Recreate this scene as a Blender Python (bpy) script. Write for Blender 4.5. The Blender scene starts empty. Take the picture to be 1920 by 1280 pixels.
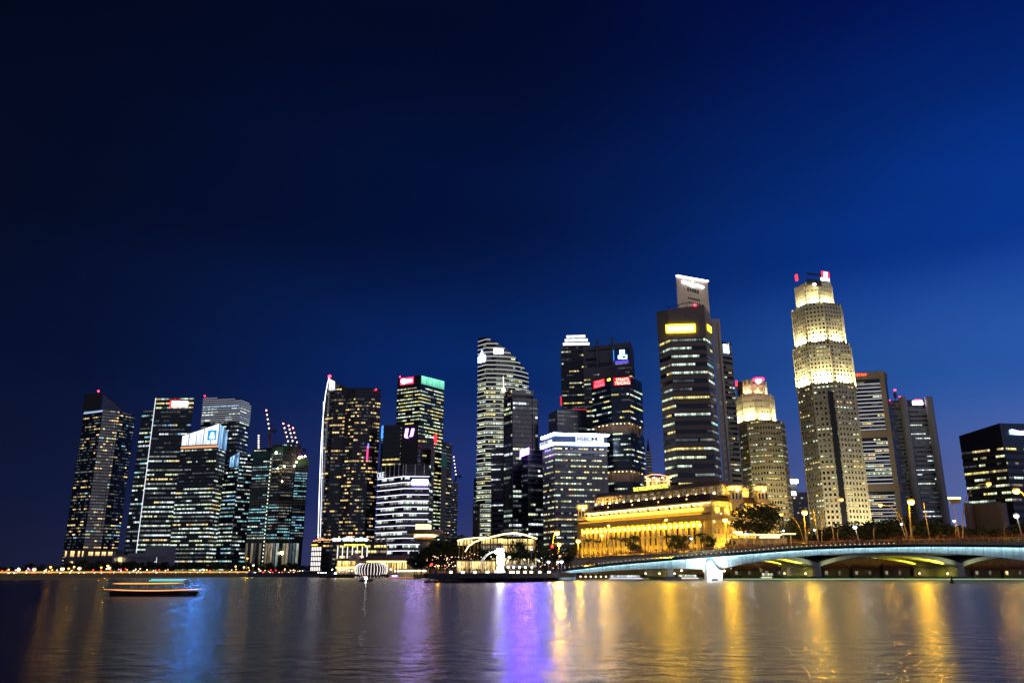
import bpy, math, random
from mathutils import Vector, Matrix
RND = random.Random(11)
PI = math.pi
F = 1493.0
TH = math.atan(430.0 / F)
CH = 4.5
CT, ST = math.cos(TH), math.sin(TH)
scene = bpy.context.scene
COL = scene.collection

def ray(px, py):
    cx = (px - 960.0) / F
    cy = (640.0 - py) / F
    return cx, CT - cy * ST, ST + cy * CT

def at(px, py, Y):
    """world point seen at photo pixel (px, py) at distance Y in front of the camera"""
    a, b, c = ray(px, py)
    t = Y / b
    return Vector((a * t, Y, CH + c * t))

def zat(px, py, Y):
    return at(px, py, Y).z

def xz(px, py, Y):
    p = at(px, py, Y)
    return p.x, p.z

# ---------------------------------------------------------------- materials
def newmat(name):
    m = bpy.data.materials.new(name)
    m.use_nodes = True
    nt = m.node_tree
    bs = nt.nodes['Principled BSDF']
    return m, nt, bs

def surface(name, col, rough=0.6, metal=0.0, var=0.25, scale=0.6, spec=0.5, bump=0.15):
    m, nt, bs = newmat(name)
    L = nt.links.new
    tc = nt.nodes.new('ShaderNodeTexCoord')
    no = nt.nodes.new('ShaderNodeTexNoise')
    no.inputs['Scale'].default_value = scale
    no.inputs['Detail'].default_value = 5
    L(tc.outputs['Object'], no.inputs['Vector'])
    cr = nt.nodes.new('ShaderNodeMapRange')
    cr.inputs['From Min'].default_value = 0.3
    cr.inputs['From Max'].default_value = 0.7
    cr.inputs['To Min'].default_value = 1 - var
    cr.inputs['To Max'].default_value = 1 + var
    L(no.outputs['Fac'], cr.inputs['Value'])
    mx = nt.nodes.new('ShaderNodeVectorMath'); mx.operation = 'SCALE'
    mx.inputs[0].default_value = col[:3]
    L(cr.outputs['Result'], mx.inputs['Scale'])
    L(mx.outputs['Vector'], bs.inputs['Base Color'])
    bs.inputs['Roughness'].default_value = rough
    bs.inputs['Metallic'].default_value = metal
    bs.inputs['Specular IOR Level'].default_value = spec
    if bump:
        b = nt.nodes.new('ShaderNodeBump')
        b.inputs['Strength'].default_value = bump
        L(no.outputs['Fac'], b.inputs['Height'])
        L(b.outputs['Normal'], bs.inputs['Normal'])
    return m

def glass(name, col, rough=0.12):
    """curtain-wall glass with a faint panel-to-panel unevenness"""
    m, nt, bs = newmat(name)
    L = nt.links.new
    tc = nt.nodes.new('ShaderNodeTexCoord')
    no = nt.nodes.new('ShaderNodeTexNoise')
    no.inputs['Scale'].default_value = 0.12
    no.inputs['Detail'].default_value = 3
    L(tc.outputs['Object'], no.inputs['Vector'])
    b = nt.nodes.new('ShaderNodeBump')
    b.inputs['Strength'].default_value = 0.25
    b.inputs['Distance'].default_value = 0.6
    L(no.outputs['Fac'], b.inputs['Height'])
    L(b.outputs['Normal'], bs.inputs['Normal'])
    mr = nt.nodes.new('ShaderNodeMapRange')
    mr.inputs['To Min'].default_value = rough
    mr.inputs['To Max'].default_value = rough + 0.2
    L(no.outputs['Fac'], mr.inputs['Value'])
    L(mr.outputs['Result'], bs.inputs['Roughness'])
    bs.inputs['Base Color'].default_value = (*col, 1)
    bs.inputs['Specular IOR Level'].default_value = 0.8
    return m

def glow(name, col, strength, sample=True):
    """something that gives off light: a lamp, a tube, a sign"""
    m, nt, bs = newmat(name)
    bs.inputs['Base Color'].default_value = (0.05, 0.05, 0.05, 1)
    bs.inputs['Emission Color'].default_value = (*col, 1)
    bs.inputs['Emission Strength'].default_value = strength
    if not sample:
        m.cycles.emission_sampling = 'NONE'
    return m

def litwin(name, col, strength, mull=0.07, lo=0.25, hi=1.5, clutter=0.8, warm=0.25):
    """lit rooms behind window panes: uv x counts panes, uv y counts storeys"""
    m, nt, bs = newmat(name)
    N = nt.nodes.new; L = nt.links.new
    def math_(op, a, b=None, c=None):
        n = N('ShaderNodeMath'); n.operation = op
        for k, v in enumerate((a, b, c)):
            if v is None: continue
            if isinstance(v, (int, float)): n.inputs[k].default_value = v
            else: L(v, n.inputs[k])
        return n.outputs[0]
    uv = N('ShaderNodeUVMap')
    sp = N('ShaderNodeSeparateXYZ'); L(uv.outputs['UV'], sp.inputs[0])
    u, v = sp.outputs['X'], sp.outputs['Y']
    fl = N('ShaderNodeVectorMath'); fl.operation = 'FLOOR'; L(uv.outputs['UV'], fl.inputs[0])
    wn = N('ShaderNodeTexWhiteNoise'); wn.noise_dimensions = '2D'; L(fl.outputs[0], wn.inputs['Vector'])
    fu = math_('FRACT', u); fv = math_('FRACT', v)
    m1 = math_('GREATER_THAN', fu, mull); m2 = math_('LESS_THAN', fu, 1 - mull)
    mul = math_('MULTIPLY', m1, m2)
    mul = math_('MULTIPLY_ADD', mul, 0.92, 0.08)
    cell = math_('MULTIPLY_ADD', wn.outputs['Value'], hi - lo, lo)
    no = N('ShaderNodeTexNoise'); no.inputs['Scale'].default_value = 3.3; no.inputs['Detail'].default_value = 3
    L(uv.outputs['UV'], no.inputs['Vector'])
    cl = N('ShaderNodeMapRange'); L(no.outputs['Fac'], cl.inputs['Value'])
    cl.inputs['From Min'].default_value = 0.35; cl.inputs['From Max'].default_value = 0.62
    cl.inputs['To Min'].default_value = 1 - clutter; cl.inputs['To Max'].default_value = 1.15
    # ceiling lights show in the upper part of the pane
    ce = math_('MULTIPLY_ADD', fv, 1.1, 0.35)
    s = math_('MULTIPLY', mul, cell)
    s = math_('MULTIPLY', s, cl.outputs['Result'])
    s = math_('MULTIPLY', s, ce)
    s = math_('MULTIPLY', s, strength)
    w2 = N('ShaderNodeTexWhiteNoise'); w2.noise_dimensions = '3D'
    ad = N('ShaderNodeVectorMath'); ad.operation = 'ADD'; L(fl.outputs[0], ad.inputs[0]); ad.inputs[1].default_value = (17.3, 5.1, 2.7)
    L(ad.outputs[0], w2.inputs['Vector'])
    mix = N('ShaderNodeMix'); mix.data_type = 'RGBA'
    f = math_('MULTIPLY', w2.outputs['Value'], warm)
    L(f, mix.inputs['Factor'])
    mix.inputs['A'].default_value = (*col, 1); mix.inputs['B'].default_value = (1.0, 0.62, 0.25, 1)
    L(mix.outputs['Result'], bs.inputs['Emission Color'])
    L(s, bs.inputs['Emission Strength'])
    bs.inputs['Base Color'].default_value = (0.02, 0.02, 0.025, 1)
    bs.inputs['Roughness'].default_value = 0.15
    m.cycles.emission_sampling = 'NONE'
    return m

M = {}
M['glass_navy'] = glass('navy_glass', (0.014, 0.020, 0.032))
M['glass_black'] = glass('black_glass', (0.010, 0.011, 0.014))
M['glass_teal'] = glass('teal_glass', (0.010, 0.030, 0.038))
M['glass_blue'] = glass('blue_glass', (0.015, 0.030, 0.065))
M['glass_grey'] = glass('grey_glass', (0.06, 0.06, 0.075), 0.25)
M['dark_metal'] = surface('dark_metal', (0.06, 0.065, 0.08), 0.55, 0.2)
M['mid_metal'] = surface('grey_metal', (0.16, 0.17, 0.20), 0.4, 0.3)
M['brown_metal'] = surface('brown_metal', (0.12, 0.09, 0.075), 0.5, 0.1)
M['white_paint'] = surface('white_paint', (0.78, 0.78, 0.76), 0.5, 0, 0.06)
M['pale_band'] = surface('pale_band', (0.62, 0.60, 0.52), 0.6, 0, 0.1)
M['stone_grey'] = surface('grey_stone', (0.30, 0.29, 0.31), 0.7, 0, 0.12)
M['stone_dark'] = surface('dark_stone', (0.13, 0.12, 0.12), 0.8, 0, 0.25)
M['stone_mauve'] = surface('mauve_stone', (0.20, 0.17, 0.19), 0.7, 0, 0.15)
M['slate'] = surface('slate_stone', (0.10, 0.10, 0.125), 0.7, 0, 0.15)
M['granite'] = surface('beige_granite', (0.50, 0.44, 0.31), 0.7, 0, 0.12)
M['beige'] = surface('beige_stone', (0.48, 0.40, 0.32), 0.7, 0, 0.12)
M['cream'] = surface('cream_stone', (0.62, 0.52, 0.34), 0.75, 0, 0.12)
M['brown_stone'] = surface('brown_stone', (0.22, 0.17, 0.13), 0.7, 0, 0.15)
M['roof_tile'] = surface('brown_roof_tile', (0.10, 0.045, 0.03), 0.75, 0, 0.35, 1.5)
M['roof_red'] = surface('red_roof', (0.16, 0.06, 0.05), 0.7, 0, 0.25, 1.0)
M['concrete'] = surface('raw_concrete', (0.26, 0.26, 0.23), 0.85, 0, 0.25)
M['concrete_dark'] = surface('wet_concrete', (0.09, 0.085, 0.08), 0.8, 0, 0.35)
M['asphalt'] = surface('asphalt', (0.05, 0.05, 0.052), 0.85, 0, 0.2)
M['paving'] = surface('paving', (0.24, 0.22, 0.19), 0.8, 0, 0.2)
M['earth'] = surface('ground', (0.06, 0.06, 0.055), 0.9, 0, 0.3, 0.05)
M['black'] = surface('black_paint', (0.012, 0.012, 0.013), 0.5)
M['wood'] = surface('dark_wood', (0.07, 0.04, 0.025), 0.6)
M['bark'] = surface('bark', (0.08, 0.06, 0.045), 0.9, 0, 0.3)
M['leaf'] = surface('leaf_green', (0.045, 0.075, 0.025), 0.6, 0, 0.45, 0.25)
M['leaf_dark'] = surface('leaf_dark', (0.03, 0.05, 0.02), 0.65, 0, 0.45, 0.25)
M['flower'] = surface('bougainvillea', (0.42, 0.09, 0.10), 0.7, 0, 0.5, 1.2)
M['net_green'] = surface('green_netting', (0.04, 0.12, 0.09), 0.8, 0, 0.3)
M['cloth_dark'] = surface('dark_cloth', (0.04, 0.04, 0.06), 0.9)
M['cloth_light'] = surface('pale_cloth', (0.5, 0.48, 0.46), 0.9)
M['cloth_red'] = surface('red_cloth', (0.35, 0.06, 0.06), 0.9)
M['skin'] = surface('skin', (0.42, 0.27, 0.19), 0.6)
M['canvas'] = surface('white_canvas', (0.75, 0.73, 0.68), 0.8)
M['yellow_steel'] = surface('yellow_steel', (0.42, 0.20, 0.08), 0.5, 0.2)
M['red_steel'] = surface('red_steel', (0.30, 0.06, 0.04), 0.5, 0.2)

W = {}
W['cool'] = litwin('lit_office_cool', (0.76, 0.98, 0.82), 1.5, warm=0.15)
W['green'] = litwin('lit_office_green', (0.82, 1.0, 0.60), 1.5, warm=0.18)
W['white'] = litwin('lit_office_white', (0.80, 0.96, 1.0), 1.7, warm=0.08)
W['warm'] = litwin('lit_office_warm', (1.0, 0.76, 0.34), 1.6)
W['yellow'] = litwin('lit_office_yellow', (1.0, 0.86, 0.26), 1.5)
W['amber'] = litwin('lit_flat_amber', (1.0, 0.66, 0.24), 1.6, clutter=0.7)
W['teal'] = litwin('lit_office_teal', (0.35, 0.85, 0.95), 1.1, warm=0.05)
W['blue'] = litwin('lit_office_blue', (0.30, 0.60, 1.0), 1.1, warm=0.02)
W['dim'] = litwin('dim_office', (0.70, 0.85, 0.80), 0.40)
W['faint'] = litwin('faint_office', (0.50, 0.68, 0.80), 0.15)
W['dimwarm'] = litwin('dim_office_warm', (0.9, 0.75, 0.5), 0.40)
W['gold'] = litwin('lit_hotel_gold', (1.0, 0.70, 0.22), 2.2, clutter=0.6)

# ---------------------------------------------------------------- mesh building
class MB:
    def __init__(s):
        s.v = []; s.f = []; s.m = []; s.uv = []
    def face(s, pts, mat=None, uv=None):
        b = len(s.v)
        s.v.extend([tuple(p) for p in pts])
        s.f.append(tuple(range(b, b + len(pts))))
        s.m.append(mat); s.uv.append(uv)
    def poly(s, verts, faces, mat=None):
        b = len(s.v)
        s.v.extend([tuple(p) for p in verts])
        for f in faces:
            s.f.append(tuple(b + i for i in f)); s.m.append(mat); s.uv.append(None)
    def box(s, lo, hi, mat=None):
        x0, y0, z0 = lo; x1, y1, z1 = hi
        s.poly([(x0,y0,z0),(x1,y0,z0),(x1,y1,z0),(x0,y1,z0),(x0,y0,z1),(x1,y0,z1),(x1,y1,z1),(x0,y1,z1)],
               [(0,3,2,1),(4,5,6,7),(0,1,5,4),(1,2,6,5),(2,3,7,6),(3,0,4,7)], mat)
    def obox(s, c, u, n, hw, hd, z0, z1, mat=None):
        """box of half width hw along u, half depth hd along n"""
        c = Vector((c[0], c[1], 0)); u = Vector((u[0], u[1], 0)); n = Vector((n[0], n[1], 0))
        q = [c - u*hw - n*hd, c + u*hw - n*hd, c + u*hw + n*hd, c - u*hw + n*hd]
        s.prism([(p.x, p.y) for p in q], z0, z1, mat)
    def prism(s, pts, z0, z1, mat=None, top=None):
        """z1 may be a list; top: other outline for the top"""
        n = len(pts)
        tp = top or pts
        za = z0 if isinstance(z0, (list, tuple)) else [z0]*n
        zb = z1 if isinstance(z1, (list, tuple)) else [z1]*n
        vs = [(p[0], p[1], za[i]) for i, p in enumerate(pts)] + [(p[0], p[1], zb[i]) for i, p in enumerate(tp)]
        ar = sum(pts[i][0]*pts[(i+1)%n][1] - pts[(i+1)%n][0]*pts[i][1] for i in range(n))
        fs = [tuple(range(n-1, -1, -1)), tuple(range(n, 2*n))] + [(i, (i+1)%n, n+(i+1)%n, n+i) for i in range(n)]
        if ar < 0: fs = [tuple(reversed(f)) for f in fs]
        s.poly(vs, fs, mat)
    def tube(s, path, rad, seg=8, mat=None, caps=True):
        path = [Vector(p) for p in path]
        rs = rad if isinstance(rad, (list, tuple)) else [rad]*len(path)
        b = len(s.v); n = len(path)
        for i, p in enumerate(path):
            d = (path[min(i+1, n-1)] - path[max(i-1, 0)])
            d = d.normalized() if d.length > 1e-9 else Vector((0,0,1))
            a = Vector((0,1,0)) if abs(d.y) < 0.9 else Vector((1,0,0))
            x = d.cross(a).normalized(); y = d.cross(x)
            for k in range(seg):
                t = 2*PI*k/seg
                s.v.append(tuple(p + x*(rs[i]*math.cos(t)) + y*(rs[i]*math.sin(t))))
        for i in range(n-1):
            for k in range(seg):
                s.f.append((b+i*seg+k, b+i*seg+(k+1)%seg, b+(i+1)*seg+(k+1)%seg, b+(i+1)*seg+k)); s.m.append(mat); s.uv.append(None)
        if caps:
            s.f.append(tuple(b+k for k in range(seg-1,-1,-1))); s.m.append(mat); s.uv.append(None)
            s.f.append(tuple(b+(n-1)*seg+k for k in range(seg))); s.m.append(mat); s.uv.append(None)
    def lathe(s, c, prof, seg=16, mat=None, sx=1.0, sy=1.0):
        c = Vector(c); b = len(s.v); n = len(prof)
        for r, z in prof:
            for k in range(seg):
                t = 2*PI*k/seg
                s.v.append((c.x + r*math.cos(t)*sx, c.y + r*math.sin(t)*sy, c.z + z))
        for i in range(n-1):
            for k in range(seg):
                s.f.append((b+i*seg+k, b+i*seg+(k+1)%seg, b+(i+1)*seg+(k+1)%seg, b+(i+1)*seg+k)); s.m.append(mat); s.uv.append(None)
        s.f.append(tuple(b+k for k in range(seg-1,-1,-1))); s.m.append(mat); s.uv.append(None)
        s.f.append(tuple(b+(n-1)*seg+k for k in range(seg))); s.m.append(mat); s.uv.append(None)
    def ball(s, c, r, seg=10, rings=6, mat=None, sz=1.0):
        s.lathe(c, [(max(1e-3, r*math.sin(PI*i/rings)), -r*sz*math.cos(PI*i/rings)) for i in range(rings+1)], seg, mat)
    def build(s, name, mat=None, parent=None, smooth=False):
        o0 = ORG.get(parent.name, Vector((0,0,0))) if parent else Vector((0,0,0))
        me = bpy.data.meshes.new(name)
        me.from_pydata([(v[0]-o0.x, v[1]-o0.y, v[2]-o0.z) for v in s.v], [], s.f)
        mats = []
        idx = []
        for m in s.m:
            mm = m or mat
            if mm not in mats: mats.append(mm)
            idx.append(mats.index(mm))
        for mm in mats: me.materials.append(mm)
        me.polygons.foreach_set('material_index', idx)
        if any(u is not None for u in s.uv):
            ul = me.uv_layers.new(name='UVMap')
            k = 0
            fl = []
            for f, u in zip(s.f, s.uv):
                for j in range(len(f)):
                    fl.extend(u[j] if u else (0.5, 0.5))
            ul.data.foreach_set('uv', fl)
        if smooth:
            me.polygons.foreach_set('use_smooth', [True]*len(s.f))
        me.update()
        o = bpy.data.objects.new(name, me)
        COL.objects.link(o)
        if parent:
            o.parent = parent
        ORG[o.name] = o0
        return o

ORG = {}
def thing(name, label, cat, loc=(0,0,0), group=None):
    o = bpy.data.objects.new(name, None)
    o.empty_display_size = 1
    COL.objects.link(o)
    o.location = loc
    ORG[o.name] = Vector(loc)
    tag(o, label, cat, group)
    return o
def tag(o, label=None, cat=None, group=None, kind=None):
    if label: o['label'] = label
    if cat: o['category'] = cat
    if group: o['group'] = group
    if kind: o['kind'] = kind
    return o
def copy_tree(o, parent=None):
    c = o.copy(); COL.objects.link(c)
    if parent: c.parent = parent
    for ch in list(o.children): copy_tree(ch, c)
    return c

def lettering(txt, parent, pos, u, n, height, mat, name='lettering', width=None, extrude=0.15, bold=0.0, align='CENTER'):
    """solid letters standing on a wall: pos = centre, u = reading direction, n = outward"""
    cu = bpy.data.curves.new(name, 'FONT')
    cu.body = txt; cu.size = 1.0; cu.align_x = align; cu.align_y = 'CENTER'
    cu.extrude = extrude; cu.offset = bold
    cu.space_line = 0.85
    cu.materials.append(mat)
    o = bpy.data.objects.new(name, cu); COL.objects.link(o)
    bpy.context.view_layer.update()
    d = o.dimensions
    lines = txt.count('\n') + 1
    sy = height / max(d.y, 1e-3)
    sx = (width / max(d.x, 1e-3)) if width else sy
    u = Vector(u).normalized(); n = Vector(n).normalized(); w = n.cross(u)
    bb = [Vector(c) for c in o.bound_box]
    me = bpy.data.meshes.new_from_object(o.evaluated_get(bpy.context.evaluated_depsgraph_get())); me.name = name
    me.materials.clear(); me.materials.append(mat)
    bpy.data.objects.remove(o)
    o = bpy.data.objects.new(name, me); COL.objects.link(o)
    o0 = ORG.get(parent.name, Vector((0,0,0))) if parent else Vector((0,0,0))
    mt = Matrix((u, w, n)).transposed().to_4x4()
    # centre the drawn box on pos
    cx = (min(b.x for b in bb)+max(b.x for b in bb))/2; cy = (min(b.y for b in bb)+max(b.y for b in bb))/2
    o.matrix_local = Matrix.Translation(Vector(pos) - o0 - u*(cx*sx) - w*(cy*sy)) @ mt @ Matrix.Diagonal((sx, sy, 1, 1))
    if parent: o.parent = parent
    return o

# ---------------------------------------------------------------- towers
WIN = {}
class Sec:
    """one prism of a tower; corners run left to right over the faces seen from the bay"""
    def __init__(s, root, corners, ym, z0, z1, body, depth=45, name='facade', pts=None, shrink=0.78):
        s.root = root
        if pts is None:
            vis = []
            for px, Y in corners:
                p = at(px, ym, Y); vis.append((p.x, p.y))
            l, r = Vector(vis[0]), Vector(vis[-1])
            mid = (l + r)/2
            bk = mid.normalized()*depth
            ll = mid + (l-mid)*shrink + bk; rr = mid + (r-mid)*shrink + bk
            pts = vis + [(rr.x, rr.y), (ll.x, ll.y)]
            s.nv = len(vis) - 1
        else:
            s.nv = len(pts) - 2
        s.p = pts; n = len(pts)
        s.z0 = z0
        s.zt = list(z1) + [min(z1)]*(n-len(z1)) if isinstance(z1, (list, tuple)) else [z1]*n
        s.z1 = max(s.zt)
        s.bands = MB()
        mb = MB(); mb.prism(pts, z0, s.zt, None)
        s.obj = mb.build(name, body, root)
    def edge(s, i):
        a = Vector(s.p[i]); b = Vector(s.p[(i+1) % len(s.p)])
        d = b - a; L = d.length; u = d/L
        return a, b, u, Vector((u.y, -u.x)), L
    def offs(s, d):
        n = len(s.p); out = []
        for i in range(n):
            _, _, u0, n0, _ = s.edge((i-1) % n); _, _, u1, n1, _ = s.edge(i)
            k = n0 + n1
            k = k / max(0.35, (1 + n0.dot(n1)))
            p = Vector(s.p[i]) + k*d
            out.append(p)
        return out
    def ztop(s, i, t):
        return s.zt[i]*(1-t) + s.zt[(i+1) % len(s.p)]*t
    def ring(s, za, zb, proud, mat=None, edges=None, mb=None):
        mb = mb or s.bands
        of = s.offs(proud); n = len(s.p)
        for i in (range(n) if edges is None else edges):
            j = (i+1) % n
            h0, h1 = s.zt[i], s.zt[j]
            t0, t1 = 0.0, 1.0
            zz = zb - 0.01
            if h0 < zz and h1 < zz: continue
            if h0 < zz: t0 = (zz-h0)/(h1-h0)
            elif h1 < zz: t1 = (zz-h0)/(h1-h0)
            if t1 - t0 < 0.01: continue
            a, b = Vector(s.p[i]), Vector(s.p[j])
            A, B = of[i], of[j]
            a0, b0 = a.lerp(b, t0), a.lerp(b, t1); A0, B0 = A.lerp(B, t0), A.lerp(B, t1)
            V = [(A0.x,A0.y,za),(B0.x,B0.y,za),(B0.x,B0.y,zb),(A0.x,A0.y,zb),(a0.x,a0.y,za),(b0.x,b0.y,za),(b0.x,b0.y,zb),(a0.x,a0.y,zb)]
            mb.poly(V, [(0,1,2,3),(3,2,6,7),(4,5,1,0),(0,3,7,4),(1,5,6,2)], mat)
    def on(s, i, px, py, off=0.0):
        """point on face i seen at a pixel"""
        a, b, u, n, L = s.edge(i)
        rx, ry, rz = ray(px, py)
        q = a + n*off
        t = q.dot(n) / (rx*n.x + ry*n.y)
        return Vector((rx*t, ry*t, CH + rz*t))
    def grid(s, z0=None, z1=None, floors=20, bay=3.0, band=0.35, proud=0.35, bmat=None, pier=0, pw=0.5, pproud=0.4, pmat=None,
             lit=(0.7, 0.4), runs=(1, 6), pal=('cool',), edges=None, pane=(0.26, 0.82), seed=1, blank=(), allbands=True, out=0.1, zones=None, skip=None, wts=None):
        """storeys: a spandrel band per floor, piers every few bays, lit runs of panes in between"""
        R = random.Random(seed)
        z0 = s.z0 if z0 is None else z0
        z1 = s.z1 if z1 is None else z1
        fh = (z1 - z0)/floors
        ed = list(range(s.nv)) if edges is None else edges
        for k in range(floors):
            if band > 0 and k not in blank:
                s.ring(z0 + k*fh, z0 + (k+band)*fh, proud, bmat, None if (allbands and edges is None) else ed)
        if pier:
            for i in (range(len(s.p)) if (allbands and edges is None) else ed):
                a, b, u, n, L = s.edge(i)
                nb = max(1, round(L/bay))
                for q in range(0, nb+1, pier):
                    t = q/nb
                    c = a.lerp(b, min(max(t, 0.002), 0.998)) + n*(pproud/2 - 0.05)
                    zt = min(z1, s.ztop(i, t))
                    if zt > z0 + fh: s.bands.obox(c, u, n, pw/2, pproud/2 + 0.05, z0, zt - 0.02, pmat or bmat)
        lst = WIN.setdefault(s.root.name, [])
        for i in ed:
            a, b, u, n, L = s.edge(i)
            nb = max(1, round(L/bay)); bw = L/nb
            for k in range(floors):
                if k in blank: continue
                zf = zones(i, (k+0.5)/floors) if zones else None
                pf, pr = zf if zf else lit
                on_floor = R.random() < pf
                pr_ = pr if on_floor else pr*0.12
                za = z0 + (k + band + (1-band)*pane[0])*fh; zb = z0 + (k + band + (1-band)*pane[1])*fh
                q = 0
                fm = R.choices(pal, wts)[0]
                while q < nb:
                    ln = R.randint(*runs)
                    ln = min(ln, nb - q)
                    lit_ = R.random() < pr_
                    faint_ = (not lit_) and pr_ > 0 and band > 0 and R.random() < 0.30
                    if (lit_ or faint_) and min(s.ztop(i, q/nb), s.ztop(i, (q+ln)/nb)) > zb + 0.2 and not (skip and skip(i, (q+ln/2)/nb, (za+zb)/2)):
                        m = fm if R.random() < 0.7 else R.choices(pal, wts)[0]
                        if faint_: m = 'faint'
                        e = 0.06*bw
                        A = a + u*(q*bw + e) + n*out; B = a + u*((q+ln)*bw - e) + n*out
                        uo = R.randint(0, 60)
                        vo = R.randint(0, 60)
                        lst.append(((B-A).length*(zb-za), [(A.x,A.y,za),(B.x,B.y,za),(B.x,B.y,zb),(A.x,A.y,zb)],
                                    [(uo,vo+0.02),(uo+ln,vo+0.02),(uo+ln,vo+0.98),(uo,vo+0.98)], W[m]))
                    q += ln
    def panel(s, i, box, mat, name='sign', thick=0.5, off=0.0, proud=None, parent=None):
        """a flat box on face i covering a photo rectangle (x0,y0,x1,y1)"""
        x0, y0, x1, y1 = box
        a, b, u, n, L = s.edge(i)
        ym = (y0+y1)/2; xm = (x0+x1)/2
        A = s.on(i, x0, ym, off); B = s.on(i, x1, ym, off)
        zt = s.on(i, xm, y0, off).z; zb = s.on(i, xm, y1, off).z
        c = (A+B)/2; hw = (Vector((B.x,B.y))-Vector((A.x,A.y))).length/2
        mb = MB(); mb.obox((c.x + n.x*thick/2, c.y + n.y*thick/2), u, n, hw, thick/2, zb, zt)
        return mb.build(name, mat, parent or s.root)
    def text(s, i, box, txt, mat, off=0.6, bold=0.02, parent=None, name='lettering', extrude=0.15):
        x0, y0, x1, y1 = box
        a, b, u, n, L = s.edge(i)
        ym = (y0+y1)/2; xm = (x0+x1)/2
        A = s.on(i, x0, ym, off); B = s.on(i, x1, ym, off)
        zt = s.on(i, xm, y0, off).z; zb = s.on(i, xm, y1, off).z
        c = (A+B)/2; c.z = (zt+zb)/2
        w = (Vector((B.x,B.y))-Vector((A.x,A.y))).length
        return lettering(txt, parent or s.root, c, (u.x,u.y,0), (n.x,n.y,0), zt-zb, mat, name, w, extrude, bold)
    def done(s, name='spandrel_band', mat=None):
        if s.bands.f: s.bands.build(name, mat, s.root)

def finish_windows(root):
    lst = sorted(WIN.get(root.name, []), key=lambda w: -w[0])
    for ar, v, uv, m in lst[:100]:
        mb = MB(); mb.face(v, m, uv); mb.build('window', m, root)
    if len(lst) > 100:
        mb = MB()
        for ar, v, uv, m in lst[100:]: mb.face(v, m, uv)
        o = mb.build('smaller_windows', None, root)
        o['kind'] = 'stuff'

def newtower(name, label, px, Y, cat='skyscraper', group='skyscrapers of the business district', z=2.5):
    p = at(px, 1000, Y)
    return thing(name, label, cat, (p.x, Y, z), group)

RED_LAMP = glow('red_beacon', (1.0, 0.012, 0.03), 22)
def beacon(root, p, r=0.9):
    mb = MB(); mb.ball(p, r, 8, 6); mb.tube([(p.x, p.y, p.z - r*2.2), (p.x, p.y, p.z - r*0.9)], r*0.25, 6, M['dark_metal'])
    mb.build('warning_light', RED_LAMP, root)
# ================================================================ towers, from the left of the bay to the right
Z0 = 2.5
LED_WHITE = glow('white_led', (0.85, 0.92, 1.0), 5.0)
LED_SOFT = glow('soft_white_led', (0.85, 0.9, 1.0), 1.3, False)
WARMW = (1.0, 0.90, 0.50)
def wash(name, loc, tgt, size, size_y, power, col=WARMW, spread=PI*0.8):
    li = bpy.data.lights.new(name, 'AREA'); li.shape = 'RECTANGLE'; li.size = size; li.size_y = size_y; li.energy = power; li.color = col; li.spread = spread
    o = bpy.data.objects.new(name, li); COL.objects.link(o); o.location = loc
    d = Vector(tgt) - Vector(loc); o.rotation_euler = d.to_track_quat('-Z', 'Y').to_euler()
    return o
SIGN_WHITE = glow('white_sign_face', (0.9, 0.95, 1.0), 9.0)
SIGN_RED = glow('red_sign_face', (1.0, 0.015, 0.02), 6.0)

# --- dark flats with a slanted roof screen
t = newtower('apartment_tower', 'dark apartment tower with a raised slab and sloping screen on its roof', 180, 1250)
s = Sec(t, [(139, 1255), (174, 1235), (207, 1248), (238, 1275)], 900, Z0, zat(194, 768, 1235), M['glass_navy'], 55)
s.grid(floors=52, bay=3.6, band=0.28, proud=0.5, bmat=M['dark_metal'], pier=6, pw=0.7, lit=(0.35, 0.35), runs=(1, 2), pal=('amber', 'warm', 'teal', 'dim', 'faint'), wts=(4, 4, 2, 5, 6), edges=[0, 1, 2], seed=2,
       zones=lambda i, f: (0.42, 0.6) if i == 0 else ((0.85, 0.26) if f > 0.35 else (0.9, 0.45)))
s.done()
c = Sec(t, [(157, 1250), (190, 1240)], 750, s.z1, zat(170, 736, 1240), M['glass_black'], 20, 'roof_slab')
c.done()
mb = MB(); a_ = at(190, 768, 1242); b_ = at(229, 772, 1262)
mb.prism([(a_.x, a_.y), (b_.x, b_.y), (b_.x+1, b_.y+2), (a_.x+1, a_.y+2)], s.z1, [zat(190, 738, 1242), zat(229, 768, 1262), zat(229, 768, 1262), zat(190, 738, 1242)])
mb.build('roof_screen', M['glass_navy'], t)
mb = MB()
for i in (0,):
    p0 = s.on(0, 158, 767, 0.6); p1 = s.on(0, 195, 766, 0.6)
s.ring(s.z1-3.0, s.z1-0.4, 0.7, None, [0], mb); mb.build('roof_light_band', glow('bluish_strip', (0.5, 0.7, 1.0), 0.8, False), t)
beacon(t, at(184.5, 733, 1240), 1.6); beacon(t, at(201, 761, 1250), 1.0); beacon(t, at(205, 761, 1250), 1.0)
finish_windows(t)

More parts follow.
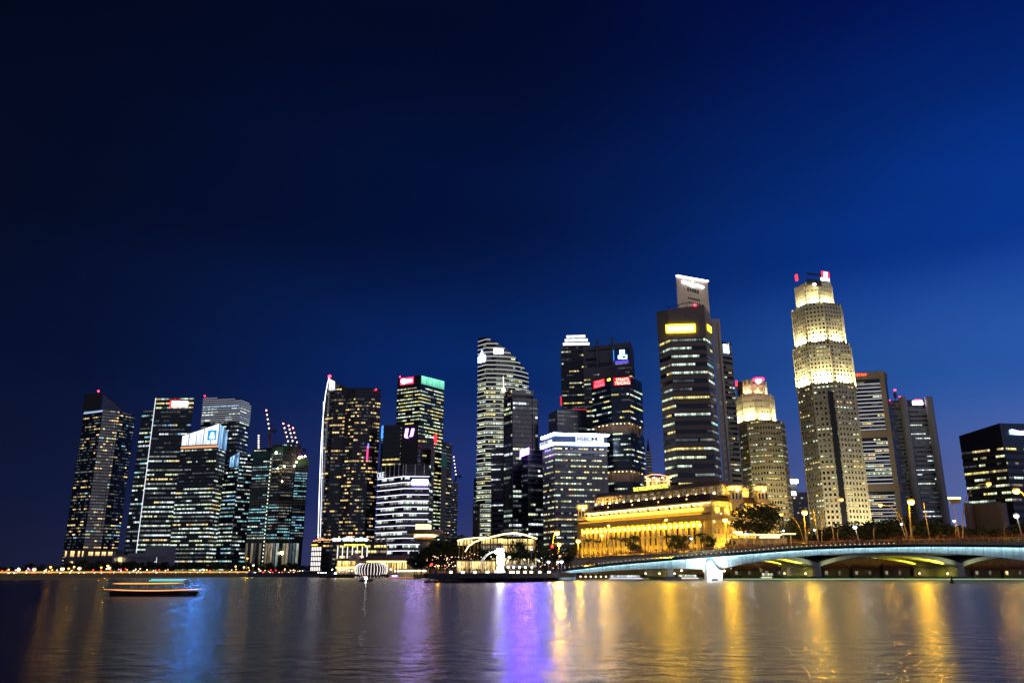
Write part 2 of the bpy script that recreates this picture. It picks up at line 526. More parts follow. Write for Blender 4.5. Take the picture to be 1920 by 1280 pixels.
# --- office tower with a red and white sign
t = newtower('office_tower', 'dark glass office tower with a white sign edged in red across its top', 300, 1200)
s = Sec(t, [(250, 1210), (273, 1203)], 900, Z0, zat(282, 768, 1203), M['glass_navy'], 50)
s.grid(floors=36, bay=2.6, band=0.35, proud=0.4, bmat=M['dark_metal'], lit=(0.75, 0.75), runs=(1, 4), pal=('cool', 'white', 'teal', 'green', 'dim', 'faint'), wts=(5, 4, 2, 2, 4, 4), seed=31)
s.done()
s = Sec(t, [(273, 1200), (347, 1196)], 900, Z0, zat(300, 746, 1200), M['glass_navy'], 50)
s.grid(floors=38, bay=2.4, band=0.35, proud=0.4, bmat=M['dark_metal'], lit=(0.75, 0.6), runs=(1, 7), pal=('cool', 'white', 'green', 'blue', 'dim', 'faint', 'warm'), wts=(6, 4, 3, 1, 4, 4, 1), seed=32,
       zones=lambda i, f: (1.0, 0.97) if f > 0.91 else ((0.45, 0.6) if f > 0.62 else (0.92, 0.85)))
s.done()
mb = MB(); e = s.on(0, 290, 800, 0.9)
a, b, u, n, L = s.edge(0)
mb.obox((a.x + n.x*0.6, a.y + n.y*0.6), u, n, 0.35, 0.35, Z0, s.z1); mb.build('corner_light_line', LED_SOFT, t)
bk = s.panel(0, (319, 750.5, 337, 763.5), SIGN_RED, 'sign_backing', 0.6, 0.5)
s.panel(0, (322.5, 752.5, 352, 761.5), SIGN_WHITE, 'sign_face', 0.8, 1.2)
finish_windows(t)

# --- striped-top tower behind
t = newtower('louvred_tower', 'tall tower whose top third is wrapped in thin white horizontal louvre lines', 420, 1230)
s = Sec(t, [(371, 1240), (443, 1225), (462, 1255)], 850, Z0, [zat(385, 744, 1240), zat(452, 748, 1225), zat(466, 758, 1255)], M['glass_navy'], 50)
zb = zat(452, 789, 1225)
s.grid(z1=zb, floors=36, bay=2.4, band=0.35, proud=0.4, bmat=M['dark_metal'], lit=(0.7, 0.6), runs=(1, 5), pal=('white', 'cool', 'dim', 'faint'), seed=41)
s.grid(z0=zb, z1=zb+26, floors=6, bay=3.2, band=0.3, proud=0.2, bmat=M['dark_metal'], lit=(0.9, 0.6), runs=(3, 9), pal=('white', 'blue', 'cool'), seed=42)
mb = MB()
z = zb + 1.0
k = 0
while z < s.z1 - 0.5:
    s.ring(z, z + 0.75, 0.9, None, [0, 1], mb); z += 3.1; k += 1
mb.build('louvre', glow('lit_louvre', (0.75, 0.8, 0.95), 0.42, False), t)
s.done(); beacon(t, at(384, 742, 1236), 1.1); finish_windows(t)

# --- tower with the slanted, lit white crown
t = newtower('crowned_tower', 'office tower with a slanted floodlit white crown carrying a square blue emblem', 370, 1080)
s = Sec(t, [(329, 1090), (398, 1075), (415, 1105)], 930, Z0, zat(416, 840, 1075), M['glass_navy'], 50)
s.grid(floors=31, bay=2.2, band=0.36, proud=0.4, bmat=M['dark_metal'], lit=(0.9, 0.72), runs=(1, 6), pal=('cool', 'white', 'green', 'warm', 'dim', 'faint'), wts=(6, 5, 3, 2, 4, 3), seed=51,
       zones=lambda i, f: (0.96, 0.86) if f < 0.7 else (0.6, 0.6))
s.done()
CROWN = litwin('lit_crown_screen', (0.80, 0.87, 1.0), 1.5, mull=0.02, lo=0.75, hi=1.15, clutter=0.35, warm=0.0)
CROWN.cycles.emission_sampling = 'AUTO'
zl, zr = zat(347, 817, 1090), zat(418, 793, 1075)
lowz = s.z1 + 1
c = Sec(t, None, 930, lowz, [zl, zr, zr-6, zl-3], M['glass_blue'], pts=s.p[:2] + [s.p[2], s.p[4]], name='crown')
c.nv = 2
mb = MB()
for i, (h0, h1) in ((0, (zl, zr)), (1, (zr, zr-6))):
    a, b, u, n, L = c.edge(i)
    zlo = zat(380, 833, 1080)
    if i == 0:
        for q in range(5):
            t0, t1 = q/5 + 0.008, (q+1)/5 - 0.008
            A = a.lerp(b, t0) + n*0.3; B = a.lerp(b, t1) + n*0.3
            mb.face([(A.x, A.y, zlo), (B.x, B.y, zlo), (B.x, B.y, h0+(h1-h0)*t1-0.5), (A.x, A.y, h0+(h1-h0)*t0-0.5)], None, [(q*3, 0.4), (q*3+3, 0.4), (q*3+3, 0.9), (q*3, 0.9)])
mb.build('lit_crown_screen', CROWN, t)
mb = MB(); a, b, u, n, L = c.edge(1)
A = a + n*0.3; B = b + n*0.3
mb.face([(A.x, A.y, lowz), (B.x, B.y, lowz), (B.x, B.y, zr-6.5), (A.x, A.y, zr-0.5)], None, [(0, .3), (4, .3), (4, .7), (0, .7)])
mb.build('side_crown_screen', W['blue'], t)
mb = MB(); c.ring(lowz+0.5, lowz+3.4, 0.4, None, [0], mb); mb.build('terrace_light', glow('terrace_amber', (1.0, 0.45, 0.2), 0.9, False), t)
EMB = glow('blue_emblem', (0.0, 0.16, 1.0), 2.2)
s2 = c.panel(0, (390, 806.5, 405.5, 824.5), EMB, 'emblem', 0.8, 0.6)
mb = MB(); pc = c.on(0, 398, 816, 1.8); a, b, u, n, L = c.edge(0)
for dx, dz, r in ((0, 2.2, 2.6), (-1.6, -2.2, 2.4), (1.6, -2.2, 2.4), (0, -0.4, 2.8)):
    q = pc + Vector((u.x, u.y, 0))*dx + Vector((0, 0, dz))
    mb.ball(q, r, 8, 5)
mb.build('emblem_flower', glow('white_emblem', (0.7, 0.85, 1.0), 3), s2)
wash('added_blue_streak_lamp', (pc.x, pc.y-2.5, pc.z), (0, 60, 0), 8, 8, 7000, (.02, .28, 1.0), PI*.35)  # added unseen lamp aimed at the water, for a blue reflection streak
finish_windows(t)

# --- glass tower in front of it
t = newtower('glass_tower', 'blue-green glass office tower with a small slanted glass top, right of the crowned tower', 440, 1130)
s = Sec(t, [(409, 1140), (440, 1125)], 950, Z0, [zat(420, 866, 1140), zat(446, 846, 1125)], M['glass_blue'], 45)
s.grid(floors=30, bay=2.2, band=0.34, proud=0.35, bmat=M['dark_metal'], lit=(0.92, 0.82), runs=(1, 6), pal=('white', 'teal', 'cool', 'blue', 'dim', 'faint'), wts=(4, 5, 3, 2, 4, 2), seed=61)
s.done()
mb = MB(); a, b, u, n, L = s.edge(0); A = a.lerp(b, .45) + n*.4; B = b + n*.4
mb.face([(A.x, A.y, s.zt[0]-8), (B.x, B.y, s.zt[0]-8), (B.x, B.y, s.zt[1]-.5), (A.x, A.y, s.zt[0]*.55+s.zt[1]*.45-.5)], None, [(0, .3), (4, .3), (4, .9), (0, .9)])
mb.build('slanted_glass_top', W['blue'], t)
s = Sec(t, [(441, 1126), (470, 1140)], 950, Z0, zat(455, 850, 1126), M['glass_navy'], 45)
s.grid(floors=30, bay=2.2, band=0.35, proud=0.35, bmat=M['dark_metal'], lit=(0.9, 0.68), runs=(1, 5), pal=('white', 'cool', 'teal', 'dim', 'faint'), seed=62)
s.done(); finish_windows(t)

# --- three towers under construction
def crane(px0, py0, pxj, pyj, pxt, pyt, Y, lab, mat, bulbs, head=True):
    """luffing crane: mast foot, jib root, jib tip"""
    b0, j0, j1 = at(px0, py0, Y), at(pxj, pyj, Y), at(pxt, pyt, Y)
    r = thing('tower_crane', lab, 'crane', b0, 'cranes on the unfinished towers')
    def lattice(mb, A, B, w, seg):
        d = (B - A).normalized(); sx = d.cross(Vector((0, 1, 0))).normalized(); sy = d.cross(sx)
        cs = [sx*w + sy*w, -sx*w + sy*w, -sx*w - sy*w, sx*w - sy*w]
        for c in cs: mb.tube([A + c, B + c], 0.35, 4)
        for i in range(seg):
            p, q = A.lerp(B, i/seg), A.lerp(B, (i+1)/seg)
            for k in range(4): mb.tube([p + cs[k], q + cs[(k+1) % 4]], 0.22, 4)
    mb = MB(); lattice(mb, b0, j0, 1.3, 8); mb.build('mast', mat, r)
    if not head: 
        pass
    else:
        mb = MB(); lattice(mb, j0, j1, 1.0, 12); jb = mb.build('jib', mat, r)
        mb = MB(); d = Vector((1 if j1.x < j0.x else -1, 0, 0.1))
        mb.tube([j0, j0 + d*9], 1.1, 6); mb.box(j0 + d*7 - Vector((2, 2, 3)), j0 + d*7 + Vector((2, 2, 1))); mb.build('counterweight', M['dark_metal'], r)
        mb = MB(); mb.box(j0 - Vector((2.2, 1.6, 3.4)), j0 + Vector((1.2, 1.6, 0.4))); mb.build('cab', M['mid_metal'], r)
        mb = MB(); top = j0 + d*3 + Vector((0, 0, 11)); mb.tube([j0, top], 0.5, 5); mb.tube([top, j0.lerp(j1, .95)], 0.15, 4); mb.tube([top, j0 + d*8], 0.15, 4); mb.build('tie_bar', M['dark_metal'], r)
    for k in range(bulbs):
        f = (k + 0.6)/bulbs
        p = j0.lerp(j1, f) if head else b0.lerp(j0, f)
        mb = MB(); mb.ball(p + Vector((0, -1.6, 0)), 1.0, 8, 5); mb.build('work_lamp', WORKLAMP if (k < bulbs-1 or not head) else RED_LAMP_SOFT, r)
    return r
WORKLAMP = glow('crane_lamp', (0.85, 0.95, 1.0), 3.5, False)
RED_LAMP_SOFT = glow('crane_tip_lamp', (1.0, 0.45, 0.6), 7, False)
FLOOD = glow('site_floodlight', (1.0, 0.74, 0.36), 20)
def site(name_lab, corners, ym, top, seed, pal, wts, floors=32, netedge=True):
    px, py, Y = top
    t = newtower('unfinished_tower', name_lab, corners[0][0], corners[0][1])
    z1 = zat(px, py, Y)
    s = Sec(t, corners, ym, Z0, z1, M['glass_teal'], 40)
    zlob = zat(px, 1012, Y)
    s.grid(z0=zlob, floors=floors, bay=3.0, band=0.26, proud=0.5, bmat=M['concrete_dark'], pier=5, pw=0.9, pmat=M['concrete_dark'], lit=(0.75, 0.7), runs=(2, 6), pal=pal, wts=wts, seed=seed,
           zones=lambda i, f: (0.9, 0.75) if f < 0.3 or 0.62 < f < 0.8 else (0.5, 0.55))
    # tall open lobby
    s.grid(z0=Z0, z1=zlob, floors=1, bay=4.0, band=0.06, proud=0.8, bmat=M['concrete'], pier=2, pw=1.6, pproud=1.6, pmat=M['concrete'], lit=(1, 0.45), runs=(1, 1), pal=('dimwarm', 'dimwarm', 'dim'), wts=(4, 1, 3), pane=(0.05, 0.9), seed=seed+1)
    # refuge floor, a pale lit band
    zr_ = zat(px, 945, Y)
    mb = MB(); s.ring(zr_, zr_+5.5, 0.35, None, list(range(s.nv)), mb); mb.build('refuge_floor', W['dimwarm'], t)
    s.done('floor_slab')
    # netting and scaffolding on the working floors
    mb = MB(); s.ring(s.z1-12, s.z1-4, 1.4, None, list(range(s.nv)), mb); mb.build('safety_net', M['net_green'], t)
    mb = MB()
    for i in range(s.nv):
        a, b, u, n, L = s.edge(i)
        for q in range(int(L/4)+1):
            c_ = a + u*min(q*4, L) + n*0.8
            mb.obox(c_, u, n, 0.2, 0.2, s.z1-6, s.z1+3+2*math.sin(q*2.1))
    mb.build('scaffolding', M['concrete_dark'], t)
    return t, s
t, s = site('unfinished tower with blue-green lit floors and a flat canopy roof, leftmost of the building site', [(467, 1110), (502, 1104)], 950, (490, 842, 1104), 71, ('teal', 'cool', 'dim'), (5, 2, 3))
mb = MB(); s.ring(s.z1-0.5, s.z1+1.2, 3, None, None, mb); mb.prism([(p.x, p.y) for p in s.offs(3)], s.z1+1.2, s.z1+1.8); mb.build('canopy_roof', M['dark_metal'], t)
for (x, y) in ((505, 1028), (528, 1036)):
    pass
finish_windows(t)
t, s = site('unfinished tower of dark concrete core with amber work lights, middle of the building site', [(503, 1098), (523, 1092), (547, 1100)], 950, (525, 832, 1092), 73, ('dimwarm', 'teal', 'warm', 'dim'), (5, 3, 1, 5))
mb = MB(); a, b, u, n, L = s.edge(0); mb.obox(a + n*1.2, u, n, 1.3, 1.2, Z0, zat(512, 850, 1098)); mb.build('hoist_shaft', M['concrete'], t)
mb = MB(); a, b, u, n, L = s.edge(0)
z = Z0 + 4
while z < zat(512, 860, 1098):
    q = a + n*2.6; mb.box((q.x-.5, q.y-.4, z), (q.x+.5, q.y+.4, z+1.5)); z += 5
mb.build('hoist_lamps', glow('hoist_lamp', (0.9, 1.0, 0.8), 2.0, False), t)
for (x, y, r) in ((518, 848, 1.5), (528.5, 1036, 2.2), (521, 878, 1.1), (533, 874, 1.3), (529, 902, 1.0)):
    mb = MB(); p = at(x, y, 1086); mb.ball(p, r, 8, 6); mb.tube([p, p + Vector((0, 6, 0))], .3, 5, M['dark_metal']); mb.build('floodlight', FLOOD, t)
finish_windows(t)
t, s = site('slim unfinished tower with bright work lights at its ragged top, right end of the site', [(548, 1106), (572, 1112)], 950, (562, 856, 1106), 75, ('teal', 'blue', 'dim'), (5, 2, 3))
for (x, y, r) in ((561, 858, 1.7), (566, 856, 1.2), (572, 855, 1.2), (556, 866, 1.2), (552, 873, 1.2)):
    mb = MB(); p = at(x, y, 1098); mb.ball(p, r, 8, 6); mb.tube([p, p + Vector((0, 6, 0))], .3, 5, M['dark_metal']); mb.build('floodlight', FLOOD, t)
finish_windows(t)
crane(485.5, 842, 485.5, 815, 485.5, 815, 1104, 'short lit mast of a crane standing on the flat canopy roof', M['red_steel'], 6, False)
crane(505, 838, 506, 808, 499.5, 766, 1096, 'luffing crane with the tallest jib, a chain of white lamps leaning left', M['red_steel'], 5)
crane(543.5, 848, 542, 832, 531, 791, 1090, 'luffing crane with dim greenish lamps, left of the trio on the site', M['red_steel'], 5)
crane(551, 852, 552, 838, 541, 795, 1092, 'luffing crane with the brightest white lamps, middle of the trio on the site', M['yellow_steel'], 6)
crane(562, 856, 561, 843, 549, 799, 1100, 'luffing crane with bluish lamps, right of the trio on the site', M['red_steel'], 5)

# --- tall dark residential tower with a curved LED edge
t = newtower('curved_residential_tower', 'tall dark residential tower with a curved sail edge drawn by a white light line', 650, 900, group=None)
zl_, zm_ = zat(618, 709, 900), zat(648, 727, 895)
s = Sec(t, [(602, 905), (619, 897), (646, 896)], 870, Z0, [zl_, zat(632, 716, 896), zm_], M['glass_black'], 30)
s.grid(floors=52, bay=2.6, band=0.25, proud=0.25, bmat=M['brown_metal'], lit=(0.7, 0.3), runs=(1, 2), pal=('amber', 'warm', 'dimwarm'), wts=(4, 3, 3), seed=81, edges=[0, 1])
s.done()
s = Sec(t, [(642, 893), (660, 888), (690, 888), (708, 896)], 870, Z0, zat(680, 727, 888), M['glass_black'], 35)
s.grid(floors=52, bay=2.6, band=0.25, proud=0.25, bmat=M['brown_metal'], pier=3, pw=0.35, lit=(0.7, 0.28), runs=(1, 2), pal=('amber', 'warm', 'dimwarm'), wts=(4, 3, 3), seed=82,
       zones=lambda i, f: (1, 0.85) if 0.575 < f < 0.6 else (0.0, 0.0) if f > 0.94 else (0.8, 0.34))
s.done()
mb = MB()
p_ = at(707, 731, 893)
s.ring(s.z1, s.z1+2.2, 0.3, None, None, mb); mb.build('parapet', M['dark_metal'], t)
# sail fin and its light line
path = [at(x, y, 902) for x, y in ((597, 1008), (598.5, 950), (600.5, 890), (603, 830), (606.5, 780), (611, 738), (617.5, 707))]
mb = MB()
for i in range(len(path)-1):
    a, b = path[i], path[i+1]
    mb.poly([(a.x, a.y, a.z), (a.x+4, a.y+6, a.z), (b.x+4, b.y+6, b.z), (b.x, b.y, b.z), (a.x, a.y+1.5, a.z), (a.x+4, a.y+7.5, a.z), (b.x+4, b.y+7.5, b.z), (b.x, b.y+1.5, b.z)],
            [(0, 1, 2, 3), (4, 7, 6, 5), (0, 4, 5, 1), (3, 2, 6, 7), (0, 3, 7, 4), (1, 5, 6, 2)])
mb.build('sail_fin', M['dark_metal'], t)
mb = MB(); mb.tube([p + Vector((-0.2, -0.6, 0)) for p in path], 0.42, 6); mb.build('light_line', glow('sail_led', (0.8, 0.85, 1.0), 3.2), t)
mb = MB(); mb.tube([at(x, y, 901) for x, y in ((600.5, 1008), (602, 950), (603.6, 890), (605.2, 830), (606.5, 752))], 0.30, 6); mb.build('light_line', glow('sail_led_thin', (0.75, 0.8, 1.0), 2.2), t)
mb = MB()
A, B, C_, D = at(616, 731, 898), at(628, 731, 896), at(628, 715, 896), at(618, 710, 898)
mb.face([A, B, C_, D], None, [(0, .3), (5, .3), (5, .9), (0, .9)])
mb.build('lit_lattice', CROWN, t)
beacon(t, at(618, 705, 900), 1.7); beacon(t, at(705, 730, 890), 0.8)
mb = MB(); p = at(689, 848, 884); mb.box(p - Vector((.8, .6, 9)), p + Vector((.8, .6, 7))); mb.build('red_vertical_sign', glow('magenta_sign', (1.0, 0.05, 0.25), 2.0), t)
mb = MB(); p = at(690.5, 836, 884); mb.box(p - Vector((.7, .6, 2)), p + Vector((.7, .6, 3))); mb.build('blue_vertical_sign', glow('bluesign', (0.1, 0.25, 1.0), 2.0), t)
finish_windows(t)

# --- tower with a jade-lit crown
t = newtower('jade_crowned_tower', 'office tower with a jade-green lit crown and a white disc sign with red letters', 785, 1000, group=None)
s = Sec(t, [(741, 1010), (785, 992), (830, 1030)], 830, Z0, [zat(743, 709, 1010), zat(785, 703, 992), zat(830, 714, 1030)], M['glass_black'], 50)
s.grid(z1=zat(785, 724, 992), floors=50, bay=2.9, band=0.4, proud=0.35, bmat=M['dark_metal'], lit=(0.92, 0.75), runs=(1, 5), pal=('green', 'cool', 'yellow', 'dim'), wts=(6, 3, 2, 1), seed=91)
s.done()
mb = MB(); a, b, u, n, L = s.edge(1); A = a.lerp(b, .02) + n*.4; B = b + n*.4
JADE = litwin('jade_crown', (0.22, 0.85, 0.55), 1.3, mull=0.02, lo=0.8, hi=1.1, clutter=0.3, warm=0)
mb.face([(A.x, A.y, s.zt[1]-11), (B.x, B.y, s.zt[2]-12), (B.x, B.y, s.zt[2]-.5), (A.x, A.y, s.zt[1]-.5)], None, [(0, .2), (10, .2), (10, .9), (0, .9)])
mb.build('jade_crown', JADE, t)
bk = s.panel(0, (751, 708, 775, 720), glow('red_sign_back', (1.0, 0.02, 0.08), 5), 'sign_backing', 0.5, 0.4)
mb = MB(); p = s.on(0, 756.5, 714.5, 1.6); mb.ball(p, 3.2, 12, 8); mb.build('sign_disc', SIGN_WHITE, bk)
s.panel(0, (761, 711, 772.5, 716.5), glow('pink_letters', (1.0, 0.75, 0.75), 6), 'sign_face', 0.4, 1.0, parent=bk)
beacon(t, at(750, 706, 1004), 0.9)
s2 = Sec(t, [(827, 1012), (846, 1030)], 900, Z0, zat(838, 829, 1020), M['glass_black'], 40, 'rear_wing')
s2.grid(floors=36, bay=3, band=0.4, proud=0.3, bmat=M['dark_metal'], lit=(0.5, 0.3), runs=(1, 3), pal=('amber', 'warm', 'dim'), seed=92); s2.done()
s3 = Sec(t, [(826, 990), (836, 1000)], 930, Z0, zat(832, 850, 995), M['beige'], 15, 'side_shaft')
mb = MB(); s3.ring(zat(832, 876, 995), zat(832, 852, 995), 0.3, None, [0], mb); mb.build('jade_panel', JADE, t)
finish_windows(t)

# --- block with the violet curl sign
t = newtower('dark_office_block', 'black office block with a glowing violet-white curl emblem on its recessed centre', 770, 860, group=None)
zt_ = zat(770, 795, 860)
s = Sec(t, [(717, 868), (750, 862)], 850, Z0, zt_, M['glass_black'], 40)
s.grid(floors=30, bay=2.6, band=0.4, proud=0.3, bmat=M['dark_metal'], lit=(0.75, 0.75), runs=(2, 5), pal=('yellow', 'green', 'cool'), seed=101, zones=lambda i, f: (0.9, 0.8) if f < 0.78 else (0, 0)); s.done()
s = Sec(t, [(751, 863), (783, 863)], 850, Z0, zt_ + 0.3, M['black'], 40, 'centre_shaft')
VIO = glow('violet_emblem', (0.55, 0.22, 1.0), 7.0)
mb = MB(); mb2 = MB()
pc = s.on(0, 768, 812, 0.5); a, b, u, n, L = s.edge(0); U = Vector((u.x, u.y, 0)); Nn = Vector((n.x, n.y, 0))
def stroke(mb, pts, w):
    """thick slanted strokes of an emblem"""
    for (x0, z0_, x1, z1_) in pts:
        q = [pc + U*x0 + Vector((0, 0, z0_)), pc + U*(x0+w) + Vector((0, 0, z0_)), pc + U*(x1+w) + Vector((0, 0, z1_)), pc + U*x1 + Vector((0, 0, z1_))]
        mb.poly([tuple(v) for v in q] + [tuple(v + Nn*0.6) for v in q], [(4, 5, 6, 7), (0, 3, 2, 1), (0, 1, 5, 4), (1, 2, 6, 5), (2, 3, 7, 6), (3, 0, 4, 7)])
stroke(mb, [(-5.6, -3.4, -4.4, 5.2), (-5.2, -4.6, -5.6, -3.4), (-3.9, -5.2, -4.9, -4.5), (0.6, -2.6, 2.0, 5.2), (-0.6, -3.6, 0.6, -2.6)], 3.2)
mb.build('emblem', VIO, t)
mb = MB(); s.ring(zat(768, 835, 863), zat(768, 798, 863), 0.15, None, [0], mb); 
s = Sec(t, [(783, 862), (813, 872)], 850, Z0, zat(790, 815, 862), M['glass_black'], 40, 'right_wing')
s.grid(floors=28, bay=2.6, band=0.4, proud=0.3, bmat=M['dark_metal'], lit=(0.6, 0.6), runs=(1, 4), pal=('yellow', 'green', 'cool'), seed=103); s.done()
sx = Sec(t, [(808, 856), (815, 860)], 850, Z0, zat(812, 838, 856), M['stone_mauve'], 14, 'corner_shaft')
mb = MB()
for k, (x, y0, y1) in enumerate(((814.5, 816, 826), (817.5, 814, 825), (816, 824, 833), (818.5, 824, 829))):
    A, B = at(x, y1, 850), at(x, y0, 850); mb.box((A.x-.7, A.y-.5, A.z), (A.x+.7, A.y+.5, B.z))
mb.build('red_character_sign', glow('red_characters', (1.0, 0.02, 0.03), 3.0), t)
mb = MB(); A = at(820, 835, 852); B = at(812, 835, 856); mb.tube([at(816, 840, 851), at(816, 812, 851)], 0.5, 6); mb.build('sign_mast', M['dark_metal'], t)
finish_windows(t)
t = newtower('blue_lit_tower', 'thin glass tower top lit in vivid blue, behind the black block with the violet emblem', 720, 960, group=None)
s = Sec(t, [(715.5, 962), (724, 962)], 810, Z0, zat(720, 797, 962), M['glass_blue'], 20)
s.grid(floors=60, bay=2, band=0.3, proud=0.2, bmat=M['dark_metal'], lit=(0.0, 0.0), runs=(1, 4), pal=('blue',), seed=104, zones=lambda i, f: (1, 1) if f > 0.87 else (0.0, 0.0)); s.done()
mb = MB(); s.ring(zat(720, 822, 962), zat(720, 799, 962), 0.4, None, [0], mb); mb.build('emissive_blue_wall', glow('painted_blue_light', (0.05, 0.22, 1.0), 2.4), t)  # blue light falling on the tower top, put into a glowing wall
finish_windows(t)

# --- block with the white light bands
t = newtower('banded_office_block', 'bayfront office block ringed by white light bands, its front cut at an angle', 755, 720, 'office block', None)
s = Sec(t, [(707, 745), (756, 720), (802, 722), (811, 735)], 960, Z0, zat(756, 870, 720), M['glass_black'], 40)
nfl = 17; zb0 = Z0 + 3; fh = (s.z1 - zb0)/nfl
s.grid(z0=zb0, floors=nfl, bay=2.4, band=0.3, proud=0.3, bmat=M['dark_metal'], lit=(0.85, 0.55), runs=(1, 4), pal=('white', 'cool', 'green', 'dim'), wts=(4, 4, 2, 3), seed=111, edges=[0, 1], allbands=False,
       skip=lambda i, t_, z: z > s.z1 - fh*2.1 or (i == 0 and z < zb0 + fh*5 and t_ < 0.45))
s.grid(z0=zb0, floors=nfl, bay=2.4, band=0.3, proud=0.3, bmat=M['dark_metal'], lit=(0.7, 0.5), runs=(1, 2), pal=('white', 'cool', 'dim'), seed=112, edges=[2], allbands=False)
LEDB = glow('white_band_led', (0.86, 0.82, 1.0), 2.0)
for k in range(nfl+1):
    if k == nfl-1: continue
    z = zb0 + k*fh
    mb = MB(); s.ring(z - 0.30, z + 0.16, 1.1, None, [0, 1], mb); mb.build('light_band', LEDB, t)
mb = MB()
for q in range(6):
    a, b, u, n, L = s.edge(0); c_ = a.lerp(b, 0.12 + q*0.17) + n*0.9; mb.obox(c_, u, n, .3, .3, s.z1 - fh*2, s.z1)
for q in range(3):
    a, b, u, n, L = s.edge(1); c_ = a.lerp(b, 0.05 + q*0.38) + n*0.9; mb.obox(c_, u, n, .3, .3, s.z1 - fh*2, s.z1)
mb.build('roof_pergola', M['white_paint'], t)
mb = MB(); s.ring(s.z1 - fh*1.95, s.z1 - fh*1.2, 0.2, None, [1], mb); mb.build('roof_terrace_glow', W['dimwarm'], t)
mb = MB()
for q in range(3):
    a, b, u, n, L = s.edge(0); c_ = a.lerp(b, 0.06 + q*0.2) + n*1.6; mb.obox(c_, u, n, 1.0, 1.0, Z0, zb0 + fh*5)
mb.build('entrance_column', M['beige'], t)
s.text(0, (707.5, 885, 720, 896), 'OUE', LED_SOFT, 1.4, 0.0)
s.panel(1, (773, 899, 802, 909), glow('bluish_white_sign', (0.42, 0.28, 1.0), 50), 'sign', 0.6, 1.2)
s.done(); finish_windows(t)

# --- far towers in the gap
t = newtower('distant_unfinished_tower', 'far unfinished tower with scattered lamps, seen in the gap behind the dark trees', 852, 1400, group=None)
s = Sec(t, [(846, 1400), (858, 1405)], 930, Z0, zat(852, 903, 1400), M['glass_teal'], 30)
s.grid(floors=36, bay=3.2, band=0.4, proud=0.4, bmat=M['concrete_dark'], lit=(0.7, 0.3), runs=(1, 1), pal=('dimwarm', 'blue', 'dim', 'warm'), seed=121); s.done('floor_slab')
finish_windows(t)
crane(853, 903, 855.5, 893, 850.5, 854, 1398, 'lone distant crane with greenish lamps, in the gap beside the jade-crowned tower', M['red_steel'], 6)

# --- white-banded curved tower
t = newtower('banded_curved_tower', 'white-banded office tower whose roofline sweeps down in a curve to the right', 940, 1050, group=None)
tops = [(897.5, 634), (912, 632), (930, 641), (950, 655), (966, 670), (979, 685), (990, 701)]
Ys = [1062, 1050, 1050, 1053, 1058, 1066, 1076]
cs = []
for (x, y), Y in zip(tops, Ys):
    # the same vertical, read at mid height
    p = at(x, y, Y); a_, b_, c_ = ray(960, 800); k = (p.x/Y)*(CT - (640-800)/F*ST)*F + 960
    cs.append((k, Y))
s = Sec(t, cs, 800, Z0, [zat(x, y, Y) for (x, y), Y in zip(tops, Ys)], M['glass_navy'], 45)
nfl = 52
s.grid(floors=nfl, bay=3.0, band=0.36, proud=0.9, bmat=M['pale_band'], lit=(0.9, 0.62), runs=(1, 5), pal=('green', 'cool', 'yellow', 'dim'), wts=(5, 4, 2, 2), seed=131, zones=lambda i, f: (0.92, 0.66) if f < 0.8 else (0.4, 0.3))
s.done()
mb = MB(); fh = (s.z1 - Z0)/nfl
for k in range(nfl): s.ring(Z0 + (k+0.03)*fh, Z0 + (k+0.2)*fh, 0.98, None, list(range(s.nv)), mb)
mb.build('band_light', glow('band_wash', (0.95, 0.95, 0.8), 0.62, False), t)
SB = glow('bluewhite_sign', (0.45, 0.62, 1.0), 22)
s.panel(0, (897.5, 667, 910, 678.5), SB, 'sign', 0.8, 1.0)
mb = MB(); A = s.on(0, 903.5, 666, 1.4); mb.lathe(A, [(3.2, 0), (1.4, 4), (0.1, 8)], 4); mb.build('sign_triangle', glow('bluish_triangle', (0.3, 0.55, 1.0), 5), t)
s.panel(2, (926, 654, 943, 663), SIGN_WHITE, 'sign', 0.6, 1.1)
finish_windows(t)
t = newtower('old_slab_block', 'old grey slab block, left of the white-banded curved tower', 891, 1080, 'office block', None)
s = Sec(t, [(888, 1085), (897, 1083)], 950, Z0, zat(892, 896, 1085), M['stone_grey'], 25); s.grid(floors=24, bay=3, band=0.5, proud=0.2, bmat=M['stone_dark'], lit=(0.1, 0.1), pal=('dim',), seed=141); s.done(); finish_windows(t)
t = newtower('beige_slab_block', 'low beige block with small dark windows at the foot of the white-banded tower', 893, 1050, 'office block', None)
s = Sec(t, [(887.5, 1055), (899, 1055)], 970, Z0, zat(893, 944, 1055), M['beige'], 25); s.grid(floors=10, bay=3, band=0.5, proud=0.25, bmat=M['beige'], pier=1, pw=1.4, pproud=.25, lit=(0.2, 0.3), pal=('warm', 'dim'), runs=(1, 1), seed=142); s.done(); finish_windows(t)

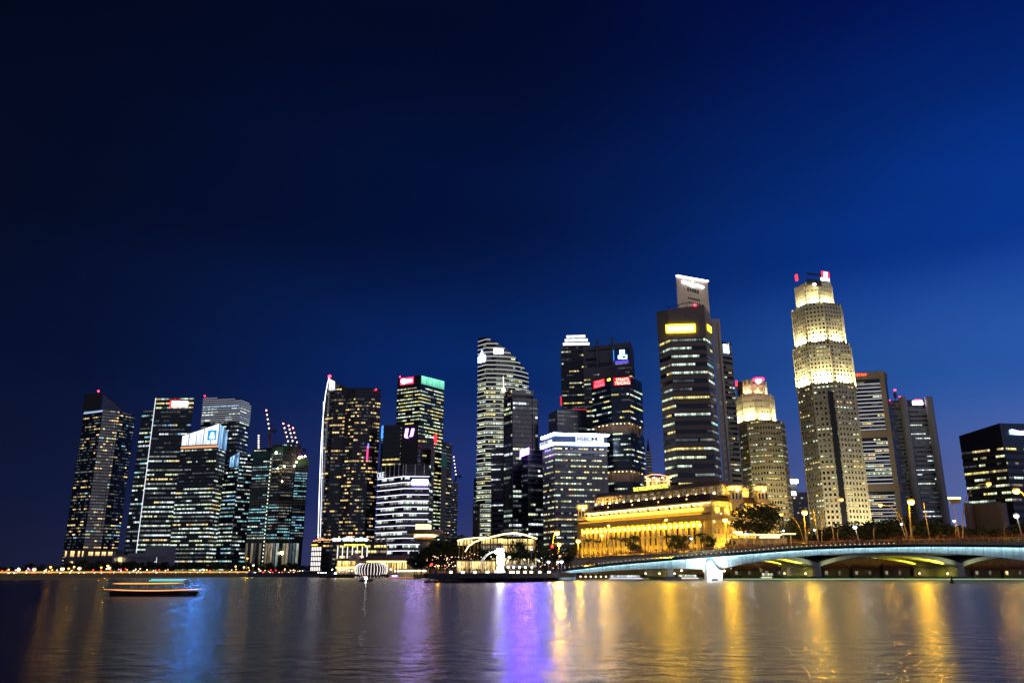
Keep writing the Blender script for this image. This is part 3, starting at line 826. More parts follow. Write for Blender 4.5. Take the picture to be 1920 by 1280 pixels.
# --- brown banded block and the framed tower
t = newtower('brown_banded_block', 'brown stone block with dark ribbon windows, between the banded tower and the framed tower', 935, 880, 'office block', None)
s = Sec(t, [(921, 885), (948, 880)], 920, Z0, zat(930, 840, 882), M['glass_black'], 35)
s.grid(floors=24, bay=2.8, band=0.52, proud=0.4, bmat=M['stone_mauve'], lit=(0.35, 0.3), runs=(1, 4), pal=('cool', 'white', 'dim'), seed=151); s.done(); finish_windows(t)
t = newtower('framed_tower', 'dark tower gridded by mauve stone frames with a warm lit spire on its roof', 975, 860, group=None)
s = Sec(t, [(945, 875), (961, 860), (1009, 866)], 850, Z0, [zat(943, 741, 875), zat(959, 745, 860), zat(1006, 748, 866)], M['glass_navy'], 40)
s.grid(floors=38, bay=3.3, band=0.12, proud=0.5, bmat=M['stone_mauve'], pier=7, pw=1.0, pproud=0.6, pmat=M['stone_mauve'], lit=(0.55, 0.42), runs=(1, 6), pal=('cool', 'white', 'green', 'dim'), wts=(4, 3, 2, 3), seed=152); s.done('stone_frame')
s2 = Sec(t, [(947, 878), (960, 866), (1000, 872)], 740, s.z1 - 2, zat(975, 731, 868), M['glass_black'], 30, 'roof_storey')
s2.grid(floors=1, bay=3, band=0.2, proud=0.3, bmat=M['stone_mauve'], lit=(1, 0.5), runs=(1, 4), pal=('cool', 'dim'), seed=153); s2.done()
mb = MB(); p = at(944.5, 733, 872); mb.tube([p, at(943.8, 702, 872)], [1.4, .35], 6); mb.build('spire', M['white_paint'], t)
SPW = glow('spire_lamp', (1.0, 0.72, 0.4), 16)
mb = MB(); mb.ball(at(944.5, 731, 869), 2.0, 8, 6); mb.build('spire_lamp', SPW, t)
mb = MB(); mb.tube([at(944.2, 728, 870.4), at(943.7, 706, 870.6)], 0.5, 6); mb.build('spire_light', glow('spire_glow', (1.0, 0.85, 0.6), 2.2), t)
finish_windows(t)

# --- dark glass block with the violet sign
t = newtower('black_glass_block', 'black glass block with a blinding violet-blue sign near its top left', 1000, 800, 'office block', None)
s = Sec(t, [(978, 806), (990, 798), (1018, 804)], 920, Z0, [zat(978, 855, 806), zat(988, 850, 798), zat(1016, 836, 804)], M['glass_black'], 35)
s.grid(floors=26, bay=2.5, band=0.25, proud=0.2, bmat=M['dark_metal'], lit=(0.5, 0.35), runs=(1, 4), pal=('cool', 'green', 'white', 'dim'), seed=161, skip=lambda i, t_, z: z > zat(990, 870, 800)); s.done()
mb = MB(); p = at(983.5, 847.5, 792)
U = Vector((1, 0, 0))
q = [p + Vector((-4.6, 0, -4.8)), p + Vector((4.4, 0, -1.6)), p + Vector((4.6, 0, 4.8)), p + Vector((-4.4, 0, 1.8))]
mb.poly([tuple(v) for v in q] + [tuple(v + Vector((0, 1.0, 0))) for v in q], [(0, 1, 2, 3), (4, 7, 6, 5), (0, 4, 5, 1), (1, 5, 6, 2), (2, 6, 7, 3), (3, 7, 4, 0)])
VSIGN = glow('violet_sign', (0.30, 0.13, 1.0), 16)
wash('added_violet_streak_lamp', (p.x, p.y-1.5, p.z), (0, 60, 0), 8, 7, 16000, (.15, .06, 1.0), PI*.35)  # extra lamp beside the sign, added to throw a violet streak on the water
mb.build('sign', VSIGN, t)
mb = MB()
for dx in (-3, 3): mb.tube([p + Vector((dx, 0.6, 0)), p + Vector((dx, 8, 0))], .3, 5)
mb.build('sign_bracket', M['dark_metal'], t)
finish_windows(t)

# --- bank block with the double band of light
t = newtower('bank_block', 'grey-beige bank block under two blinding white bands of light and white letters', 1080, 760, 'office block', None)
s = Sec(t, [(1019, 785), (1041, 760), (1140, 768)], 920, Z0, zat(1039, 838, 760), M['glass_black'], 40)
s.grid(floors=21, bay=2.55, band=0.5, proud=0.5, bmat=M['stone_grey'], pier=2, pw=0.5, pproud=0.5, pmat=M['stone_grey'], lit=(0.95, 0.72), runs=(1, 2), pal=('green', 'cool', 'warm', 'yellow', 'dim'), wts=(5, 3, 2, 2, 2), seed=171); s.done()
c = Sec(t, None, 0, s.z1, zat(1038, 811, 760), M['glass_blue'], pts=[(p.x, p.y) for p in s.offs(0.6)], name='crown')
c.nv = 2
BANDL = glow('crown_light_band', (0.52, 0.66, 1.0), 34)
PANL = glow('sign_panel_glow', (0.80, 0.86, 1.0), 1.25, False)
ztp = c.z1; zlw = zat(1038, 834, 760); zup = zat(1038, 818.5, 760); zl2 = zat(1038, 826.5, 760)
for (za, zb_) in ((zlw+0.3, zlw + 2.2), (ztp - 2.4, ztp - 0.4)):
    mb = MB(); c.ring(za, zb_, 1.5, None, [0, 1], mb); mb.build('light_band', BANDL, t)
c.panel(0, (1013, 827, 1035, 839.5), PANL, 'sign_panel', 0.4, 0.2)
sp_ = c.panel(1, (1079, 817, 1132, 829), PANL, 'sign_panel', 0.4, 0.2)
GREYL = surface('sign_grey', (0.25, 0.25, 0.27), 0.6)
c.text(1, (1082, 818.5, 1108, 826.5), 'HSBC', GREYL, 0.8, 0.01, t)
c.text(0, (1014.5, 825.5, 1030, 836.5), 'HSBC', GREYL, 0.8, 0.01, t)
mb = MB(); p = c.on(1, 1114.5, 822.5, 1.2); a, b, u, n, L = c.edge(1); U = Vector((u.x, u.y, 0))
for sgn in (-1, 1):
    mb.face([p, p + U*(2.8*sgn) + Vector((0, 0, 2.4)), p + U*(2.8*sgn) - Vector((0, 0, 2.4))] if sgn < 0 else [p, p + U*2.8 - Vector((0, 0, 2.4)), p + U*2.8 + Vector((0, 0, 2.4))])
mb.build('logo', GREYL, t)
finish_windows(t)

# --- low grey glass block behind with red roof lines
t = newtower('grey_glass_block', 'low grey glass block with thin red lines on its roof, behind the bank block', 1060, 830, 'office block', None)
s = Sec(t, [(1029, 836), (1045, 830), (1100, 838)], 790, Z0, [zat(1029, 776, 836), zat(1042, 768, 830), zat(1098, 764, 838)], M['glass_grey'], 30)
s.grid(floors=40, bay=2.6, band=0.12, proud=0.15, bmat=M['mid_metal'], pier=1, pw=0.15, pproud=0.15, lit=(0.03, 0.1), pal=('dim',), seed=181); s.done()
mb = MB(); s.ring(s.z1 - 2.4, s.z1 - 1.9, 0.5, None, [0, 1], mb); mb.build('red_roof_line', glow('red_line', (1.0, 0.05, 0.08), 0.9), t)
mb = MB(); mb.tube([at(1053.5, 766, 834), at(1056, 758, 834)], .6, 5); mb.tube([at(1049.5, 748, 834), at(1057, 758, 834)], [1.6, .6], 5); mb.build('roof_dish', M['dark_metal'], t)
mb = MB(); mb.box(at(1052, 755, 832) - Vector((.8, .5, 3)), at(1052, 755, 832) + Vector((.8, .5, 7))); mb.build('red_panel', glow('red_panel', (1.0, 0.03, 0.06), 0.9), t)
finish_windows(t)

# --- tower with the lit stepped crown
t = newtower('stepped_crown_tower', 'dark tower with a brilliant white three-stepped crown', 1076, 950, group=None)
s = Sec(t, [(1053, 955), (1096, 950)], 720, Z0, zat(1076, 649, 950), M['glass_black'], 38)
s.grid(floors=54, bay=3.0, band=0.4, proud=0.35, bmat=M['stone_dark'], pier=3, pw=0.8, pproud=0.4, pmat=M['stone_dark'], lit=(0.5, 0.5), runs=(1, 5), pal=('warm', 'yellow', 'cool', 'green'), seed=191, zones=lambda i, f: (0.55, 0.5)); s.done()
STEP = litwin('crown_step_light', (0.82, 0.90, 1.0), 2.6, mull=0.05, lo=0.8, hi=1.2, clutter=0.3, warm=0)
STEP.cycles.emission_sampling = 'AUTO'
for (xa, xb, yb, yt) in ((1055.5, 1105, 648, 641.5), (1059, 1102, 641, 634.5), (1062.5, 1097.5, 634, 627.5)):
    c = Sec(t, [(xa, 950), (xb, 948)], 640, zat(1076, yb, 950), zat(1076, yt, 950), M['white_paint'], 30, 'crown_step')
    mb = MB(); a, b, u, n, L = c.edge(0); A, B = a + n*.3, b + n*.3
    mb.face([(A.x, A.y, c.z0+.3), (B.x, B.y, c.z0+.3), (B.x, B.y, c.z1-1.2), (A.x, A.y, c.z1-1.2)], None, [(0, .2), (14, .2), (14, .9), (0, .9)]); mb.build('crown_light', STEP, c.obj)
    mb = MB(); c.ring(c.z1 - 1.0, c.z1 + 0.1, 1.0, None, [0], mb); mb.build('crown_edge_light', LED_WHITE, c.obj)
finish_windows(t)

# --- grey tower with two fins and the blue outlined sign
t = newtower('finned_tower', 'grey tower with two tall roof fins and a blue-white outlined block sign', 1145, 900, group=None)
s = Sec(t, [(1095, 915), (1186, 895), (1191, 920)], 720, Z0, [zat(1094, 651, 915), zat(1183, 641, 895), zat(1188, 660, 920)], M['stone_mauve'], 45)
zt2 = zat(1130, 682, 905)
s.grid(z1=zt2, floors=44, bay=2.7, band=0.45, proud=0.3, bmat=M['stone_mauve'], lit=(0.6, 0.5), runs=(1, 6), pal=('yellow', 'warm', 'cool', 'dim'), seed=201); s.done()
for (x, yt, yb) in ((1121, 636, 686), (1150, 632, 690)):
    A = s.on(0, x, yb, 1.5); mb = MB(); a, b, u, n, L = s.edge(0); mb.obox((A.x, A.y), u, n, 1.2, 1.6, A.z, zat(x-0.5, yt, A.y)); mb.build('fin', M['mid_metal'], t)
mb = MB()
for (x0, y0, x1, y1) in ((1097, 670, 1120, 675), (1125, 654, 1147, 656)):
    pass
s.panel(0, (1098, 671, 1119.5, 676.5), M['black'], 'roof_vent', 0.3, 0.1)
s.panel(0, (1100, 655, 1147, 657), M['black'], 'parapet_gap', 0.3, 0.1)
s.panel(0, (1101, 680, 1148, 687), M['glass_black'], 'sky_terrace', 0.3, 0.12)
bk = s.panel(0, (1152.5, 653, 1181, 675), surface('blue_board', (0.02, 0.05, 0.18), 0.5), 'sign_board', 0.4, 0.3)
BL = glow('blue_outline', (0.25, 0.6, 1.0), 9)
for box in ((1162, 656, 1171, 659.5), (1162, 656, 1166.5, 672.5), (1159, 666, 1166, 672.5), (1168.8, 656, 1171, 667), (1170, 665, 1175.5, 666.6), (1173.8, 665, 1175.5, 672.5), (1166, 670.8, 1175.5, 672.5)):
    s.panel(0, box, BL, 'sign_stroke', 0.3, 0.8, parent=bk)
s.panel(0, (1153.5, 675.5, 1178, 681), glow('painted_violet_light', (0.16, 0.10, 1.0), 0.9), 'emissive_violet_wall', 0.3, 0.3)  # violet light on this wall is put into its emission
mb = MB(); A = s.on(0, 1150.5, 660, 3.3); mb.box((A.x-.4, A.y-.3, zat(1151, 676, A.y)), (A.x+.4, A.y+.3, zat(1150, 656, A.y))); mb.build('fin_light', glow('fin_blue', (0.05, 0.3, 1.0), 1.4), t)
finish_windows(t)

# --- blue glass tower with red letters and two open loggia floors
t = newtower('loggia_tower', 'blue glass tower with red-lit lettering on two faces and two beige open loggia floors', 1170, 790, group=None)
cor = [(1112, 812), (1148, 790), (1182, 785), (1207, 815)]
zt_ = zat(1180, 704, 785)
lg = [(zat(1182, 902, 785), zat(1182, 880, 785)), (zat(1182, 810, 785), zat(1182, 790, 785))]
segs = [(Z0, lg[0][0]), (lg[0][1], lg[1][0]), (lg[1][1], zt_)]
for si, (za, zb_) in enumerate(segs):
    nf = max(4, round((zb_-za)/5.6))
    s = Sec(t, cor, 800, za, zb_, M['glass_blue'], 40)
    s.grid(floors=nf, bay=2.7, band=0.5, proud=0.12, bmat=M['glass_navy'], lit=(0.7, 0.42), runs=(1, 4), pal=('green', 'yellow', 'cool', 'white'), seed=211+si, skip=(lambda i, t_, z: z > zat(1180, 727, 785)) if si == 2 else None); s.done()
    if si == 2: top = s
for k, (za, zb_) in enumerate(lg):
    l, r = Vector(s.p[0]), Vector(s.p[3])
    cpts = [tuple(Vector(p) + Vector((0, 5)) + (Vector((sum(q[0] for q in s.p)/6, sum(q[1] for q in s.p)/6)) - Vector(p)).normalized()*3) for p in s.p]
    lo = Sec(t, None, 0, za, zb_, M['beige'], pts=cpts, name='loggia_wall'); lo.nv = 3
    f = MB()
    for i in range(3):
        a, b, u, n, L = s.edge(i)
        for q in range(4):
            c_ = a.lerp(b, (q+0.5)/4) - n*0.8; f.obox(c_, u, n, 0.7, 0.7, za, zb_)
    f.build('loggia_column', M['beige'], t)
    f = MB(); f.prism(s.p, za - 0.05, za + 0.6); f.prism([(p.x, p.y) for p in s.offs(0.2)], zb_ - 0.9, zb_ - 0.1); f.build('loggia_slab', M['beige'], t)
    f = MB()
    for i in range(3):
        a, b, u, n, L = s.edge(i)
        for q in range(5):
            c_ = a.lerp(b, (q+0.3)/5) - n*1.9; f.obox(c_, u, n, 0.5, 0.3, zb_ - 1.6, zb_ - 1.0)
    f.build('loggia_lights', glow('loggia_lamp', (1.0, 0.66, 0.32), 7), t)
RB = glow('red_sign_board', (1.0, 0.008, 0.02), 0.9)
RL = glow('pinkwhite_letters', (1.0, 0.62, 0.5), 3.0)
RL2 = glow('red_letters', (1.0, 0.16, 0.22), 2.2)
b1 = top.panel(1, (1150.5, 707, 1182, 721.5), RB, 'sign_board', 0.4, 0.2)
top.text(1, (1152.5, 708.5, 1181, 720.5), 'STRAITS\nTRADING', RL, 0.8, 0.0, b1)
b2 = top.panel(0, (1112.5, 712, 1134, 726), RB, 'sign_board', 0.4, 0.2)
top.text(0, (1113.5, 713, 1133, 725), 'STRAITS\nTRADING', RL2, 0.8, 0.0, b2)
top.panel(0, (1139, 709.5, 1144.5, 713.5), glow('yellow_mark', (1.0, 0.85, 0.05), 4), 'yellow_emblem', 0.4, 0.3)
finish_windows(t)
t = newtower('distant_spire_tower', 'far thin dark tower ending in a needle spire, right of the blue glass tower', 1217, 1300, group=None)
s = Sec(t, [(1212, 1300), (1221.5, 1302)], 865, Z0, zat(1217, 845, 1300), M['glass_black'], 15); s.grid(floors=40, bay=3, band=0.4, proud=0.2, bmat=M['stone_dark'], lit=(0.1, 0.2), pal=('cool',), seed=215); s.done()
mb = MB(); p = at(1215.5, 846, 1302); mb.tube([p, at(1215, 820, 1302)], [3.2, .2], 6); mb.build('spire', M['dark_metal'], t)
finish_windows(t)

# --- big banded tower with yellow sign, and its neighbours
t = newtower('tall_white_slab', 'pale windowless slab rising behind the ribbon-window tower, topped by a white light line', 1300, 830, group=None)
s = Sec(t, [(1270, 820), (1329, 856)], 560, Z0, [zat(1270, 517, 820), zat(1325, 527.5, 856)], M['beige'], 30); s.done()
mb = MB(); a, b, u, n, L = s.edge(0); A, B = a + n*0.8, b + n*0.8
mb.tube([(A.x, A.y, s.zt[0]), (B.x, B.y, s.zt[1])], 0.95, 8); mb.build('roof_light_line', glow('slab_led', (0.85, 0.88, 1.0), 7), t)
mb = MB(); pts = [s.on(0, x, y, 0.9) for x, y in ((1280, 528), (1292, 531), (1299, 536), (1307, 534.5), (1319, 538.5))]
mb.tube(pts, 1.25, 8); mb.build('light_curve', glow('slab_curve', (0.85, 0.88, 1.0), 8), t)
mb = MB(); mb.tube([s.on(0, 1298, 522, .9), s.on(0, 1299, 533, .9)], 0.9, 6); mb.build('light_post', glow('slab_post', (0.85, 0.88, 1.0), 5), t)
for q in range(5):
    s.panel(0, (1288.6 + q*4.6, 538.5 + q*1.2, 1291.6 + q*4.6, 545.5 + q*1.2), M['black'], 'louvre_slot', 0.2, 0.1)
for q in range(6):
    s.panel(0, (1290 + q*3.9, 557 + q*0.9, 1292.6 + q*3.9, 560.4 + q*0.9), M['black'], 'small_window', 0.2, 0.1)
for q in range(6):
    s.panel(0, (1291 + q*3.9, 566 + q*0.6, 1293.6 + q*3.9, 569 + q*0.6), W['cool'], 'small_window', 0.2, 0.1)
beacon(t, at(1284, 519, 816), 0.6); beacon(t, at(1322, 526, 850), 0.6)
t = newtower('ribbon_window_tower', 'massive brown tower with ribbon windows and a long glowing yellow sign on its blank top', 1300, 740, group=None)
s = Sec(t, [(1241, 758), (1263, 740), (1331, 736), (1342, 752)], 750, Z0, [zat(1229, 585, 758), zat(1250, 581, 740), zat(1321, 572, 736), zat(1330, 592, 752)], M['glass_black'], 40)
s.zt[0] = s.zt[0]; ztop_ = zat(1300, 634, 738)
nfl = 27
s.grid(z1=ztop_, floors=nfl, bay=2.2, band=0.5, proud=0.7, bmat=M['brown_stone'], lit=(0.92, 0.62), runs=(1, 12), pal=('cool', 'green', 'yellow', 'dimwarm', 'dim', 'faint', 'teal'), wts=(4, 4, 3, 2, 2, 2, 1), seed=221); s.done()
c = Sec(t, None, 0, ztop_, [z + 0.3 for z in s.zt[:4]], M['brown_stone'], pts=[(p.x, p.y) for p in s.offs(0.75)], name='blank_crown'); c.nv = 3
YS = glow('yellow_sign', (1.0, 0.72, 0.015), 6)
YSW = glow('yellow_sign_core', (1.0, 0.92, 0.30), 3.2)
sg = c.panel(1, (1248.5, 608, 1303.5, 623.5), YS, 'sign', 0.8, 0.4)
c.panel(1, (1250.5, 610.5, 1301.5, 621), YSW, 'sign_core', 0.2, 1.25, parent=sg)
c.panel(2, (1326.5, 611, 1333, 621), YS, 'small_sign', 0.5, 0.3)
mb = MB(); A = at(1251, 577, 745); B = at(1294, 566, 738); mb.tube([A, B], .35, 5)
for f in (.05, .5, .85): p = A.lerp(B, f); mb.tube([p, p - Vector((0, 0, 5))], .25, 5)
mb.build('window_cleaning_rig', M['dark_metal'], t)
beacon(t, at(1303, 572, 736), 1.1)
finish_windows(t)
t = newtower('beige_shaft_tower', 'narrow beige stone shaft with one column of small dark windows', 1352, 765, group=None)
s = Sec(t, [(1345, 762), (1361, 764)], 750, Z0, zat(1340, 598, 763), M['beige'], 26); s.done()
z = zat(1345, 655, 762)
k = 0
while z > 20:
    p = s.on(0, 1353, 750, 0.15); a, b, u, n, L = s.edge(0); c_ = a.lerp(b, .38)
    mb = MB(); mb.obox(c_, u, n, 1.5, .15, z-4.2, z); mb.build('window', W['white'] if k in (2, 7) else M['glass_black'], t); z -= 7.4; k += 1
mb = MB(); a, b, u, n, L = s.edge(0); mb.obox(a.lerp(b, .8)+n*.5, u, n, 1.0, .6, Z0, zat(1340, 606, 763)); mb.build('stone_rib', M['beige'], t)
t = newtower('dark_slab_tower', 'thin dark slab with a blue-white glowing sign on its top right corner', 1372, 850, group=None)
s = Sec(t, [(1358, 850), (1381, 858)], 770, Z0, zat(1360, 639, 850), M['glass_black'], 30); s.grid(floors=44, bay=2.6, band=0.45, proud=0.3, bmat=M['stone_dark'], lit=(0.4, 0.35), runs=(1, 3), pal=('warm', 'cool', 'dim'), seed=231); s.done()
s.panel(0, (1356.5, 646, 1366, 661.5), glow('blue_white_sign', (0.25, 0.6, 1.0), 12), 'sign', 0.5, 0.4)
beacon(t, at(1361, 647, 845), 0.7)
finish_windows(t)

# --- octagonal beige tower with floodlit top
WARMW = (1.0, 0.90, 0.50)
def ledge_floods(root, s, i, z, up, power, n=2, out=2.6, parts=True, col=WARMW):
    """floodlights on a setback ledge, thrown up the face above it"""
    a, b, u, nn, L = s.edge(i)
    c_ = a.lerp(b, .5) + nn*out
    tg = a.lerp(b, .5)
    o = wash('floodlight_beam', (c_.x, c_.y, z+1.0), (tg.x, tg.y, z + up), L*0.6, 1.0, power*(0.75 + 0.5*((i*7) % 3)/2), col)
    o.rotation_euler = Matrix((Vector((u.x, u.y, 0)), (Vector((0, 0, 1)).cross(Vector((u.x, u.y, 0)))).normalized(), Vector((0, 0, 1)))).transposed().to_euler()
    # aim: -Z along the target direction, X along the ledge
    d = (Vector((tg.x, tg.y, z+up)) - Vector((c_.x, c_.y, z+1))).normalized()
    X = Vector((u.x, u.y, 0)); Zv = -d; Yv = Zv.cross(X).normalized(); Xv = Yv.cross(Zv).normalized()
    o.rotation_euler = Matrix((Xv, Yv, Zv)).transposed().to_euler()
    o.parent = None
    if parts:
        for q in range(n):
            mb = MB()
            p = a.lerp(b, (q+.5)/n) + nn*out
            mb.obox(p, u, nn, .8, .5, z, z + 0.9)
            mb.build('floodlight', M['dark_metal'], root)

def octo(cx, cy, r, rot=0.0, k=0.52):
    """square with cut corners, starting on the side away from the camera's left"""
    pts = []
    for q in range(4):
        ang = rot + q*PI/2
        for sgn in (-1, 1):
            x, y = r, sgn*r*k
            pts.append((cx + x*math.cos(ang) - y*math.sin(ang), cy + x*math.sin(ang) + y*math.cos(ang)))
    return pts
def octsec(root, px, ym, Y, wpx, z0, z1, body, rot=0, k=0.5, name='facade'):
    c_ = at(px, ym, Y); w = abs(at(px + wpx/2, ym, Y).x - c_.x)
    pts = octo(c_.x, Y, w, rot, k)
    # put the hidden edges last: start just after the back
    i0 = max(range(8), key=lambda i: (pts[i][1] + pts[(i+1) % 8][1]))
    pts = pts[i0+1:] + pts[:i0+1]
    s = Sec(root, None, 0, z0, z1, body, pts=pts, name=name); s.nv = 7
    return s
t = newtower('octagonal_tower', 'shorter octagonal beige tower floodlit under its stepped top, with a red-ringed white sign', 1425, 860, group='two floodlit octagonal towers')
def punched(s, floors, seed, lit, bay=3.0, pal=('green', 'cool', 'yellow'), z0=None, z1=None, band=0.52, pw=1.35, edges=None, skip=None):
    s.grid(z0=z0, z1=z1, floors=floors, bay=bay, band=band, proud=0.45, bmat=M['granite'], pier=1, pw=pw, pproud=0.45, pmat=M['granite'], lit=lit, runs=(1, 2), pal=pal, seed=seed, edges=edges or list(range(s.nv)), skip=skip)
    s.done('stone_grid')
zA = zat(1420, 786, 860); zB = zat(1412, 733, 860); zC = zat(1405, 704, 860)
s = octsec(t, 1434, 870, 890, 74, Z0, zA, M['glass_black'], 0.18); punched(s, 26, 241, (0.75, 0.5))
s = octsec(t, 1415, 760, 892, 62, zA, zB, M['granite'], 0.18, name='upper_tier'); punched(s, 5, 242, (0.1, 0.2))
for i in range(1, 6): ledge_floods(t, s, i, zA + 0.4, 18, 14000, 2, 3.2)
s = octsec(t, 1409, 720, 893, 46, zB, zC, M['brown_stone'], 0.18, name='top_tier'); s.grid(floors=2, bay=6, band=0.4, proud=0.4, bmat=M['granite'], pier=1, pw=2, pmat=M['granite'], lit=(0, 0), seed=5); s.done('stone_grid')
for i in (2, 3, 4): ledge_floods(t, s, i, zB + 0.4, 14, 2600, 1, 2.6)
for dx_ in (-14, 16): wash('floodlight_beam', (s.p[3][0] + dx_, 825, 48), (s.p[3][0] + dx_*.5, 868, 95), 10, 3, 9000, (1.0, .80, .36), PI*.6)
i = 3
mb = MB(); p = at(1422, 713, 862); mb.ball(p, 3.4, 12, 8); mb.build('sign', SIGN_WHITE, t)
mb = MB(); p = at(1422, 711, 864); mb.lathe(p, [(6.0, -1), (6.2, 0), (6.0, 1), (5.0, 1.0), (5.0, -1)], 16); mb.tube([p, p + Vector((0, 10, 0))], .6, 6, M['dark_metal']); mb.build('sign_ring', glow('red_ring', (1.0, 0.01, 0.05), 10), t)
mb = MB(); p = at(1381, 720, 866); mb.box(p - Vector((.8, .6, 2)), p + Vector((.8, .6, 4))); mb.tube([p, p + Vector((4, 8, 0))], .3, 5, M['dark_metal']); mb.build('small_red_sign', SIGN_RED, t)
finish_windows(t)

# --- far small pair
t = newtower('distant_white_block', 'far pale slab topped by a glowing white sign, between the two octagonal towers', 1483, 1300, 'office block', None)
s = Sec(t, [(1471, 1300), (1496, 1302)], 920, Z0, zat(1483, 899, 1300), M['white_paint'], 20)
s.panel(0, (1470, 898, 1496, 905), glow('far_white_sign', (0.9, 0.95, 1.0), 10), 'sign', 0.8, 0.5)
s.grid(floors=20, bay=4, band=0.5, proud=0.3, bmat=M['white_paint'], edges=[0], lit=(0.3, 0.15), pal=('cool', 'blue'), runs=(1, 1), seed=251, skip=lambda i, t_, z: t_ > .3); s.done(); finish_windows(t)
t = newtower('distant_dark_block', 'far dark low block with a small white sign, in front of the far pale slab', 1500, 1250, 'office block', None)
s = Sec(t, [(1474, 1250), (1520, 1252)], 940, Z0, zat(1500, 922, 1250), M['stone_mauve'], 20)
s.panel(0, (1479, 921, 1492, 928), glow('far_small_sign', (0.85, 0.9, 1.0), 7), 'sign', 0.8, 0.5)
s.grid(floors=16, bay=4, band=0.5, proud=0.3, bmat=M['stone_mauve'], lit=(0.3, 0.2), pal=('cool', 'warm'), runs=(1, 1), seed=252, skip=lambda i, t_, z: z > zat(1500, 930, 1250)); s.done(); finish_windows(t)

# --- the tallest octagonal tower
t = newtower('octagonal_tower', 'tallest tower of the skyline, beige octagonal tiers with three floodlit setbacks', 1560, 760, group='two floodlit octagonal towers')
zA = zat(1545, 716, 760); zB = zat(1535, 634, 760); zC = zat(1528, 556, 760); zD = zat(1524, 511, 760)
R0 = 0.32
s = octsec(t, 1562, 850, 800, 97, Z0, zA, M['glass_black'], R0, 0.45)
DS = lambda i, t_, z: False
punched(s, 34, 261, (0.75, 0.38), bay=3.7, pal=('green', 'yellow', 'warm', 'cool'), pw=1.75, band=.48)
base = s
mb = MB()
for i, tt in ((2, .80), (4, 0.2)):
    a, b, u, n, L = s.edge(i); c_ = a.lerp(b, tt) + n*.4; mb.obox(c_, u, n, 2.6, .35, Z0+20, zA - 6)
mb.build('glass_slot', M['glass_black'], t)
s = octsec(t, 1543, 675, 800, 96, zA, zB, M['glass_black'], R0, 0.45, 'middle_tier'); punched(s, 11, 262, (0.6, 0.3), bay=3.7, pal=('warm', 'yellow', 'cool'), pw=1.75, band=.48)
inner = octsec(t, 1532, 590, 802, 83, zB, zC, M['glass_black'], R0, 0.45, 'upper_tier'); punched(inner, 10, 263, (0.5, 0.25), bay=3.7, pw=1.75, band=.48)
topc = octsec(t, 1524, 533, 803, 59, zC, zD, M['granite'], R0, 0.5, 'top_tier'); topc.grid(floors=6, bay=3.7, band=0.55, proud=0.3, bmat=M['granite'], pier=1, pw=1.5, pproud=.3, pmat=M['granite'], lit=(0.15, 0.2), pal=('warm',), edges=list(range(7)), skip=None, seed=9); topc.done('stone_grid')
# parapets
for q in (s, inner, base):
    mb = MB(); q.ring(q.z1 - 0.8, q.z1 + 0.7, 0.7, None, None, mb); mb.build('parapet', M['granite'], t)
for i in range(1, 6):
    ledge_floods(t, s, i, zA + 0.8, 30, 30000, 3, 3.6)
    ledge_floods(t, inner, i, zB + 0.8, 28, 19000, 3, 3.0)
    ledge_floods(t, topc, i, zC + 0.8, 20, 10000, 2, 2.6)
# dark machine openings and sign near the top
i = min(range(7), key=lambda k: topc.edge(k)[3].y)
topc.panel(i, (1512, 513, 1540, 516.5), M['black'], 'machine_louvre', 0.3, 0.35)
topc.panel(i, (1513, 524, 1540, 535), M['black'], 'machine_opening', 0.3, 0.35)
mb = MB(); p = topc.on(i, 1527, 533, 1.4); mb.ball(p, 1.7, 8, 6, None, .6); mb.build('top_floodlight', glow('top_flood', (1.0, .9, .55), 25), t)
bd = topc.panel(i, (1540.5, 509.5, 1554, 520.5), glow('red_sign_square', (1.0, 0.012, 0.02), 5), 'sign_board', 0.5, 0.9)
for k in range(5):
    topc.panel(i, (1544.6, 510.8 + k*1.9, 1551, 511.9 + k*1.9), SIGN_WHITE, 'sign_stroke', 0.3, 1.6, parent=bd)
topc.panel(i, (1539, 521.5, 1555, 526.5), glow('letter_white', (1, .95, .8), 5), 'sign_letters', 0.3, 0.9)
j = max(0, i-1)
p = at(1493.5, 521, 798); mb = MB(); mb.box(p - Vector((.8, 1.5, 3.0)), p + Vector((.8, 1.5, 3.5))); mb.tube([p, p + Vector((6, 3, 0))], .3, 5, M['dark_metal']); mb.build('side_red_sign', SIGN_RED, t)
# uplight on the lower right shaft
a, b, u, n, L = base.edge(4)
wash('floodlight_beam', (base.p[5][0] + 6, base.p[5][1] - 26, 12), (base.p[5][0] - 2, base.p[5][1], 45), 12, 3, 60000, (1.0, .90, .45), PI*.6)
for i in (2, 3):
    a, b, u, n, L = base.edge(i); q = a.lerp(b, .5) + n*38
    wash('floodlight_beam', (q.x, q.y, 14), (q.x - n.x*38, q.y - n.y*38, 95), 12, 3, 30000, (1.0, .88, .55), PI*.6)
finish_windows(t)

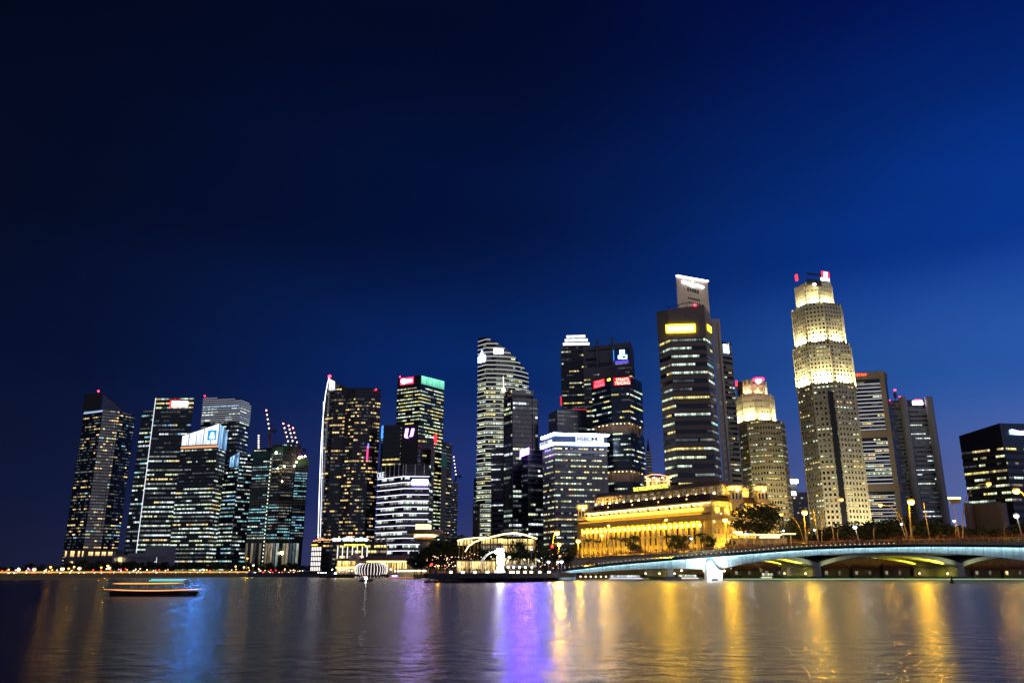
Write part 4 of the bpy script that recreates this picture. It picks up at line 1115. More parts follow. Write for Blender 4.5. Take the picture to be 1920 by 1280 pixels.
# --- bank tower with white floor lines and red sign
t = newtower('lined_bank_tower', 'tower with white floor lines in a brown frame and small red letters on top', 1650, 880, group=None)
s = Sec(t, [(1606, 890), (1672, 880), (1681, 888)], 850, Z0, zat(1640, 697, 884), M['glass_black'], 40)
fr = M['brown_stone']
mb = MB()
for i in (0,):
    a, b, u, n, L = s.edge(i)
    mb.obox(b + u*0 + n*.6, u, n, 2.6, 1.2, Z0, s.z1)
    mb.obox(a + n*.6, u, n, 2.0, 1.2, Z0, s.z1)
mb.build('side_frame', fr, t)
mb = MB()
for (y0, y1) in ((698, 711), (807, 820), (908, 921)):
    s.ring(zat(1650, y1, 884), zat(1650, y0, 884), 1.0, None, [0, 1], mb)
mb.build('blank_band', fr, t)
mbl = MB()
for k, (y0, y1, nf) in enumerate(((714, 806, 13), (822, 907, 12), (923, 1000, 12))):
    za, zb_ = zat(1650, y1, 884), zat(1650, y0, 884)
    s.grid(z0=za, z1=zb_, floors=nf, bay=2.4, band=0.35, proud=0.5, bmat=M['stone_dark'], edges=[0], lit=(0.8, 0.62) if k else (0.45, 0.3), runs=(2, 8), pal=('yellow', 'green', 'warm'), seed=271+k)
    fh = (zb_-za)/nf
    for q in range(nf): s.ring(za + q*fh + fh*.05, za + q*fh + fh*0.27, 0.8, None, [0], mbl)
mbl.build('floor_light_line', glow('floor_line_light', (0.88, 0.86, 0.95), 0.5, False), t)
s.done()
bd = s.text(0, (1599, 699.5, 1625, 704.5), 'OCBC Bank', glow('red_bank_letters', (1.0, 0.10, 0.03), 3), 1.4, 0.02, t)
s.panel(0, (1603, 714.5, 1622, 717.5), W['yellow'], 'lit_soffit', 0.3, 0.6)
finish_windows(t)

# --- grey concrete tower with end columns
t = newtower('grey_columned_tower', 'grey concrete tower between two stout end columns, with a violet-white sign and roof aerial', 1730, 935, group=None)
l = Sec(t, [(1668, 940), (1706, 937)], 870, Z0, zat(1680, 751, 938), M['glass_black'], 35, 'side_block')
l.grid(floors=44, bay=2.4, band=0.6, proud=0.35, bmat=M['stone_grey'], lit=(0.35, 0.12), runs=(1, 2), pal=('dim', 'white', 'faint'), seed=281); l.done()
s = Sec(t, [(1714, 940), (1757, 937)], 870, Z0, zat(1715, 749, 938), M['glass_black'], 35)
s.grid(z1=zat(1715, 762, 938), floors=36, bay=2.5, band=0.58, proud=0.5, bmat=M['stone_grey'], lit=(0.5, 0.6), runs=(2, 9), pal=('white', 'cool'), seed=282); s.done()
for (px, py) in ((1709, 745), (1759, 744)):
    p = at(px, 870, 933); mb = MB(); zz = zat(px-18, py, 933)
    mb.lathe((p.x, p.y, Z0), [(4.4, 0), (4.4, zz - Z0)], 18); mb.build('end_column', M['stone_grey'], t)
VS2 = glow('violetwhite_sign', (0.8, 0.65, 1.0), 12)
s.panel(0, (1711, 751, 1730, 758.5), VS2, 'sign', 0.4, 0.8)
s.panel(0, (1715, 748.5, 1726, 750.5), SIGN_RED, 'sign_red_top', 0.4, 0.8)
mb = MB(); p = at(1679, 752, 945); mb.tube([p, at(1678.5, 733, 945)], .45, 6); q = at(1678.5, 741, 945); mb.box(q - Vector((1.4, 1.4, 3)), q + Vector((1.4, 1.4, 3))); mb.build('aerial', M['dark_metal'], t)
beacon(t, at(1678, 731, 943), 1.2); beacon(t, at(1668, 750.5, 937), .8); beacon(t, at(1687, 744, 933), .8)
finish_windows(t)

# --- black block at the right edge
t = newtower('black_corner_block', 'broad black office block with yellowish lit ribbon windows and a blue-white script sign', 1886, 620, 'office block', None)
s = Sec(t, [(1806, 640), (1887, 612), (1990, 625)], 870, Z0, [zat(1793, 817, 640), zat(1878, 793, 612), zat(1985, 795, 625)], M['glass_black'], 50)
s.grid(z1=zat(1850, 842, 625), floors=17, bay=1.7, band=0.45, proud=0.35, bmat=M['black'], lit=(0.97, 0.66), runs=(1, 5), pal=('yellow', 'green', 'cool', 'dimwarm', 'warm'), wts=(5, 4, 2, 3, 2), seed=291, skip=lambda i, t_, z: z < zat(1850, 945, 625)); s.done()
s.panel(1, (1895, 812, 1938, 814.6), glow('blue_sign', (0.35, 0.6, 1.0), 14), 'sign_swoosh', 0.4, 0.5)
s.text(1, (1894.5, 806, 1936, 813), 'Singtel', glow('blue_letters', (0.4, 0.6, 1.0), 16), 0.6, 0.03, t)
p_ = Sec(t, [(1818, 632), (1880, 604)], 960, Z0, zat(1840, 945, 630), M['stone_mauve'], 30, 'podium')
p_.grid(floors=6, bay=6, band=0.6, proud=0.5, bmat=M['stone_mauve'], lit=(0, 0), seed=292); p_.done()
for px in (1817, 1880):
    q = at(px, 960, 600 if px > 1850 else 628); mb = MB(); mb.lathe((q.x, q.y, Z0), [(3.2, 0), (3.2, zat(px, 943, q.y)-Z0)], 14); mb.build('round_pier', M['stone_mauve'], t)
finish_windows(t)
# ================================================================ water, ground and shore
def X_(px, Y, py=1060): return at(px, py, Y).x

def water_mat():
    m, nt, bs = newmat('bay_water')
    N = nt.nodes.new; L = nt.links.new
    tc = N('ShaderNodeTexCoord')
    mp = N('ShaderNodeMapping'); mp.inputs['Scale'].default_value = (0.72, 1.0, 1.0); mp.inputs['Rotation'].default_value = (0, 0, 0.10)
    L(tc.outputs['Object'], mp.inputs['Vector'])
    n1 = N('ShaderNodeTexNoise'); n1.inputs['Scale'].default_value = 0.55; n1.inputs['Detail'].default_value = 5; n1.inputs['Roughness'].default_value = 0.58; n1.inputs['Distortion'].default_value = 0.4
    L(mp.outputs['Vector'], n1.inputs['Vector'])
    b = N('ShaderNodeBump'); b.inputs['Strength'].default_value = 1.0; b.inputs['Distance'].default_value = 0.22
    L(n1.outputs['Fac'], b.inputs['Height']); L(b.outputs['Normal'], bs.inputs['Normal'])
    bs.inputs['Base Color'].default_value = (0.004, 0.008, 0.014, 1)
    bs.inputs['Roughness'].default_value = 0.255
    bs.inputs['IOR'].default_value = 1.333
    bs.inputs['Specular IOR Level'].default_value = 0.6
    bs.inputs['Specular Tint'].default_value = (.80, .90, 1.0, 1)
    return m
mb = MB(); mb.face([(-1500, -60, 0), (1500, -60, 0), (1500, 1200, 0), (-1500, 1200, 0)]); 
tag(mb.build('water', water_mat()), kind='structure')

def poly_block(name, pts, z0, z1, mat, kind='structure'):
    mb = MB(); mb.prism(pts, z0, z1); o = mb.build(name, mat); tag(o, kind=kind); return o
GZ = 2.4
QY = 516
shore = [(-1600, 300), (X_(-260, 430), 430), (X_(30, 505), 505), (X_(200, 580), 580), (X_(465, 665), 665), (X_(585, 700), 700), (X_(600, 640), 640), (X_(800, 560), 560),
         (X_(860, 405), 405), (X_(1072, 430), 430), (X_(1085, QY), QY), (X_(1500, QY), QY), (1500, QY)]
poly_block('ground', shore + [(6000, QY), (6000, 9000), (-6000, 9000), (-6000, 300)], -1.5, GZ, M['earth'])
# planted terrace the road bridge lands on
emb = [(X_(1090, QY+1.5), QY+1.5), (600, QY+1.5), (600, 720), (X_(1020, 720), 720)]
poly_block('terrace', emb, GZ-0.2, 12.0, M['concrete_dark'])
# low promenade road and its seawall light on the left
def strip(name, pts, w, z0, z1, mat, off=0.0):
    """a wall along a path"""
    mb = MB(); P = [Vector(p) for p in pts]
    for i in range(len(P)-1):
        d = (P[i+1]-P[i]).normalized(); n = Vector((d.y, -d.x)); c = (P[i]+P[i+1])/2 + n*off
        mb.obox(c, d, n, (P[i+1]-P[i]).length/2, w/2, z0, z1)
    return mb.build(name, mat)
GOLDLINE = glow('seawall_led', (1.0, 0.62, 0.10), 0.9)
seg = shore[1:5]
o = thing('lit_seawall', 'long low seawall under a continuous golden light line, along the far left shore', 'seawall', (seg[1][0], seg[1][1], 0))
a = strip('wall', seg, 1.2, -1, GZ+0.9, surface('ochre_wall', (0.30, 0.22, 0.10), 0.8, 0, 0.2), 0.5); a.parent = o; a.location = -o.location; 
a = strip('light_line', seg, 0.5, GZ+1.0, GZ+1.9, GOLDLINE, 1.1); a.parent = o; a.location = -o.location
o = strip('seawall', shore[4:6], 1.2, -1, GZ+1.0, M['concrete_dark'], 0.5); tag(o, 'dark unlit seawall between the golden light line and the waterfront hotel', 'seawall')
mb = MB(); rp = [Vector(p) for p in shore[1:6]]
for i in range(len(rp)-1):
    d = (rp[i+1]-rp[i]).normalized(); n = Vector((-d.y, d.x)); q = [rp[i]+n*6, rp[i+1]+n*6, rp[i+1]+n*18, rp[i]+n*18]
    mb.face([(p.x, p.y, GZ+0.01+0.003*i) for p in q])
tag(mb.build('road', M['asphalt']), kind='structure')

# ---------------------------------------------------------------- trees
def crown_mesh(seed, clumps, n, size, mat, flat=1.0):
    R = random.Random(seed); mb = MB()
    tot = sum(c[3]**2 for c in clumps)
    for (x, y, z, r) in clumps:
        for k in range(int(n*r*r/tot)):
            # in the clump's volume, denser near its skin
            d = Vector((R.gauss(0, 1), R.gauss(0, 1), R.gauss(0, 1))).normalized() * r * (R.random()**0.42)
            p = Vector((x, y, z)) + Vector((d.x, d.y, d.z*flat))
            nn = Vector((R.gauss(0, 1), R.gauss(0, 1), R.gauss(0, 1.1))).normalized()
            a = nn.cross(Vector((0.3, 0.2, 0.9))).normalized(); b = nn.cross(a)
            s = size*R.uniform(0.55, 1.3)
            mb.face([p - a*s, p - b*s*.55, p + a*s, p + b*s*.6])
    return mb
def tree_proto(name, seed, h, spread, mat, ncl=9, n=900, size=0.5, trunk_h=0.35, flat=0.75, label='', cat='tree', group=None):
    R = random.Random(seed)
    root = thing(name, label, cat, (0, 0, 0), group)
    cl = []
    for k in range(ncl):
        ang = R.uniform(0, 2*PI); rr = spread*(R.random()**0.6)*0.7
        zz = h*(trunk_h + 0.12 + (1-trunk_h-0.2)*R.random()*(1-0.35*rr/spread))
        cl.append((rr*math.cos(ang), rr*math.sin(ang), zz, spread*R.uniform(0.28, 0.5)))
    mb = crown_mesh(seed, cl, n, size, mat, flat)
    mb.build('crown', mat, root)
    mb = MB()
    mb.tube([(0, 0, -0.3), (0.1, 0, h*trunk_h*.6), (0, 0.1, h*(trunk_h+.15))], [h*.03, h*.024, h*.017], 7)
    for c in cl[:6]:
        mb.tube([(0, 0, h*trunk_h*R.uniform(.7, 1)), (c[0]*.5, c[1]*.5, (h*trunk_h + c[2])/2), (c[0], c[1], c[2])], [h*.014, h*.009, h*.004], 5)
    mb.build('trunk', M['bark'], root)
    return root
def palm_proto(seed, h, label, group):
    R = random.Random(seed); root = thing('palm_tree', label, 'palm', (0, 0, 0), group)
    mb = MB(); lean = R.uniform(-.6, .6)
    top = Vector((lean, 0, h*.78))
    for k in range(15):
        ang = 2*PI*k/15 + R.uniform(-.2, .2); up = R.uniform(0.1, 1.0); ln = h*R.uniform(.26, .34)
        prev = top.copy(); d = Vector((math.cos(ang), math.sin(ang), up)).normalized()
        side = d.cross(Vector((0, 0, 1))).normalized()
        for q in range(5):
            nx = prev + d*(ln/5); w0 = .62*(1-abs(q-1.5)/4.5); w1 = .62*(1-abs(q-.5)/4.5)
            for sg in (-1, 1):
                mb.face([prev, nx, nx + side*sg*w1*1.2 - Vector((0, 0, w1*.7)), prev + side*sg*w0*1.2 - Vector((0, 0, w0*.7))])
            prev = nx; d = (d - Vector((0, 0, .27))).normalized()
    mb.build('crown', M['leaf'], root)
    mb = MB(); mb.tube([(0, 0, -.3), (lean*.3, 0, h*.4), tuple(top)], [h*.02, h*.014, h*.012], 7); mb.build('trunk', M['bark'], root)
    return root
USED = set()
def plant(proto, x, y, z, s, rot, label, group=None):
    if proto.name in USED: o = copy_tree(proto)
    else: o = proto; USED.add(proto.name)
    o.location = (x, y, z); o.scale = (s, s, s) if not isinstance(s, tuple) else s; o.rotation_euler = (0, 0, rot)
    o['label'] = label
    if group: o['group'] = group
    return o
RT = random.Random(5)
gl = 'dark trees along the far left promenade'
broad = [tree_proto('shade_tree', 300+k, 10, 6.0, M['leaf_dark'], 8, 700, 0.62, 0.28, 0.75, 'dark round shade tree on the far left promenade', 'tree', gl) for k in range(3)]
LL = 'dark shade tree in the continuous row on the far left promenade'
k = 0
px = -30
while px < 590:
    Y = 590 + (px/590)*150 + RT.uniform(12, 40)
    s = RT.uniform(0.7, 1.15) * (0.75 if px < 120 else 1.0)
    plant(broad[k % 3], X_(px, Y), Y, GZ, s, RT.uniform(0, 6), LL, gl)
    px += RT.uniform(8, 13); k += 1
# dark grove between the rotunda and the restaurant pavilion
gg = 'tall dark trees behind the crowd'
big = [tree_proto('rain_tree', 320+k, 20, 10.0, M['leaf_dark'], 13, 1500, 0.75, 0.3, 0.7, 'x', 'tree', gg) for k in range(3)]
LG = 'tall dark rain tree in the grove between the round restaurant and the curved lit roof'
k = 0
for (px, py, Y) in ((778, 1037, 520), (790, 1028, 530), (806, 1022, 525), (822, 1014, 530), (838, 1010, 535), (852, 1005, 540), (868, 1004, 545), (884, 1006, 560), (782, 1046, 505), (800, 1042, 500), (818, 1040, 495), (834, 1036, 490), (850, 1034, 485), (866, 1034, 480), (905, 1001, 600), (830, 1050, 470), (850, 1050, 465)):
    z = zat(px, py, Y); plant(big[k % 3], X_(px, Y), Y, GZ, (z-GZ)/19.5, k*1.3, LG, gg); k += 1
gm = 'trees in front of the curved lit roof'
for j, (px, py, Y, lab) in enumerate(((972, 1010, 425, 'full dark tree under the peak of the curved lit roof, its crown hiding the terrace'), (1014, 1013, 430, 'full dark tree at the right end of the curved lit roof'),
      (992, 1024, 424, 'smaller dark tree between the two full trees under the curved roof'), (1036, 1022, 440, 'dark tree beside the amber street lamps near the bridge abutment'), (936, 1019, 428, 'dark tree right behind the white fountain statue'), (910, 1024, 432, 'dark tree left of the white fountain statue'), (1066, 1020, 450, 'thin dark tree beside the left corner of the golden hotel'))):
    z = zat(px, py, Y); plant(big[(k+j) % 3], X_(px, Y), Y, GZ, ((z-GZ)/19.5*(.62 if j in (0, 1) else .55), (z-GZ)/19.5*.6, (z-GZ)/19.5), j*2.1, lab, gm)
# big tree right of the hotel facade, and a lamp-lit green one
wide = tree_proto('spreading_tree', 341, 30, 15, M['leaf_dark'], 20, 4600, 0.75, 0.4, 0.55, 'wide flat-topped dark tree in front of the right end of the golden hotel', 'tree')
plant(wide, X_(1424, 524), 524, 12, (1.12, 1.0, (zat(1424, 948, 524)-12)/27.5), 0.5, 'wide flat-topped dark tree in front of the right end of the golden hotel')
gr = tree_proto('bushy_tree', 342, 24, 10, M['leaf'], 12, 2200, 0.6, 0.2, 0.95, 'x', 'tree')
plant(gr, X_(1497, 526), 526, 12, (1.0, 1.0, (zat(1497, 958, 526)-12)/22), 1.0, 'bushy green tree lit by the orange street lamp, left of the tallest tower')
gbk = 'dark trees behind the road bridge'
k = 0
px = 1530
while px < 1960:
    Y = 545 + RT.uniform(-8, 25)
    top = 985 + 14*math.sin(px*.021) - (12 if 1560 < px < 1640 else 0) + RT.uniform(-4, 4) - (8 if px > 1820 else 0)
    z = zat(px, top, Y)
    plant(big[k % 3], X_(px, Y), Y, 12, (1.1, 1.1, (z-12)/19.0), RT.uniform(0, 6), 'dark tree in the continuous belt behind the road bridge', gbk); px += 13; k += 1
gp = 'palms in front of the golden hotel'
pal = [palm_proto(350+k, 16, 'x', gp) for k in range(2)]
bush = tree_proto('round_tree', 355, 14, 5.2, M['leaf'], 8, 900, 0.5, 0.3, 0.9, 'x', 'tree')
for j, (px, py, kind, lab) in enumerate(((1103, 1008, 0, 'leftmost palm in front of the golden hotel'), (1124, 1010, 0, 'second palm from the left in front of the golden hotel'), (1151, 1004, 0, 'palm silhouetted left of the round tree in front of the hotel'), (1166, 1006, 0, 'palm with drooping fronds just left of the round tree at the hotel'),
      (1188, 998, 1, 'egg-shaped dark tree in front of the middle of the hotel columns'), (1199, 1018, 1, 'low dark shrub-like tree right of the egg-shaped tree at the hotel'), (1257, 1000, 0, 'single palm right of the hotel middle, beside a round tree pair'), (1270, 997, 1, 'round dark tree right of the single palm at the hotel'), (1285, 999, 1, 'round dark tree, right half of the pair before the hotel columns'),
      (1318, 996, 0, 'palm near the right corner of the golden hotel'), (1332, 1000, 1, 'lamp-lit green tree at the right corner of the golden hotel'), (1375, 1008, 1, 'small dark tree beside the low lit drop-off canopy'), (1080, 1014, 1, 'small dark tree at the left corner of the golden hotel'))):
    Y = 522; z = zat(px, py, Y)
    p = pal[j % 2] if kind == 0 else bush
    h = 14.5 if kind == 0 else 13.5
    plant(p, X_(px, Y), Y, 12, (z-12)/h, j*1.7, lab, gp if kind == 0 else 'round trees in front of the golden hotel')

# ---------------------------------------------------------------- left shore details
LAMPW = glow('white_street_lamp', (1.0, 0.80, 0.52), 5, False)
SM_ = [glow('tiny_warm_light', (1.0, .5, .18), 4, False), glow('tiny_red_light', (1.0, .03, .02), 5, False), glow('tiny_white_light', (1.0, .85, .65), 4, False), glow('tiny_violet_light', (.5, .3, 1.0), 4, False)]
LAMPO = glow('orange_street_lamp', (1.0, 0.50, 0.10), 6, False)
LAMPY = glow('amber_street_lamp', (1.0, 0.60, 0.14), 8, False)
LAMPC = glow('cold_street_lamp', (0.72, 0.80, 1.0), 5, False)
SHADE = {LAMPO: glow('orange_shade', (1.0, .34, .03), .75, False), LAMPY: glow('amber_shade', (1.0, .42, .03), .9, False), LAMPC: glow('cold_shade', (.55, .66, 1.0), .5, False), LAMPW: glow('white_shade', (1.0, .7, .4), .5, False)}
for q_ in SM_: SHADE[q_] = M['dark_metal']
LPOW = {LAMPO: ((1.0, .46, .015), 7000), LAMPY: ((1.0, .52, .01), 15000), LAMPC: ((.72, .82, 1.0), 1800), LAMPW: ((1.0, .80, .5), 350)}
def lamp_post(head, base, mat, r, label, group, pmat, kind='lamp post', arm=True, name='street_lamp'):
    """tapered pole leaning or curving from its base to a glowing head"""
    rt = thing(name, label, kind, base, group)
    mb = MB(); h, b = Vector(head), Vector(base)
    if arm:
        c1 = b + Vector(((h.x-b.x)*.10, 0, (h.z-b.z)*.62)); c2 = b + Vector(((h.x-b.x)*.35, 0, (h.z-b.z)*1.06))
        pts = []
        for k in range(11):
            t = k/10; pts.append(b*(1-t)**3 + c1*3*t*(1-t)**2 + c2*3*t*t*(1-t) + h*t**3)
    else: pts = [b, b.lerp(h, .5), h]
    n = len(pts)
    mb.tube(pts, [0.30*(1-.55*i/(n-1))*max(.5, r/.9) for i in range(n)], 7); mb.build('pole', pmat, rt)
    mb = MB(); mb.lathe(h, [(0.1, r*1.6), (r*.7, r*1.45), (r*.8, r*1.2), (r*.7, r*1.05)], 10); hd = mb.build('lamp_head', M['dark_metal'], rt)
    mb = MB(); mb.lathe((h.x, h.y, h.z + r*.25), [(r*.30, r*1.15), (r*.95, r*.85), (r*1.35, .35*r), (r*1.28, .15*r)], 12); mb.build('glowing_shade', SHADE[mat], hd)  # shade emits by itself, imitating the bulb's light on it
    mb = MB(); mb.ball(h, r*1.2, 10, 7, None, .9); mb.build('bulb', mat, hd)
    if mat in LPOW:
        c_, e = LPOW[mat]
        li = bpy.data.lights.new('lamp_light', 'POINT'); li.color = c_; li.energy = e*r*r; li.shadow_soft_size = r*.5
        lo = bpy.data.objects.new('lamp_light', li); COL.objects.link(lo); lo.parent = rt; lo.location = h - b - Vector((0, r*2.2, r*1.0))
    return rt
gL = 'street lamps on the far left promenade'
for j, (px, py, mt, r, lab) in enumerate(((35, 1067.5, LAMPW, 1.15, 'bright white lamp, leftmost on the far promenade'), (64, 1067, LAMPW, 1.25, 'bright white lamp, second from the left on the far promenade'), (117, 1066, LAMPW, 1.35, 'bright white lamp at the foot of the slanted-roof apartment tower'), (149, 1065, LAMPW, 1.2, 'bright white lamp in front of the low beige hall on the left shore'),
      (205, 1064, LAMPW, 1.1, 'bright white lamp right below an orange lamp on the far promenade'), (129, 1065, LAMPO, .7, 'small orange lamp between two bright white lamps on the left shore'), (139, 1062, LAMPO, .7, 'small orange lamp just above the row, left shore'), (190, 1063, LAMPO, .7, 'small orange lamp left of the paired lamps on the left shore'), (202, 1060, LAMPO, .8, 'orange lamp above a white one on the left shore'), (95, 1062.5, LAMPO, .8, 'lone orange lamp left of the apartment tower foot'),
      (442, 1061, LAMPY, .62, 'large warm lamp below the glass tower, on the promenade'), (457.5, 1062.5, LAMPW, .8, 'white lamp right of the large warm lamp on the promenade'), (466, 1063, LAMPY, .4, 'small yellow lamp between two white lamps on the promenade'), (475, 1059, LAMPW, .9, 'white lamp at the foot of the building site'), (464, 1046, LAMPO, .7, 'orange lamp high on the edge of the building site'))):
    Y = 575 + px/590*140; h = at(px, py, Y)
    lamp_post(h, (h.x, Y, GZ), mt, r*.8, lab, gL, M['dark_metal'], arm=False)
gB = 'small bollard lights on the far left shore'
bl = None
RB_ = random.Random(77)
SM = SM_
# cars with tail lamps on the promenade road
def car_proto(seed, mat, label):
    r = thing('parked_car', label, 'car', (0, 0, 0), 'cars on the far promenade road')
    mb = MB()
    prof = [(-2.2, .35), (-2.25, .85), (-1.6, .95), (-1.0, 1.45), (.7, 1.45), (1.35, .95), (2.15, .85), (2.2, .35)]
    n = len(prof)
    mb.poly([(x, -.85, z) for x, z in prof] + [(x, .85, z) for x, z in prof], [tuple(range(n)), tuple(range(2*n-1, n-1, -1))] + [(i, n+i, n+(i+1) % n, (i+1) % n) for i in range(n)])
    mb.build('body', mat, r)
    for x in (-1.4, 1.4):
        for y in (-.8, .8):
            mb = MB(); mb.tube([(x, y-.1, .33), (x, y+.1, .33)], .33, 10); mb.build('wheel', M['black'], r)
    mb = MB(); mb.box((-.9, -.87, .98), (.7, .87, 1.38)); mb.build('side_window', M['glass_black'], r)
    for y in (-.6, .6):
        mb = MB(); mb.ball((-2.27, y, .75), .38, 6, 4); mb.build('tail_lamp', glow('tail_lamp', (1.0, .05, .03), 14, False), r)
        mb = MB(); mb.ball((2.22, y, .7), .30, 6, 4); mb.build('headlight', glow('headlight', (1.0, .92, .75), 14, False), r)
    return r
cars = [car_proto(1, surface('silver_car_paint', (.4, .4, .42), .3, .5), 'x'), car_proto(2, surface('dark_car_paint', (.05, .05, .07), .3, .3), 'x')]
CL = 'small car with glowing tail lamps in the traffic on the far left promenade road'
for k in range(34):
    px = 6 + k*16.5 + RB_.uniform(-5, 5)
    f = px/590; Y = 545 + f*160 - (40 if px < 60 else 0) + 8
    # keep on the land side of the shore
    o = plant(cars[k % 2], X_(px, Y), Y, GZ, 1.2, RB_.choice([0.35, 0.3, PI+.3]), CL, 'cars on the far promenade road')
post = thing('bollard_light', 'small bollard with a glowing top among the promenade traffic, far left shore', 'bollard light', (0, 0, 0), gB)
protos = []
for mt in SM:
    p = post if not protos else thing('bollard_light', 'x', 'bollard light', (0, 0, 0), gB)
    mb = MB(); mb.tube([(0, 0, 0), (0, 0, 2.2)], .12, 6); mb.build('stem', M['dark_metal'], p)
    mb = MB(); mb.ball((0, 0, 2.5), .42, 7, 5); mb.build('globe', mt, p)
    protos.append(p)
for k in range(80):
    px = RB_.uniform(0, 590); Y = 560 + px/590*160 + RB_.uniform(-12, 6) - (30 if px < 50 else 0)
    plant(protos[RB_.choice((0, 0, 1, 1, 2, 3)) if px < 300 else RB_.choice((0, 0, 0, 1, 2))], X_(px, Y), Y, GZ + RB_.choice((0, 0, .8)), RB_.uniform(.7, 1.2), 0, 'small bollard with a glowing top among the promenade traffic, far left shore', gB)
for k, p in enumerate(protos):
    if p.name not in USED: plant(p, X_(20+k, 560), 560, GZ, 1, 0, 'small bollard with a glowing top among the promenade traffic, far left shore', gB)

# low halls at the foot of the left towers
t = thing('low_hall', 'low beige hall with a lit window and stepped roof, below the left office tower', 'hall', (X_(260, 900), 900, GZ))
def hall(px0, px1, pyt, pyb, Y, mat, d=20, name='wall'):
    mb = MB(); x0, x1 = X_(px0, Y, pyb), X_(px1, Y, pyb); mb.box((x0, Y, GZ), (x1, Y+d, zat((px0+px1)/2, pyt, Y))); return mb.build(name, mat, t)
hall(209, 240, 1041, 1060, 905, M['beige'], 24); hall(240, 310, 1036, 1060, 912, M['stone_grey'], 24, 'side_wall'); hall(271, 312, 1024, 1040, 925, M['stone_grey'], 24, 'upper_storey')
mb = MB(); Y = 904.6; p0, p1 = at(213, 1054, Y), at(236, 1046, Y)
mb.face([(p0.x, Y, p0.z), (p1.x, Y, p0.z), (p1.x, Y, p1.z), (p0.x, Y, p1.z)], None, [(0, .1), (5, .1), (5, .9), (0, .9)]); mb.build('window', W['dimwarm'], t)
mb = MB(); p = at(225, 1049, 903.6); mb.box(p - Vector((1.8, .4, 2.4)), p + Vector((1.8, .4, 2.4))); mb.build('lit_panel', glow('lit_panel', (1.0, .68, .25), 2.2), t)
mb = MB(); Y = 924.5; p0, p1 = at(280, 1041, Y), at(311, 1037.5, Y)
mb.face([(p0.x, Y, p0.z), (p1.x, Y, p0.z), (p1.x, Y, p1.z), (p0.x, Y, p1.z)], None, [(0, .1), (8, .1), (8, .9), (0, .9)]); mb.build('window', W['cool'], t)
mb = MB(); mb.box((X_(205, 903), 902.5, zat(220, 1043, 903)), (X_(312, 903), 904.5, zat(220, 1040.5, 903))); mb.build('roof_edge', M['stone_grey'], t)
t = thing('dark_podium', 'low dark podium with four tall lit windows, under the slanted-roof apartment tower', 'podium', (X_(190, 930), 930, GZ))
mb = MB(); mb.box((X_(119, 940), 940, GZ), (X_(208, 940), 965, zat(160, 1030, 940))); mb.build('wall', M['stone_dark'], t)
for (x0, x1, y0, y1) in ((121, 125.5, 1032.5, 1043), (131, 140, 1032.5, 1043), (145, 150, 1032.5, 1043), (153, 157, 1032.5, 1043), (165, 175, 1034, 1041), (178, 187, 1034, 1041), (190, 199, 1034, 1041), (202, 213, 1034, 1041), (128, 137, 1052, 1058)):
    mb = MB(); Y = 939.4; p0, p1 = at(x0, y1, Y), at(x1, y0, Y)
    mb.face([(p0.x, Y, p0.z), (p1.x, Y, p0.z), (p1.x, Y, p1.z), (p0.x, Y, p1.z)], None, [(0, .1), (2, .1), (2, .9), (0, .9)]); mb.build('window', W['amber'], t)
mb = MB(); mb.box((X_(209, 938), 936, zat(215, 1046, 938)), (X_(214, 938), 938, zat(215, 1033, 938))); mb.build('end_wall', M['beige'], t)
t = thing('mast_sculpture', 'thin white lit mast with slanting stays, standing above the left promenade trees', 'mast', (X_(294, 720), 720, GZ))
mb = MB(); p = at(293, 1060, 720); q = at(294, 1044, 720); mb.tube([(p.x, 720, GZ), q], [.5, .2], 6); mb.tube([at(281, 1059.5, 720), q.lerp(p, .4)], .22, 5); mb.tube([at(284, 1058.5, 720), q.lerp(p, .55)], .22, 5); mb.build('mast', glow('lit_mast', (.8, .85, 1.0), 1.2), t)

# ---------------------------------------------------------------- waterfront hotel, pier hall, ribbed pavilion, round restaurant
t = thing('waterfront_hotel', 'low waterfront hotel with lit glass front, white vertical light fins and a bright roof bar', 'hotel', (X_(650, 640), 640, GZ))
Sx = Sec(t, [(604, 648), (636, 645), (724, 640)], 1040, GZ, zat(660, 1017, 642), M['glass_black'], 20, 'facade')
Sx.grid(z0=zat(650, 1050, 640), z1=zat(650, 1020, 640), floors=3, bay=2.6, band=0.16, proud=0.3, bmat=M['dark_metal'], lit=(1, .8), runs=(1, 2), pal=('gold', 'yellow', 'dimwarm', 'amber'), wts=(4, 2, 3, 3), seed=301, edges=[1])
Sx.grid(z0=zat(620, 1062, 640), z1=zat(620, 1020, 640), floors=5, bay=3, band=0.35, proud=0.4, bmat=M['dark_metal'], lit=(.8, .5), runs=(1, 3), pal=('dimwarm', 'amber', 'gold'), wts=(5, 2, 1), seed=302, edges=[0])
Sx.done()
FIN = glow('fin_light', (1.0, .92, .86), 1.7)
for q in range(7):
    x = 633.5 + q*9.2
    mb = MB(); a, b, u, n, L = Sx.edge(1); A = Sx.on(1, x, 1024, .9); zb_ = zat(x, 1046, A.y); mb.obox((A.x, A.y), u, n, .2, .4, zb_, zat(x, 1023.5, A.y)); mb.build('light_fin', FIN, t)
Sx.text(1, (645, 1019.4, 685, 1022.4), 'THE FULLERTON BAY HOTEL', glow('yellow_hotel_letters', (1.0, .75, .04), 3.2), .9, .02, t)
mb = MB(); a = Sx.offs(.8); mb.prism([(p.x, p.y) for p in a], Sx.z1, Sx.z1+.7); mb.build('roof_slab', M['dark_metal'], t)
mb = MB()
for q in range(24):
    x = 588 + q*2.1; p = at(x, 1013.5 - 2.4*math.sin(q*.13) + .8*math.sin(q*2.3), 640); mb.ball(p, .4, 6, 4)
mb.build('roof_bar_lights', glow('roof_bar_lights', (1.0, .42, .2), 2.5, False), t)
